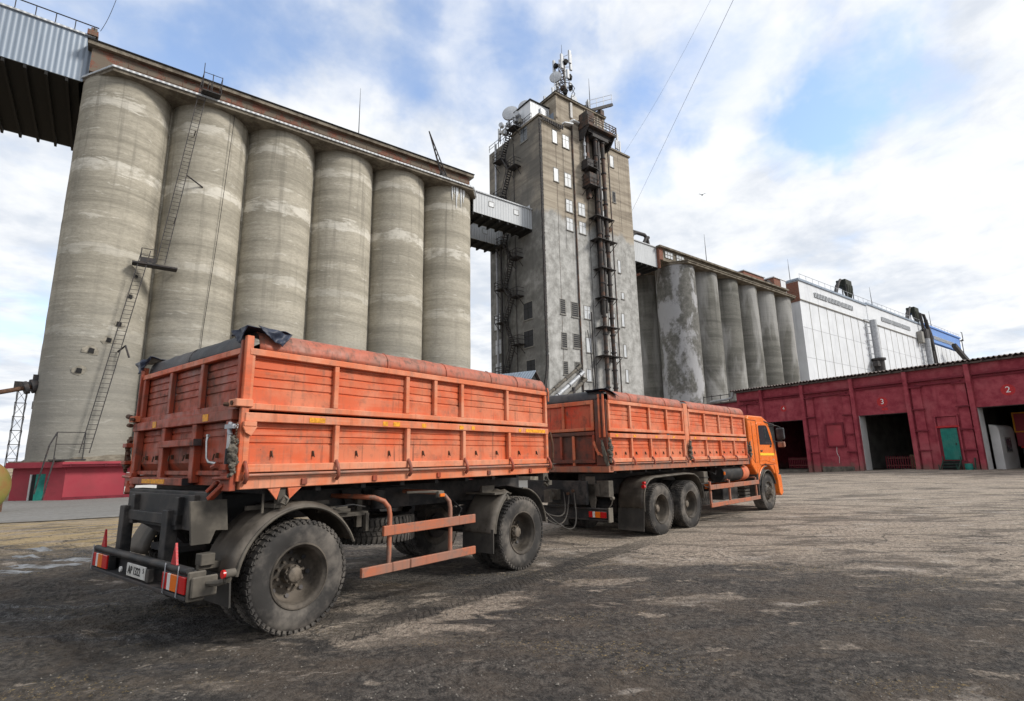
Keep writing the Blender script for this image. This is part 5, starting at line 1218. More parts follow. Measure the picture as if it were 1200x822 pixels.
m = MB(); m.box(1.65,7.2,47.86,47.895,-.35,1.15); wv = m.obj('window', M['white_paint'], pl0, bevel=.01)
m = MB(); m.box(-1.68,2.2,47.87,47.896,-.64,-.40); m.obj('plinth_band', M['red_trim'], pl0)
m = MB(); m.box(-2.7,-.7,47.55,48.5,2.03,2.10)
for x in (-2.4,-.9):
    m.tube([(x,47.6,2.1),(x,47.6,3.9)], .03, 5)
m.tube([(-2.4,47.6,3.9),(-.9,47.6,3.9)], .03, 5); m.tube([(-2.4,47.6,3.1),(-.9,47.6,3.1)], .025, 5)
for s_ in (0,.5):
    m.tube([(-2.4-s_*.0,47.55,3.9),(-2.7,47.1,3.0),(-3.1+s_,46.9,-.1)] if s_ == 0 else [(-2.35,47.5,2.2),(-2.5,47.2,1.0),(-2.65,47.0,-.5)], .05, 5)
m.obj('access_ladder', M['darkiron'], pl0)

# ------------------------------------------------------------------ far silo block
b2 = thing('grain_silo_block', 'farther block of dark grey stained silos between the tower and the white building', 'silo block', (0,0,0))
SX2 = [73.64 + 6.45*i for i in range(6)]
for i, x in enumerate(SX2):
    silo_mb(3.19, -1, 32.0, n=48, seed=i*5+50).obj('silo', M['silo_spot'] if i == 0 else M['silo_dark'], b2, loc=(x, VC, 0), rot=(0,0,R(20) if i == 0 else rnd.uniform(0,6)), smooth=80)
for i in range(6):
    m = MB(); m.cyl((0,0,-1),(0,0,32),3.19,n=40,cap=False); m.obj('silo', M['silo_dark'], b2, loc=(SX2[i], VC+6.6, 0), rot=(0,0,i*1.3), smooth=80)
out2 = [(72.2,48.0),(107.8,48.0),(109.4,49.6),(109.8,51.5),(109.8,62),(70.0,62),(70.0,51.0)]
slab(out2, 32.0, 32.3).obj('cornice', M['cornice'], b2)
m = MB()
for a, b in zip([(70.0,51.),(72.15,47.95),(107.85,47.95),(109.4,49.58)], [(72.15,47.95),(107.85,47.95),(109.4,49.58),(109.85,51.5)]): m.beam((a[0],a[1],32.37),(b[0],b[1],32.37),.12,.14)
m.obj('cornice_flashing', M['cornice'], b2)
m = MB(); m.box(67.9,109.0,50.2,60,32.302,34.25); m.obj('penthouse_wall', M['cornice'], b2)
m = MB(); m.box(67.8,67.89,50.1,60,30.8,34.3); m.box(67.9,68.7,50.1,50.19,32.31,34.2); m.obj('brick_end', M['brick'], b2)
m = MB(); m.box(67.6,109.2,49.7,60.3,34.252,34.55); m.obj('penthouse_roof', M['cornice'], b2)
for x0_, x1_ in ((69.3,71.3),(72.3,74.3)):
    m = MB(); m.box(x0_,x1_,50.10,50.17,32.9,34.0); wq = m.obj('window', M['pane'], b2); m = MB()
    for k in range(4): m.box(x0_+(x1_-x0_)*k/3-.05,x0_+(x1_-x0_)*k/3+.05,50.06,50.10,32.88,34.02)
    m.box(x0_,x1_,50.05,50.10,33.4,33.5); m.obj('frame', M['frame_grey'], wq)
m = MB(); m.box(94.5,102.0,51,56,34.552,36.0); m.obj('roof_house', M['brick'], b2)
m = MB(); m.box(94.3,102.2,50.8,56.2,36.002,36.15); m.obj('roof_house_cap', M['corr_pale'], b2)
m = MB(); m.box(103.2,104.5,51,53,34.552,35.9); m.cyl((105,51.5,34.56),(105,51.5,35.6),.5,n=12); m.obj('roof_fan', M['darkiron'], b2)
m = MB(); m.box(106,110,51,56,34.56,36.9); m.obj('brick_penthouse', M['brick'], b2)
m = MB(); m.box(108.6,110.6,50.9,50.99,34.0,36.8); m.box(105.8,110.8,50.8,56.2,36.902,37.1); m.obj('clad_panel', M['white_clad'], b2)

# ------------------------------------------------------------------ conveyor galleries
def gallery(name, label, x0, x1, y0, y1, z0, z1, skin, seam=0., windows=(), th=.12, group=None):
    t = thing(name, label, 'conveyor bridge', (x0, y0, z0), 0, group); Lx = x1-x0; Ly = y1-y0; H = z1-z0
    m = MB(); m.box(0,Lx,0,.1,0,H); m.obj('side_cladding', skin, t)
    m = MB(); m.box(0,Lx,Ly-.1,Ly,0,H); m.obj('side_cladding', skin, t)
    m = MB(); m.box(-.1,Lx+.1,-.15,Ly+.15,H+.002,H+.15); m.obj('roof', M['corr_pale'] if not seam else M['underside'], t)
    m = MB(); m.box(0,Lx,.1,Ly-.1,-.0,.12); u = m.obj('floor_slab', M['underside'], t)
    m = MB(); n = max(2, int(Lx/1.25))
    for k in range(n+1): m.box(Lx*k/n-.09, Lx*k/n+.09, .02, Ly-.02, -.34, -.002)
    m.box(0,Lx,.1,.25,-.5,-.342) if False else None
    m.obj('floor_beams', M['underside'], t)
    for wx in windows:
        m = MB(); m.box(wx-.35,wx+.35,-.03,-.002,H*.50,H*.50+.6); w_ = m.obj('window', M['pane'], t)
        m = MB(); m.box(wx-.4,wx+.4,-.05,-.032,H*.50-.05,H*.50); m.box(wx-.4,wx+.4,-.05,-.032,H*.50+.6,H*.50+.65); m.box(wx-.4,wx-.35,-.05,-.032,H*.50,H*.50+.6); m.box(wx+.35,wx+.4,-.05,-.032,H*.50,H*.50+.6); m.obj('frame', M['frame_grey'], w_)
    return t
g = gallery('conveyor_gallery', 'wide blue-grey corrugated gallery leaving the silo roof at the upper left corner', -34, -3.95, 51.0, 63.2, 32.0, 36.15, M['corr_grey'])
m = MB(); m.tube([(0,-.2,5.1),(30.3,-.2,5.1)], .05, 5)
for k in range(26): m.tube([(k*1.2,-.2,4.3),(k*1.2,-.2,5.1)], .035, 5)
m.obj('roof_railing', M['darkiron'], g)
m = MB(); m.box(29.6,30.3,-.3,.4,4.25,4.7); m.box(29.8,30.2,-.2,.2,4.7,5.0); m.obj('rail_end_box', M['brick_plaster'], g)
g = gallery('conveyor_gallery', 'pale metal gallery bridging the near silos and the tower, in front of its twin', 32.3, 41.24, 49.6, 52.4, 30.35, 33.0, M['corr_pale'], windows=(2.6,6.4))
g = gallery('conveyor_gallery', 'pale metal gallery bridging silos and tower, the one partly hidden behind', 32.0, 41.24, 56.0, 58.6, 30.2, 32.5, M['corr_pale'], windows=(6.3,))
g = gallery('conveyor_gallery', 'light metal gallery from the tower to the dark far silos', 58.72, 67.78, 50.6, 54, 31.0, 34.3, M['corr_pale'])
m = MB()
for a in (1.5, 2.3, 5.4): m.tube([(a+1.5,1,3.4),(a+2.6,1,5.1),(a+3.2,1,5.3)], .28, 8)
m.tube([(2.0,1,5.3),(7.6,1,5.5),(8.2,1,5.1),(8.4,1,3.9)], .3, 8); m.obj('roof_ducts', M['darkiron'], g, smooth=50)
# roof furniture on the silo blocks
def rod(x, y, z0, z1, label, grp=None, r_=.05, mat='darkiron'):
    m = MB(); m.tube([(0,0,0),(0,0,(z1-z0)*.6),(0,0,z1-z0)], [r_,r_*.7,r_*.25], 6)
    for k in range(3): a = 2*PI*k/3; m.tube([(math.cos(a)*.4,math.sin(a)*.4,0),(0,0,.8)], r_*.4, 5)
    o = m.obj('lightning_rod', M[mat], None, loc=(x,y,z0)); return tag(o, label, 'lightning rod', grp)
rod(18.6, 51, 35.34, 41.6, 'thin lightning rod standing on the roof of the near beige silos')
rod(84.0, 52, 34.55, 41.2, 'thin lightning rod standing on the roof of the dark silos', r_=.08)
rod(117.5, 53, 38.3, 44.0, 'thin lightning rod on the left end of the white building roof', r_=.08)
t = thing('roof_jib', 'dark lattice jib leaning outward over the near silo cornice', 'crane', (27.6,48.2,32.45))
m = MB(); a = V((0,0,0)); b = V((-2.9,-1.6,3.9)); sidev = V((.35,0,.1))
m.beam(a-sidev, b, .09, .09); m.beam(a+sidev, b, .09, .09); m.beam(a+V((0,.4,.35)), b, .07, .07)
for k in range(9):
    f = k/9; g2 = (k+1)/9; p_ = (a-sidev).lerp(b, f); q_ = (a+sidev).lerp(b, g2); m.tube([p_, q_], .03, 4); m.tube([q_, (a+V((0,.4,.35))).lerp(b, f)], .03, 4)
m.obj('boom', M['darkiron'], t)
m = MB(); m.box(-.5,.5,-.3,.9,-.12,.15); m.box(-.2,.2,.2,.8,.15,.9); m.obj('base', M['darkiron'], t)
# ------------------------------------------------------------------ the headhouse tower
TX, TY = 41.24, 47.6
tw = thing('elevator_tower', 'tall square concrete headhouse tower, brown above and grey below, aerials on top', 'tower', (TX,TY,0))
WX = 17.46; DY = 11.4; ZT = 45.5
def tb(nm, x0, x1, y0, y1, z0, z1, mt='tower', par=None, bev=0):
    m = MB(); m.box(x0,x1,y0,y1,z0,z1); return m.obj(nm, M[mt] if isinstance(mt, str) else mt, par or tw, bevel=bev)
tb('wall', 0, WX, 0, DY, -1, ZT)
tb('stair_block', 3.45, 12.9, .45, 8, ZT+.002, 50.4)
tb('block_roof', 3.2, 13.15, .15, 8.2, 50.402, 50.65, 'cornice')
tb('block_roof_edge', 3.15, 13.2, .10, 8.25, 50.652, 50.74, 'underside')
tb('raised_bay', 5.85, 12.72, -.12, .0, -1, 46.9)
tb('roof_kerb', -.18, 4.3, -.18, 6, ZT+.002, ZT+.28, 'cornice'); tb('roof_kerb', 13.0, WX+.18, -.18, DY, ZT+.002, ZT+.26, 'cornice')
for x in (3.45, 6.2, 8.9, 11.4, 12.6): tb('block_pier', x, x+.3, .36, .448, 46.9, 50.4)
m = MB(); m.hexa([(4.3,-.45,46.0),(5.8,-.55,46.25),(5.8,.3,46.25),(4.3,.3,46.0)],[(4.3,-.35,46.2),(5.8,-.5,46.5),(5.8,.3,46.6),(4.3,.3,46.3)]); m.hexa([(5.8,-.55,46.9),(9.4,-.45,46.9),(9.4,.3,46.9),(5.8,.3,46.9)],[(5.8,-.5,47.15),(9.4,-.4,47.1),(9.4,.3,47.3),(5.8,.3,47.3)]); m.obj('roof_snow', M['snow_clean'], tw, bevel=.05)
# vertical joints and downpipes
m = MB()
for x in (2.75,): m.box(x,x+.05,-.012,-.0,12,45)
m.box(5.72,5.86,-.2,-.0,-1,46.5); m.box(12.72,12.86,-.2,-.0,-1,45.5)
m.box(15.0,15.04,-.01,0,33,45)
m.obj('wall_joints', M['darkiron_rust'], tw)
m = MB()
n = 150
for k in range(n):
    z0 = 13.5+k*(31.6/n); m.box(-.10+.03*rnd.uniform(-1,1), .22+.03*rnd.uniform(-1,1), -.20+.02*rnd.uniform(-1,1), -.01, z0, z0+.17)
pth = [(.06,-.15,13.6),(-.1,-.25,12.2),(-.6,-.6,10.8),(-1.5,-1.2,9.4)]
for i in range(3):
    a = V(pth[i]); b = V(pth[i+1])
    for k in range(6): q = a.lerp(b, k/6); m.box(q.x-.16,q.x+.16,q.y-.1,q.y+.1,q.z-.12,q.z+.1)
m.obj('cable_duct', M['darkiron'], tw)
m = MB(); m.tube([(.0,-.3,45.4),(1.5,-.3,45.0),(3.2,-.3,44.6),(4.2,-.3,45.9)], .06, 6)
for k in range(12): m.box(.3+k*.32,.45+k*.32,-.38,-.2,44.85,45.35)
m.obj('roof_cables', M['darkiron'], tw)
# windows
def win(xc, zc, w_=1.05, h_=1.75, pane='pane', side='front', bars=True):
    m = MB(); d = .10
    if side == 'front':
        yo = -.12 if 5.85 < xc < 12.7 else 0.
        B = lambda a0,a1,o0,o1,c0,c1: (xc+a0, xc+a1, yo-o1, yo-o0, zc+c0, zc+c1)
    else:
        B = lambda a0,a1,o0,o1,c0,c1: (-o1, -o0, xc+a0, xc+a1, zc+c0, zc+c1)
    a, b = w_/2, h_/2
    for q in ((-a-.08,-a,.0,.05,-b-.08,b+.08),(a,a+.08,.0,.05,-b-.08,b+.08),(-a,a,.0,.05,b,b+.08),(-a-.12,a+.12,.0,.12,-b-.10,-b)): m.box(*B(*q))
    w0 = m.obj('window', M['frame_grey'], tw)
    m = MB(); m.box(*B(-a,a,.004,.02,-b,b)); m.obj('pane', M[pane], w0)
    if bars:
        m = MB(); m.box(*B(-.03,.03,.022,.04,-b,b)); m.box(*B(-a,a,.022,.038,b*.3,b*.3+.05)); m.obj('glazing_bar', M['frame_grey'] if pane == 'pane' else M['underside'], w0)
    return w0
W_ = [(2.65,43.45,.75,1.9),(4.65,43.4,1.1,1.9),(2.65,37.9,.75,1.9),(4.75,37.8,1.1,1.9),(11.2,43.4,1.1,1.8),(13.65,43.6,.7,1.8),(11.35,37.85,1.1,2.0),(4.8,34.1,1.1,1.7),(6.95,34.15,1.15,1.75),(4.75,31.5,1.1,1.7),(6.95,31.5,1.15,1.65),
      (11.4,34.2,1.0,1.9),(13.95,27.6,.5,1.8),(14.3,23.4,.5,.9),(14.05,19.9,.5,1.8),(14.1,15.6,.5,1.7),(14.2,12.2,.5,1.7),(11.7,19.3,1.2,2.4),(11.7,15.2,1.2,2.6),(11.7,11.9,1.0,1.7),(7.1,19.9,1.1,1.7),(7.1,15.6,.9,1.9),(6.9,11.7,.8,1.5)]
for xc, zc, a, b in W_: win(xc, zc, a, b, bars=a > 1.)
for xc, zc, a, b in [(2.95,20.05,.8,1.9),(5.0,19.95,1.1,1.9),(3.0,15.75,.8,1.9),(5.1,15.9,1.1,1.8),(3.05,12.3,.7,1.6),(5.15,12.6,1.,1.2)]:
    w0 = win(xc, zc, a, b, 'louvre', bars=False); m = MB()
    for k in range(7): m.box(xc-a/2, xc+a/2, -.07, -.03, zc-b/2+k*b/7+.04, zc-b/2+k*b/7+.09)
    m.obj('louvre_blades', M['frame_grey'], w0)
for xc, zc in [(13.7,38.0),(11.5,31.6)]: win(xc, zc, .55, 1.6, 'louvre')
for yc, zc, a, b, pn in [(3.2,44.6,1.4,2.4,'pane_dark'),(3.1,32.9,1.6,1.9,'pane'),(3.2,19.8,1.8,2.2,'louvre'),(3.2,16.2,1.9,2.1,'louvre'),(2.9,12.5,1.7,1.9,'louvre'),(9.9,19.8,1.4,2.2,'pane'),(9.7,16.3,1.4,2.0,'pane'),(9.7,13.2,1.4,1.8,'pane')]:
    w0 = win(yc, zc, a, b, pn, 'left')
# fire escape on the left face
fe = part_empty('fire_escape', tw)
def plat(y0, y1, z, o=1.15):
    m = MB(); m.box(-o,-.02,y0,y1,z-.08,z); 
    for y in (y0, (y0+y1)/2, y1):
        m.tube([(-o,y,z),(-o,y,z+1.05)], .045, 5)
    for zz2 in (z+.55, z+1.05): m.tube([(-.1,y0,zz2),(-o,y0,zz2),(-o,y1,zz2),(-.1,y1,zz2)], .04, 5)
    m.tube([(-.05,y0+.1,z-1.2),(-o,y0+.1,z-.1)], .045, 5); m.tube([(-.05,y1-.1,z-1.2),(-o,y1-.1,z-.1)], .045, 5)
    m.obj('platform', M['darkiron'], fe)
def flight(ya, za, yb, zb):
    m = MB(); x0, x1 = -.95, -.35
    m.beam((x0,ya,za),(x0,yb,zb),.07,.16); m.beam((x1,ya,za),(x1,yb,zb),.07,.16); n = int(abs(zb-za)/.28)
    for k in range(n+1): f = k/n; m.box(x0,x1,ya+(yb-ya)*f-.1,ya+(yb-ya)*f+.1,za+(zb-za)*f-.015,za+(zb-za)*f+.015)
    m.tube([(x0,ya,za+1),(x0,yb,zb+1)], .035, 5)
    for k in range(4): f = k/3; m.tube([(x0,ya+(yb-ya)*f,za+(zb-za)*f),(x0,ya+(yb-ya)*f,za+(zb-za)*f+1)], .03, 4)
    m.obj('stair_flight', M['darkiron'], fe)
zs = [46.0, 42.6, 40.2, 36.9, 33.4, 29.9, 27.2, 23.8, 22.0, 19.2, 15.7, 12.2, 9.0]
for i, z in enumerate(zs):
    if i % 2 == 0: plat(3.9, 5.6, z)
    else: plat(7.2, 8.9, z)
for i in range(len(zs)-1):
    ya, yb = (5.6, 7.2) if i % 2 == 0 else (7.2, 5.6)
    flight(ya, zs[i], yb, zs[i+1])
m = MB(); m.tube([(-.35,9.3,46),(-.35,9.3,8)], .16, 8); m.obj('downpipe', M['pale_steel'], tw, smooth=50)
m = MB(); m.tube([(-.3,8.4,31),(-.3,8.4,8)], .13, 6); m.tube([(-.3,7.0,44),(-.3,7.0,8)], .06, 6); m.tube([(-.3,5.2,44),(-.3,5.2,8)], .06, 6); m.tube([(-.6,8.0,30.5),(-.6,8.0,8)], .10, 6); m.obj('riser_pipes', M['darkiron'], tw)
# front pipes with maintenance platforms
for x, rr_ in ((9.15,.26),(10.55,.28)):
    m = MB(); m.cyl((x,-1.15,-1),(x,-1.15,46.5),rr_,n=14); pp = m.obj('elevator_leg_pipe', M['darkiron_rust'], tw, smooth=40)
    m = MB()
    for k in range(20): m.lathe([(rr_,-.08),(rr_+.09,-.08),(rr_+.09,.08),(rr_,.08)], 14, 'z', (x,-1.15,1+k*2.3))
    m.obj('pipe_flanges', M['darkiron'], pp)
tb('pipe_casing', 7.95, 8.35, -.75, -.13, 36, 46.5, 'darkiron_rust'); tb('pipe_casing', 9.55, 9.85, -1.3, -.13, 20, 46.5, 'darkiron')
m = MB(); m.tube([(7.6,-.6,45.8),(7.6,-.6,40)], .12, 8)
for k in range(4): m.cyl((7.6,-.6,45.7-k*1.6),(7.6,-.6,45.2-k*1.6),.2,n=8)
m.obj('insulator_pipe', M['pale_steel'], tw)
hp = tb('head_platform', 7.0, 12.6, -2.1, -.13, 46.0, 46.35, 'darkiron_rust')
m = MB(); 
for z_ in (46.7, 47.05, 47.4): m.beam((7.0,-2.1,z_),(12.6,-2.1,z_),.05,.14); m.beam((12.6,-2.1,z_),(12.6,-.2,z_),.05,.14); m.beam((7.0,-2.1,z_),(7.0,-.2,z_),.05,.14)
for k in range(9): m.beam((7.0+k*.7,-2.1,46.3),(7.0+k*.7,-2.1,47.5),.07,.07)
m.obj('platform_rail', M['darkiron_rust'], hp)
m = MB(); m.prism([(-2.1,46.0),(-.13,46.0),(-.13,44.4),(-.8,44.4)], 'x', 7.1, 7.25); m.prism([(-2.1,46.0),(-.13,46.0),(-.13,44.4),(-.8,44.4)], 'x', 12.2, 12.4); m.box(7.6,12.2,-1.5,-.3,45.4,46.0); m.box(8.3,11.4,-1.6,-.5,44.9,45.4); m.obj('platform_brackets', M['darkiron'], hp)
tb('machine_housing', 7.0, 8.4, -1.9, -.3, 46.36, 48.2, 'darkiron_rust', hp, .03)
for z, x0, x1 in ((40.0,7.2,8.8),(37.4,7.2,9.0),(33.2,8.2,11.6),(30.0,8.2,11.9),(26.,8.6,11.3),(22.,8.6,11.3),(18.,8.4,11.4),(14.2,8.2,11.6)):
    m = MB(); m.box(x0,x1,-1.7,-.13,z,z+.08)
    if z > 36:
        for z2 in (.5, 1.05): m.tube([(x0,-.2,z+z2),(x0,-1.7,z+z2),(x1,-1.7,z+z2),(x1,-.2,z+z2)], .04, 5)
        for x in (x0,(x0+x1)/2,x1): m.tube([(x,-1.7,z),(x,-1.7,z+1.05)], .04, 5)
    m.tube([(x0,-1.65,z),(x0,-.15,z-1.1)], .045, 5); m.tube([(x1,-1.65,z),(x1,-.15,z-1.1)], .045, 5); m.obj('pipe_platform', M['darkiron'], tw)
tb('winch_box', 7.3, 8.6, -1.6, -.3, 37.5, 39.2, 'darkiron_rust'); tb('winch_box', 7.2, 8.3, -1.4, -.3, 40.1, 41.3, 'darkiron')
m = MB(); m.tube([(7.6,-.35,20),(7.75,-.35,9)], .09, 7); m.tube([(6.8,-.3,17.5),(6.9,-.5,16),(7.3,-.6,9)], .05, 6); m.tube([(8.1,-.3,44),(8.1,-.3,9)], .035, 5); m.tube([(4.0,-.1,44),(4.0,-.1,28)], .02, 5); m.obj('wall_conduits', M['darkiron'], tw)
m = MB(); m.cyl((12.0,-.2,32.5),(12.0,-.5,32.5),.35,n=12); m.obj('alarm_bell', M['rusty'], tw, smooth=40)
tb('white_sign_strip', 6.05, 6.45, .25, .34, 47.9, 50.2, 'white_paint')
# small rooftop cabins
cb = tb('roof_cabin', .1, 4.6, 1.8, 5.2, ZT+.3, 48.9, 'white_clad'); tb('cabin_roof', -.05, 4.75, 1.65, 5.35, 48.902, 49.05, 'underside', cb)
m = MB(); m.box(1.7,3.0,1.55,1.79,47.1,48.3); m.cyl((2.35,1.5,47.7),(2.35,1.56,47.7),.48,n=18); m.obj('air_conditioner', M['pale_steel'], tw, smooth=40)
tb('blue_door', 3.43-.04, 3.44, .9, 2.0, 45.8, 47.9, 'corr_grey')
m = MB()
for a_, b_ in (((-.1,1.4,46.7),(-.1,11.3,46.7)),): m.tube([a_, b_], .04, 5); m.tube([V(a_)-V((0,0,.5)), V(b_)-V((0,0,.5))], .035, 5)
for k in range(1,9): m.tube([(-.1,k*1.4,45.7),(-.1,k*1.4,46.7)], .035, 5)
m.obj('roof_railing', M['darkiron'], tw)

# aerials: each one could be lifted off
def dish(p, r_, az, el, label, post=2.0, group='dish aerials on the tower roof'):
    t = thing('dish_antenna', label, 'dish antenna', p, 0, group); e = part_empty('dish_head', t, (0,0,post), (0, 0, 0))
    d = V((math.cos(az)*math.cos(el), math.sin(az)*math.cos(el), math.sin(el))); rot = d.to_track_quat('Z', 'Y').to_euler(); e.rotation_euler = rot
    m = MB(); m.lathe([(0,-.28*r_),(r_*.5,-.2*r_),(r_*.85,-.02*r_),(r_,.16*r_),(r_,.30*r_),(r_*.98,.31*r_),(0,.33*r_)], 28, 'z'); m.obj('radome', M['dish'], e, smooth=40)
    m = MB(); m.lathe([(r_*1.01,.12*r_),(r_*1.04,.12*r_),(r_*1.04,.26*r_),(r_*1.01,.26*r_)], 28, 'z'); m.cyl((0,0,-.7*r_),(0,0,-.2*r_),r_*.22,n=12); m.obj('rim', M['frame_grey'], e, smooth=40)
    m = MB(); m.tube([(-.3,0,-.2),(-.3,0,post+.5)], .07, 7); m.tube([(-.3,0,post),(0,0,post)], .08, 6); m.obj('post', M['pale_steel'], t); return t
cam_az = PI + math.atan2(50, 46)
dish((42.0,54.6,47.4), 1.15, cam_az-.15, .1, 'largest white dish aerial at the left corner of the tower roof', 2.6)
dish((43.4,53.0,49.1), .95, cam_az-.25, .05, 'mid-sized pale dish aerial beside the white roof cabin', 1.7)
mast = thing('antenna_mast', 'red and white lattice aerial mast on the top of the tower', 'antenna mast', (49.3,51.2,50.75))
m = MB(); H = 9.5
def leg(k, z): a = 2*PI*k/3+.4; r_ = .95*(1-z/H*.55); return V((math.cos(a)*r_, math.sin(a)*r_, z))
for k in range(3): m.tube([leg(k,0), leg(k,H)], .10, 6)
m.obj('mast_legs', M['white_paint'], mast)
m = MB(); nb = 9
for i in range(nb):
    z0, z1 = H*i/nb, H*(i+1)/nb
    for k in range(3): m.tube([leg(k,z0), leg((k+1)%3,z1)], .05, 5); m.tube([leg(k,z0), leg((k+1)%3,z0)], .05, 5)
m.obj('mast_lattice', M['rusty'], mast)
m = MB(); m.tube([(0,0,H),(0,0,H+2.6)], [.05,.02], 6); m.obj('mast_spike', M['darkiron'], mast)
m = MB()
for i, (a, z, h) in enumerate(((2.6,6.6,2.6),(3.9,7.0,2.4),(5.6,7.6,2.8),(.6,7.2,2.4),(4.6,5.4,1.5),(3.2,4.2,1.6),(5.1,8.3,2.2),(1.6,5.0,1.8),(6.1,4.6,1.4))):
    c = V((math.cos(a)*1.25, math.sin(a)*1.25, z)); m.tube([(0,0,z+.6),(c.x,c.y,z+.6)],.05,5); m.tube([(0,0,z+1.6),(c.x,c.y,z+1.6)],.05,5); m.box(c.x-.22,c.x+.22,c.y-.15,c.y+.15,c.z,c.z+h)
m.obj('sector_panels', M['dish'], mast, bevel=.04)
m = MB()
for a, z in ((3.4,5.7),(5.0,6.0),(5.6,4.7),(.9,5.5),(4.2,3.2),(5.9,6.6),(4.4,8.2),(3.0,8.0)):
    c = V((math.cos(a)*.9, math.sin(a)*.9, z)); d_ = V((math.cos(a), math.sin(a), 0)); q = MB(); q.cyl(c, c+d_*.5, .36, n=14); q.tube([c, (0,0,z)], .05, 5); q.obj('drum_aerial', M['underside'], mast, smooth=40)
m.tube([(-1.7,0,3.5),(-1.2,-1.2,3.5),(0,-1.7,3.5),(1.2,-1.2,3.5),(1.7,0,3.5)],.05,5); m.tube([(-1.7,0,4.4),(-1.2,-1.2,4.4),(0,-1.7,4.4),(1.2,-1.2,4.4),(1.7,0,4.4)],.05,5)
m.obj('mast_gallery_rails', M['darkiron'], mast, smooth=40)
dish((47.4,50.7,50.75), .85, cam_az-.2, .0, 'round pale dish high on the left side of the lattice mast', 5.2)
dish((51.0,50.9,50.75), .9, cam_az+1.0, .0, 'round grey dish low on the right side of the lattice mast', 3.0)
dish((52.2,49.2,50.75), .8, cam_az+1.3, .0, 'small cream dish on the roof edge right of the lattice mast', 1.8)
t = thing('equipment_rack', 'cluster of small grey boxes and drum aerials railed along the left roof edge', 'equipment rack', (41.5,51.2,45.76))
for k, (y, z, s_) in enumerate(((0,.9,.5),(.9,1.5,.7),(1.9,.8,.55),(2.6,1.7,.5),(3.4,1.0,.7),(4.6,1.6,.45))):
    m = MB(); m.box(-.5-s_/2,-.5+s_/2,y-s_/2,y+s_/2,z-s_*.6,z+s_*.6); m.obj('cabinet', M['pale_steel'] if k % 2 else M['frame_grey'], t, bevel=.05)
    m = MB(); m.tube([(-.5,y,-.2),(-.5,y,z+s_+.4)], .05, 6); m.obj('post', M['darkiron'], t)
for y, z in ((.45,2.0),(3.0,.6),(4.1,2.3)):
    m = MB(); m.cyl((-.5,y,z),(-1.0,y-.25,z),.34,n=16); m.obj('drum_aerial', M['dish'], t, smooth=40)
def sector(p, h, label, r_=.15, grp='slim panel aerials on the tower roof'):
    t = thing('panel_antenna', label, 'antenna', p, 0, grp)
    m = MB(); m.tube([(0,0,-.3),(0,0,h)], .06, 6); m.obj('post', M['darkiron'], t)
    m = MB(); m.box(-.17,.17,-.28,-.08,h*.35,h); m.obj('panel', M['dish'], t, bevel=.04); return t
sector((44.4,52.2,49.05), 2.6, 'slim white panel aerial rising from the white roof cabin')
sector((46.1,50.2,50.75), 2.6, 'slim grey panel aerial on the left end of the upper roof')
sector((45.2,51.0,50.75), 1.3, 'short panel aerial at the far left edge of the upper roof')
sector((41.6,50.2,45.7), 2.4, 'slim panel aerial just left of the white roof cabin')
sector((41.5,57.0,45.7), 3.0, 'tall panel aerial at the far left rear corner of the tower')
sector((56.6,48.2,45.76), 2.2, 'short panel aerial nearest the hoist on the right-hand lower roof')
sector((57.9,49.0,45.76), 4.1, 'tall slim panel aerial on the right-hand lower roof')
sector((59.2-.6,49.2,45.76), 3.2, 'shorter panel aerial at the right corner of the lower roof')
dish((58.6,51.0,45.76), .7, cam_az+.7, .0, 'small dish at the extreme right edge of the tower roof', 1.7)
t = thing('roof_crane', 'dark projecting hoist beam with handrail on the right of the tower top', 'hoist', (51.4,48.6,50.75))
m = MB(); m.beam((-2.0,0,-1.1),(4.6,-.8,2.7),.35,.4); m.obj('hoist_beam', M['darkiron'], t)
m = MB()
for f in (.35,.55,.75,1.0):
    q = V((-2.0,0,-.9)).lerp(V((4.6,-.8,2.9)), f); m.tube([q, q+V((0,0,1.5))], .04, 5)
for h_ in (.8,1.5): m.tube([V((-2.0,0,-.9)).lerp(V((4.6,-.8,2.9)), .35)+V((0,0,h_)), V((4.6,-.8,2.9+h_))], .04, 5)
m.obj('handrail', M['pale_steel'], t)
m = MB(); m.box(2.2,3.0,-.6,.3,-.9,1.2); m.obj('counterweight', M['darkiron_rust'], t, bevel=.05)
rod(52.4, 48.9, 50.75, 57.0, 'tall thin whip aerial standing behind the hoist beam', r_=.07)

# low annexe with the dark gable, and grain spouts
an = thing('gabled_annexe', 'small dark gabled roof peeping over the trailer, before the tower', 'shed', (36.4,44.2,0), R(112))
m = MB(); m.box(0,5.5,-1.25,1.25,-1,9.6); m.obj('wall', M['cornice'], an)
m = MB(); m.prism([(-1.3,9.6),(1.3,9.6),(0,10.75)], 'x', -.02, 5.5); m.obj('roof_gable', M['underside'], an)
m = MB(); m.hexa([(-.3,-1.6,9.35),(5.8,-1.6,9.35),(5.8,0,10.78),(-.3,0,10.78)],[(-.3,-1.6,9.45),(5.8,-1.6,9.45),(5.8,0,10.88),(-.3,0,10.88)]); m.obj('roof_slope', M['roof_sheet'], an)
m = MB(); m.hexa([(-.3,0,10.78),(5.8,0,10.78),(5.8,1.6,9.35),(-.3,1.6,9.35)],[(-.3,0,10.88),(5.8,0,10.88),(5.8,1.6,9.45),(-.3,1.6,9.45)]); m.obj('roof_slope', M['corr_grey'], an)
sp_ = thing('grain_spouts', 'bundle of sloping grey grain pipes against the foot of the tower', 'grain chute', (46.2,47.2,12.6))
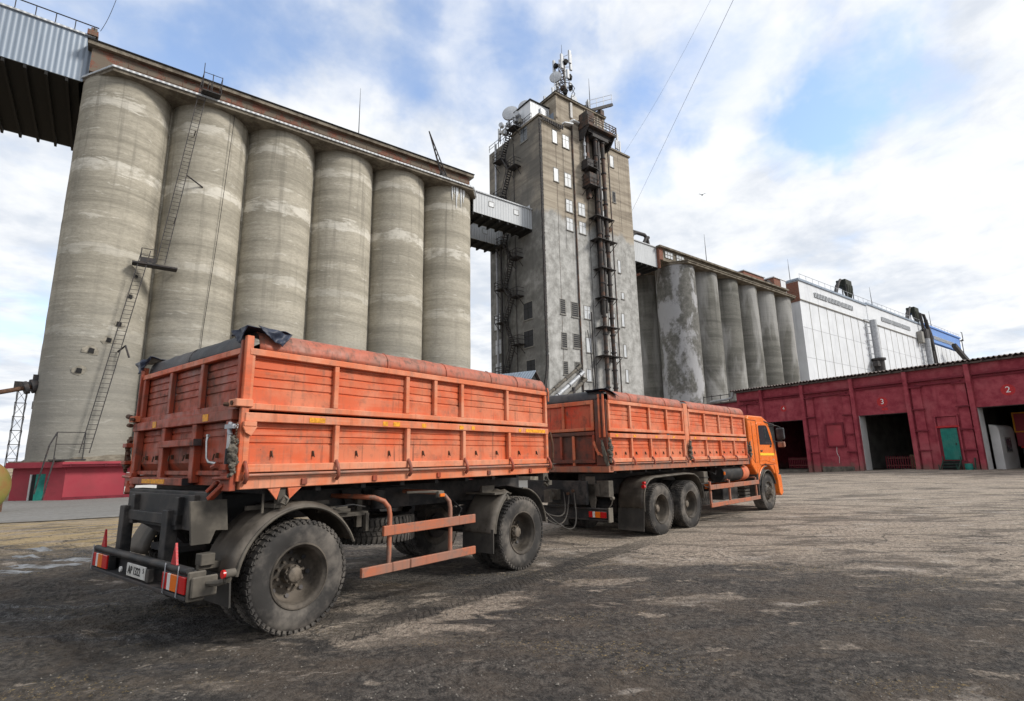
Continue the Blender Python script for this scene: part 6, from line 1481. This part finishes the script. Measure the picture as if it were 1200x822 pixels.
for k, (dx, dz, rr_, mt) in enumerate(((0,0,.20,'dusty'),(.15,-.8,.24,'pale_steel'),(.3,-1.65,.22,'dusty'))):
    m = MB(); m.cyl((dx,-.2-k*.3,dz),(dx-7.6,-2.6-k*.3,dz-4.2),rr_,n=16); m.tube([(dx,-.2-k*.3,dz),(dx+.4,.25,dz+.3)],rr_*.9,12); pp = m.obj('spout', M[mt], sp_, smooth=40)
    m = MB()
    for j in range(3):
        f = (j+.4)/3; a = V((dx,-.2-k*.3,dz)).lerp(V((dx-7.6,-2.6-k*.3,dz-4.2)), f); d_ = V((-7.6,-2.4,-4.2)).normalized(); m.cyl(a, a+d_*.12, rr_+.04, n=16)
    m.obj('spout_collar', M['darkiron'], pp, smooth=40)
m = MB(); m.box(-6.8,-6.4,-3.2,-2.8,-13,-4.6); m.box(-3.2,-2.9,-2.2,-1.9,-13,-3); m.beam((-3.05,-2.1,-6),(-6.6,-3,-9),.15,.15); m.obj('spout_supports', M['darkiron'], sp_)
# ------------------------------------------------------------------ white clad elevator
wb = thing('clad_elevator', 'long white metal-clad elevator building with a blue far end', 'elevator building', (114,50,0))
def wbx(nm, x0, x1, y0, y1, z0, z1, mt, par=None):
    m = MB(); m.box(x0,x1,y0,y1,z0,z1); return m.obj(nm, M[mt], par or wb)
wbx('lower_wall', 0, 112, 0, 22, -2, 33.35, 'white_clad')
wbx('upper_wall', 0, 35, -.15, 22, 33.352, 37.5, 'white_clad'); wbx('upper_wall', 35.3, 75.5, -.15, 22, 33.352, 37.9, 'white_clad')
wbx('blue_upper_wall', 75.6, 112, -.2, 22, 33.9, 38.3, 'blue_clad')
wbx('expansion_joint', 35, 35.3, -.05, 1, 33.352, 37.9, 'louvre')
wbx('brick_end_wall', -.12, -.0, -.1, 9, 33.0, 37.3, 'brick')
wbx('roof_edge', -.3, 35.1, -.4, 22.2, 37.502, 37.95, 'corr_grey'); wbx('roof_edge', 35.1, 75.5, -.4, 22.2, 37.902, 38.35, 'corr_grey'); wbx('roof_edge', 75.5, 112.3, -.5, 22.2, 38.302, 38.8, 'blue_clad')
wbx('string_course', -.1, 75.5, -.25, -.16, 33.25, 33.42, 'frame_grey')
m = MB()
for k in range(1, 27): m.box(k*4.15-.09, k*4.15+.09, -.03, -.002, -1, 33.2)
m.obj('cladding_joints', M['frame_grey'], wb)
m = MB()
for z in (8,14.5,21,27.4): m.box(0,112,-.022,-.002,z,z+.07)
m.obj('cladding_joints', M['pale_steel'], wb)
for x0_, x1_ in ((6.8,27),(44.2,65.2),(84.6,104.8)):
    n = 24; gp = .38
    for g_ in range(3):
        a0 = x0_+(x1_-x0_)*g_/3; a1 = x0_+(x1_-x0_)*(g_+.9)/3
        m = MB(); m.box(a0, a1, -.30, -.24, 34.9, 36.0); wdw = m.obj('window_strip', M['pane_dark'], wb)
        m = MB(); 
        for k in range(9): x = a0+(a1-a0)*k/8; m.box(x-.09,x+.09,-.36,-.302,34.88,36.02)
        m.obj('mullions', M['white_clad'], wdw)
for x, lab in ((34.6,0),(73.6,1)):
    m = MB(); m.cyl((x,-1.3,23.9),(x,-1.3,33.5),.75,n=20); dp = m.obj('aspiration_duct', M['pale_steel'], wb, smooth=40)
    m = MB(); m.cyl((x,-1.3,23.4),(x,-1.3,23.9),1.5,n=20); m.cyl((x,-1.3,19.5),(x,-1.3,23.4),1.15,n=20); m.box(x-2.6,x-1,-1.9,-.8,21.8,23.0); m.obj('hopper', M['darkiron'], dp, smooth=40)
    m = MB()
    for k in range(6): m.tube([(x-1,-.8,25+k*1.7),(x-2.6,-.3,25+k*1.7)], .12, 5)
    m.obj('duct_brackets', M['pale_steel'], dp)
m = MB(); m.tube([(.5,-.3,39.0),(112,-.3,39.6)], .05, 5)
for k in range(38): m.tube([(.5+k*3,-.3,37.9),(.5+k*3,-.3,39.0+.016*k)], .035, 4)
m.obj('roof_railing', M['pale_steel'], wb)
m = MB(); m.box(112.3,113.6,-.6,1.5,31.5,33.5); m.box(112.1,113.4,-1,0,37.6,37.8); m.tube([(112.3,-.8,38),(113.4,-.8,38),(113.4,-.8,40.5),(112.3,-.8,40.5)],.12,5); m.tube([(113,-.5,38),(113,-.5,30)],.12,5); m.obj('end_gantry', M['darkiron'], wb)
def cyclone(x, y, z, label, tall=False):
    t = thing('cyclone_unit', label, 'dust collector', (x,y,z))
    m = MB(); m.box(-1.7,1.9,0,2.2,3.3,5.0); m.obj('collector_box', M['olive'], t, bevel=.1)
    m = MB()
    for dx in (-1.2, .1, 1.4): m.lathe([(.72,3.6),(.72,2.6),(.2,.3)], 12, 'z', (dx*.85,.4,0))
    m.obj('cones', M['olive'], t, smooth=40)
    m = MB(); m.tube([(-2,1,4.9),(-3.6,.8,4.0),(-6.6,.6,.4)], .3, 8); m.tube([(-2,1.8,4.0),(-3.4,1.6,3.2),(-5.2,1.6,.4)], .25, 8); m.obj('duct', M['darkiron'], t, smooth=50)
    m = MB()
    for dx in (-1.8, 2.0):
        for dy in (.1, 2.3): m.tube([(dx,dy,-.4),(dx,dy,3.5)], .12, 5)
    m.obj('legs', M['darkiron'], t)
    if tall:
        m = MB(); m.tube([(2,.5,3.4),(3.2,-.6,3.0),(4.6,-1.2,-3),(5.4,-1.3,-14)], .4, 8); m.tube([(-2.2,-1.2,2.6),(-1.6,-1.4,-4),(-.9,-1.4,-8)], .35, 8); m.tube([(1.2,-1.4,1),(2.2,-1.6,-6),(3.3,-1.6,-9)], .5, 8); m.box(-1.4,1.2,-1.8,-.6,-6,-2); m.tube([(4,-1.2,-5),(2.4,-1.5,-9),(2.6,-1.5,-14)],.45,8); m.obj('down_spouts', M['darkiron'], t, smooth=50)
        m = MB(); m.box(-5.2,-3.4,-1.6,-.4,-6.5,-3.2); m.obj('duct_head', M['frame_grey'], t, bevel=.05)
    return t
cyclone(142.6, 50.6, 38.3, 'dark green dust collector on the middle of the white building roof')
cyclone(188.8, 50.2, 38.5, 'dark green dust collector with long down pipes where white cladding meets blue', True)
t = thing('inclined_conveyor', 'dark sloping conveyor pipe crossing the blue far end of the white building', 'conveyor', (206,47,33.4))
m = MB(); m.beam((0,0,0),(16,-1.4,-8),1.1,1.1); m.obj('conveyor_tube', M['darkiron'], t)
m = MB(); m.beam((8,-.6,-5),(8,-.6,-34),.5,.5); m.beam((15,-1.4,-8),(15,-1.4,-34),.5,.5); m.obj('conveyor_legs', M['darkiron'], t)
rod(160.0, 52, 38.35, 45.0, 'thin lightning rod on the middle of the white building roof', r_=.1); rod(207.0, 52, 38.8, 45.5, 'thin lightning rod on the blue end of the long building', r_=.11)

# ------------------------------------------------------------------ crimson garage building
# local frame: +x runs along the front towards the camera's right, +y goes into the building
gb = thing('garage_building', 'long crimson garage with numbered open bays at the right', 'garage', (51.85,23.39,0), R(84.8-180))
S0, S1, DEP = -7.2, 24.8, 16.
def gx(nm, x0, x1, y0, y1, z0, z1, mt='red_wall', par=None, bev=0):
    m = MB(); m.box(x0,x1,y0,y1,z0,z1); return m.obj(nm, M[mt], par or gb, bevel=bev)
doors = [(-4.1,-.35),(4.42,8.2),(12.5,16.35),(20.9,24.4)]
ZO = 4.66; HW = 7.95; TH = .55
segs = []; x = S0
for a, b in doors: segs.append((x, a)); x = b
segs.append((x, S1))
m = MB()
for a, b in segs: m.box(a, b, 0, TH, -.6, ZO)
m.box(S0, S1, 0, TH, ZO, HW)
m.obj('front_wall', M['red_wall'], gb)
gx('end_wall', S0, S0+.4, TH+.002, DEP, -.6, HW); gx('end_wall', S1-.4, S1, TH+.002, DEP, -.6, HW)
gx('back_wall', S0+.4, S1-.4, DEP-.3, DEP, -.6, HW, 'dark_interior')
gx('ceiling', S0+.4, S1-.4, TH+.002, DEP-.3, 6.2, 6.4, 'dark_interior')
for x in (-7.0,): pass
for x in (2.1, 10.4, 18.5):
    gx('partition_wall', x, x+.25, TH+.002, DEP-.3, -.1, 6.2, 'dark_interior')
# white painted jambs
for a, b in doors:
    jm = 'white_paint' if a > 0 else 'dark_interior'
    gx('door_jamb', a+.002, a+.03, .03, TH+.0, -.1, ZO-.002, jm); gx('door_jamb', b-.03, b-.002, .03, TH, -.1, ZO-.002, jm)
    gx('door_head', a+.032, b-.032, .03, TH, ZO-.04, ZO-.003, 'darkiron')
    gx('inner_jamb', a-.25, a+.03, TH+.002, 1.0, -.1, ZO, jm)
# pilasters with offset upper part
for s in (-4.3,-.15,4.25,8.35,12.4,16.5,20.7):
    gx('pilaster', s-.15, s+.15, -.34, -.0, -.3, 7.85, 'red_wall', bev=.012)
# stepped piers and ledges on the solid bays, mouldings over every bay
solid = [(-7.0,-4.3),(-.15,4.25),(8.35,12.4),(16.5,20.7)]
for a, b in solid:
    for s, w_ in ((a+.28, .62), (b-.90, .62)):
        gx('pier', s, s+w_, -.16, -.0, -.3, 6.6)
        for z in (6.5, 4.75, 3.1, 1.6): gx('pier_ledge', s-.14, s+w_+.14, -.30, -.16, z, z+.10, 'red_trim')
    gx('cornice_band', a+.2, b-.2, -.28, -.0, 6.95, 7.10, 'red_trim', bev=.01); gx('cornice_band', a+.55, b-.55, -.18, -.0, 6.62, 6.74, 'red_trim', bev=.01)
for a, b in [(-4.3,-.15),(4.25,8.35),(12.4,16.5),(20.7,24.8)]:
    gx('cornice_band', a+.2, b-.2, -.24, -.0, 7.0, 7.15, 'red_trim', bev=.01); gx('cornice_band', a+.2, b-.2, -.12, -.0, 6.80, 6.90, 'red_trim', bev=.01)
# blind niche, cables
nf = MB(); nf.box(1.45,1.60,-.12,0,2.1,4.2); nf.box(2.95,3.10,-.12,0,2.1,4.2); nf.box(1.60,2.95,-.12,0,4.05,4.2); nf.box(1.60,2.95,-.14,0,2.1,2.22); nf.obj('niche_frame', M['red_trim'], gb); gx('niche_panel', 1.60, 2.95, -.02, -.0, 2.22, 4.05, 'plinth_red')
m = MB(); m.tube([(2.3,-.06,2.15),(2.25,-.06,1.6),(2.4,-.06,1.2),(2.35,-.06,.7)], .02, 5); m.obj('wall_cable', M['white_paint'], gb)
gx('rubble_skirt', .9, 3.6, -.22, -.10, -.2, .42, 'dusty', bev=.06)
# green door
dr = gx('door_recess', 9.86, 11.28, -.03, -.0, .85, 4.2, 'red_trim'); gx('door_lintel', 9.84, 11.34, -.16, -.03, 3.32, 3.44, 'sign_red', dr); gx('door_casing', 9.80, 9.90, -.14, -.03, .85, 4.25, 'red_wall', dr); gx('door_casing', 11.24, 11.34, -.14, -.03, .85, 4.25, 'red_wall', dr); gx('door_casing', 9.9, 11.24, -.14, -.03, 4.15, 4.25, 'red_wall', dr); gx('blind_transom', 9.98, 11.18, -.045, -.031, 3.45, 4.1, 'red_wall', dr)
gd = gx('door', 10.08, 11.12, -.08, -.032, .93, 3.25, 'teal', dr, .01)
m = MB()
for k in range(7): m.box(10.15+k*.145, 10.19+k*.145, -.095, -.08, .98, 3.2)
m.obj('door_boards', M['teal'], gd)
m = MB(); m.box(10.92,10.97,-.14,-.08,2.0,2.16); m.obj('handle', M['darkiron'], gd)
# number discs
for s, z, n_ in ((-2.2,5.85,'4'),(6.4,5.66,'3'),(14.45,5.72,'2')):
    m = MB(); m.cyl((s,-.012,z),(s,-.001,z),.40 if n_ != '4' else .30,n=24); q = m.obj('number_disc', M['sign_red'], gb)
    text_mesh(n_, .60 if n_ != '4' else .42, .003, 'bay_number', M['white_ink'], q, face_mtx((s,-.017,z), (1,0,0), (0,0,1)))
gx('faded_sign_patch', 6.3, 6.75, -.006, -.001, 4.95, 5.18, 'sign_red')
# roof: corrugated sheet with a wavy edge
m = MB(); vs = []; NS = 900; xs = [S0-.4+(S1-S0+.8)*i/NS for i in range(NS+1)]
for yy, zz_ in ((-.55, 8.12), (DEP+.4, 9.4)):
    for x in xs: vs.append((x, yy, zz_ + .055*math.sin(2*PI*x/.30)))
for yy, zz_ in ((-.55, 8.09), (DEP+.4, 9.37)):
    for x in xs: vs.append((x, yy, zz_ + .055*math.sin(2*PI*x/.30)))
k = NS+1; m.add(vs, [(i, i+1, k+i+1, k+i) for i in range(NS)] + [(2*k+i+1, 2*k+i, 3*k+i, 3*k+i+1) for i in range(NS)] + [(i, 2*k+i, 2*k+i+1, i+1) for i in range(NS)] + [(k+i+1, 3*k+i+1, 3*k+i, k+i) for i in range(NS)])
m.obj('roof', M['roof_sheet'], gb)
gx('fascia', S0-.1, S1+.1, -.30, -.0, 7.86, 8.0, 'roof_sheet'); 
m = MB(); 
for k in range(38): m.box(S0+.2+k*.85, S0+.3+k*.85, -.52, -.02, 7.92, 8.02)
m.obj('rafter_ends', M['roof_sheet'], gb)
gx('floor_slab', S0+.4, S1-.4, .0, DEP-.3, -.3, .12, 'dusty')
for a, b in doors:
    m = MB(); m.prism([(-1.6,-.2),(0,-.2),(0,.13),(-.2,.13)], 'x', a, b); m.obj('threshold_ramp', M['dusty'], gb)
# lower wing at the left end
lw = gx('side_wing', -12.0, S0-.0, .25, 9, -.8, 7.0); gx('wing_roof', -12.2, S0-.02, -.05, 9.2, 7.002, 7.15, 'roof_sheet', lw)
m = MB(); 
for k in range(4): m.tube([(-11.5+k*1.1,.2,7.1),(-11.5+k*1.1,.2,8.0)], .04, 5)
m.tube([(-11.5,.2,7.9),(-8.2,.2,7.9)], .04, 5); m.obj('wing_railing', M['darkiron'], lw)
m = MB(); m.tube([(-10.5,.1,7.3),(-8.3,-.1,7.35),(-7.6,-.2,7.45),(-7.4,-.2,8.0)], .13, 8); m.obj('wing_pipe', M['pale_steel'], lw, smooth=50)
GM = gb.matrix_basis.copy()
def g_thing(name, label, cat, x, y, z=0, rz=0, group=None):
    bpy.context.view_layer.update()
    q = gb.matrix_basis @ V((x, y, z)); return thing(name, label, cat, q, gb.rotation_euler.z + rz, group)
t = g_thing('metal_steps', 'small green metal steps under the teal door', 'steps', 10.55, -.15, -.02)
m = MB()
for k in range(4): m.box(-.52,.52,-.95+k*.22,-.72+k*.22,.20+k*.21,.235+k*.21)
m.obj('tread', M['green_steel'], t)
m = MB(); m.hexa([(-.5,-.80,.02),(.5,-.80,.02),(.5,-.70,.02),(-.5,-.70,.02)],[(-.5,-.12,.86),(.5,-.12,.86),(.5,-.05,.86),(-.5,-.05,.86)]); m.obj('tread_gap_shade', M['underside'], t)  # black sheet standing in for the shaded gap between the treads
m = MB()
for s_ in (-.55,.55):
    m.beam((s_,-.98,.02),(s_,-.05,.92),.05,.12); m.beam((s_,-.95,0),(s_,-.95,.6),.05,.05); m.beam((s_,-.1,0),(s_,-.1,1.2),.05,.05)
m.obj('frame', M['green_steel'], t)
t = g_thing('waste_drum', 'small teal drum leaning boards right of the metal steps', 'drum', 11.62, -.55, .06)
m = MB(); m.lathe([(0,0),(.22,0),(.24,.04),(.24,.30),(.25,.33),(.24,.36),(.23,.60),(.21,.60),(.21,.1)], 20, 'z'); m.obj('drum_body', M['teal'], t, smooth=40)
m = MB(); m.tube([(-.24,0,.45),(-.26,-.1,.7),(0,-.12,.78),(.24,0,.45)], .012, 5); m.obj('handle', M['darkiron'], t)
t = g_thing('leaning_board', 'narrow dark green board leaning beside the teal drum', 'board', 12.0, -.3, .08)
m = MB(); m.beam((0,-.35,0),(-.05,.05,.98),.16,.05,(1,0,0)); m.obj('board', M['green_steel'], t, bevel=.008); m = MB(); m.beam((.02,-.2,.30),(-.45,-.25,.05),.06,.05); m.obj('foot', M['green_steel'], t)
def barrier(x, y, w_, label):
    t = g_thing('picket_barrier', label, 'barrier', x, y, .12, 0, 'rusty red picket barriers inside the bays')
    m = MB(); m.beam((0,0,.35),(w_,0,.35),.05,.08); m.beam((0,0,.95),(w_,0,.95),.05,.08); m.obj('rail', M['rusty'], t)
    n = int(w_/.18)
    for k in range(n+1):
        m = MB(); m.box(k*.18-.035,k*.18+.035,-.03,.0,.08,1.12); m.obj('picket', M['red_trim'], t)
    return t
barrier(4.9, 2.6, 2.1, 'rusty red picket barrier standing in the open bay marked 3')
barrier(-3.6, 2.2, 2.4, 'rusty red picket barrier standing in the bay behind the truck cab')
t = g_thing('storage_crates', 'pale wooden boards stacked in the dark of bay 3', 'boards', 6.0, 6.5, .12)
m = MB()
for k in range(5): m.box(-.9+k*.45,-.5+k*.45,0,.5,0,1.2+.25*(k%3))
m.obj('boards', M['wood_straw'], t)
t = g_thing('gate_booth', 'whitewashed booth with a small window inside bay 2', 'booth', 12.95, 1.6, .1)
m = MB(); m.prism([(-.45,0),(.10,0),(.10,2.9),(.0,3.2),(-.2,3.3),(-.45,3.35)], 'y', 0, 3.0); m.obj('wall', M['white_paint'], t, bevel=.02)
m = MB(); m.box(.102,.14,.7,1.9,1.3,2.4); fr = m.obj('window', M['frame_grey'], t); m = MB(); m.box(.142,.15,.8,1.8,1.4,2.3); m.obj('pane', M['pane_dark'], fr)
t = g_thing('parked_truck', 'dark red dump truck parked inside bay 2, only its yellow-framed tailgate showing', 'truck', 13.05, 4.9, .12)
m = MB(); m.box(0,2.4,0,6,1.7,4.2); m.obj('cargo_body', M['plinth_red'], t, bevel=.02)
m = MB(); m.box(-.03,.06,-.05,-.0,2.75,4.25); m.box(2.34,2.43,-.05,-.0,2.75,4.25); m.box(.06,2.34,-.05,-.0,4.16,4.25); m.box(.06,2.34,-.05,-.0,2.75,2.84); m.obj('tailgate_frame', M['reflector_yellow'], t)
m = MB(); m.box(.2,2.2,.1,6,1.1,1.6); m.obj('chassis', M['chassis'], t)
m = MB(); m.box(.15,2.25,-.05,.05,1.55,1.75); bq = m.obj('bumper', M['chassis'], t); 
for a in (.2, 1.8):
    m = MB(); m.box(a,a+.42,-.08,-.052,1.57,1.73); m.obj('tail_lamp', M['orange_lens'] if False else M['red_lens'], bq)
for a in (.18, 2.22):
    e = part_empty('wheel', t, (a, 1.3, .52), (0,0,PI/2)); o = bpy.data.objects.new('tyre', _ty); COL.objects.link(o); o.parent = e

# ------------------------------------------------------------------ things at the left edge and in the air
t = thing('round_tank', 'rusty yellow-green round tank cut off by the left edge', 'tank', (0,0,0), R(25))
tp_ = fwd*630 + rt*(-26-600) - up*(572-411); tp_ = tp_*(24/630); t.location = (tp_.x, tp_.y, 1.58+tp_.z-1.35)
m = MB(); m.lathe([(0,-.30),(.7,-.22),(1.1,-.05),(1.25,.2),(1.27,.3),(1.27,3.2),(1.1,3.5),(0,3.7)], 40, 'y', (0,0,1.35)); m.obj('tank_shell', M['tank_green'], t, smooth=50)
m = MB(); 
for y in (.4, 2.6): m.box(-1.1,1.1,y,y+.3,-.4,.6)
m.obj('tank_cradle', M['rusty'], t)
t = thing('discharge_pipe', 'brown sloping pipe bolted to the left side of the near silo', 'pipe', (-4.15,51.0,7.3))
m = MB(); m.tube([(0,0,0),(-3,-.8,-1.0),(-12,-3.2,-4.4)], .16, 12); m.obj('pipe_run', M['rusty'], t, smooth=50)
m = MB(); m.cyl((.1,.03,.05),(-.25,-.06,-.05),.5,n=16); m.cyl((-.4,-.1,-.12),(-.62,-.16,-.2),.46,n=16); m.box(-.2,.3,-.3,.3,.2,.8); m.obj('flange', M['darkiron'], t, smooth=40)
t = thing('sloping_conveyor', 'dark sloping strut low at the left edge behind the round tank', 'conveyor', (-5.6,48.0,-.4))
m = MB(); m.beam((.6,0,0),(-2.6,-.6,5.6),.5,.6); m.obj('conveyor_tube', M['darkiron'], t)
m = MB(); m.beam((-1.2,-.3,3),(-1.6,-.3,-.5),.15,.15); m.obj('leg', M['darkiron'], t)
def lattice(x, y, h, w_, label):
    t = thing('lattice_mast', label, 'mast', (x,y,gz(x,y)), 0, 'distant lattice masts left of the silos')
    m = MB(); c = [(-w_,-w_),(w_,-w_),(w_,w_),(-w_,w_)]
    for k in range(4): m.tube([(c[k][0],c[k][1],0),(c[k][0]*.8,c[k][1]*.8,h)], .035, 4)
    n = int(h/1.6)
    for i in range(n):
        z0, z1 = h*i/n, h*(i+1)/n
        for k in range(4): a = c[k]; b = c[(k+1)%4]; m.tube([(a[0],a[1],z0),(b[0],b[1],z1)], .022, 4); m.tube([(a[0],a[1],z1),(b[0],b[1],z1)], .022, 4)
    m.obj('lattice', M['darkiron'], t)
    m = MB(); m.box(-w_*1.6,w_*1.6,-w_*1.3,w_*1.3,h,h+.9); m.obj('lamp_head', M['darkiron'], t); return t
lattice(-8.3, 88, 11.6, .5, 'taller dark lattice mast at the far left edge of the view')
lattice(-6.9, 92, 9.6, .4, 'shorter pale lattice mast next to the near silo, far away')
t = thing('bird', 'small dark bird flying above the far silos', 'bird', (96,59,55.5), R(40))
m = MB(); m.tube([(-.45,0,0),(-.2,0,.03),(.1,0,.03),(.3,0,.06),(.42,0,.05)], [.03,.10,.11,.07,.02], 8); m.add([(-.1,.05,.06),(.15,.05,.06),(.1,.55,.35),(-.08,.95,.22),(-.1,.5,.33)], [(0,1,2,4),(4,2,3)]); m.add([(-.1,-.05,.06),(.15,-.05,.06),(.1,-.55,.35),(-.08,-.95,.22),(-.1,-.5,.33)], [(1,0,4,2),(2,4,3)])
m.obj('body', M['underside'], t, smooth=40)
def cable(pts, label, sag=0, r_=.03):
    a, b = V(pts[0]), V(pts[1]); q = [a.lerp(b, i/24) - V((0,0,sag*math.sin(PI*i/24))) for i in range(25)]
    m = MB(); m.tube([p_-a for p_ in q], r_, 5); o = m.obj('overhead_cable', M['underside'], None, loc=a); tag(o, label, 'cable')
def at(px, py, D): d = fwd*630 + rt*(px-600) - up*(py-411); return V((0,0,1.58)) + d*(D/630)
cable([(58.9,48.2,36.5), at(868,-18,34)], 'long thin cable rising from the tower to the upper right', .0, .014)
cable([(58.9,49.4,46.2), at(838,-10,60)], 'thinner cable sloping up from the right edge of the tower roof', .8, .012)
cable([(-3.6,50.8,36.9), at(140,-10,46)], 'short slack cable rising from the end of the corner gallery', .5, .02)

# ------------------------------------------------------------------ snow and gravel
def snow_bits():
    m = MB()
    for (px, py, a, b, n) in ((58,664,.75,.07,1),(88,656,.6,.05,2),(20,670,.5,.05,3),(147,646,.25,.10,4),(52,644,.5,.03,5),(4,596,.5,.12,6),(28,652,.3,.03,7)):
        d = fwd*630 + rt*(px-600) - up*(py-411); c = V((0,0,1.58)) + d*(-1.58/d.z); N = 26
        base = len(m.v); m.v.append((c.x, c.y, gh(c.x, c.y)+.016))
        ux, uy = .7965, -.6046
        for ring, hh in ((.55,.012),(1.,-.02)):
            for k in range(N):
                t_ = 2*PI*k/N; q = ring*(1+.45*noise.noise(V((math.cos(t_)*1.6+n*7, math.sin(t_)*1.6, 0)))+.2*noise.noise(V((math.cos(t_)*5+n, math.sin(t_)*5, 3))))
                x = c.x + ux*a*q*math.cos(t_) + .6046*b*3*q*math.sin(t_); y = c.y + uy*a*q*math.cos(t_) + .7965*b*3*q*math.sin(t_)
                m.v.append((x, y, gh(x, y)+hh))
        for k in range(N):
            k2 = (k+1)%N; m.f.append((base, base+1+k, base+1+k2)); m.f.append((base+1+k, base+1+N+k, base+1+N+k2, base+1+k2))
    tag(m.obj('snow', M['snow'], smooth=80), kind='stuff')
snow_bits()
m = MB()
for i in range(15000):
    dd = 2.2 + 13*(rnd.random()**1.9); ang = rnd.uniform(R(-45), R(45)); hd = R(52.8-90) ; a = R(52.8) 
    fx, fy = .6046, .7965; l = dd*math.tan(ang)*.95; x = fx*dd + .7965*l; y = fy*dd - .6046*l
    if abs(l) > dd: continue
    s_ = rnd.choice((.003,.004,.006,.008,.012)) * (1.0 if rnd.random() < .95 else 1.6); z = gh(x, y)
    p_ = [V((rnd.uniform(.6,1)*s_, 0, 0)), V((0, rnd.uniform(.6,1)*s_, 0)), V((-rnd.uniform(.6,1)*s_, 0, 0)), V((0, -rnd.uniform(.6,1)*s_, 0))]
    ra = rnd.uniform(0, PI); ca, sa = math.cos(ra), math.sin(ra)
    p_ = [V((q.x*ca-q.y*sa, q.x*sa+q.y*ca, s_*.1)) for q in p_] + [V((rnd.uniform(-.2,.2)*s_, rnd.uniform(-.2,.2)*s_, s_*rnd.uniform(.5,.9)))]
    m.add([(x+q.x, y+q.y, z+q.z) for q in p_], [(0,1,4),(1,2,4),(2,3,4),(3,0,4)])
tag(m.obj('gravel', M['stone']), kind='stuff')
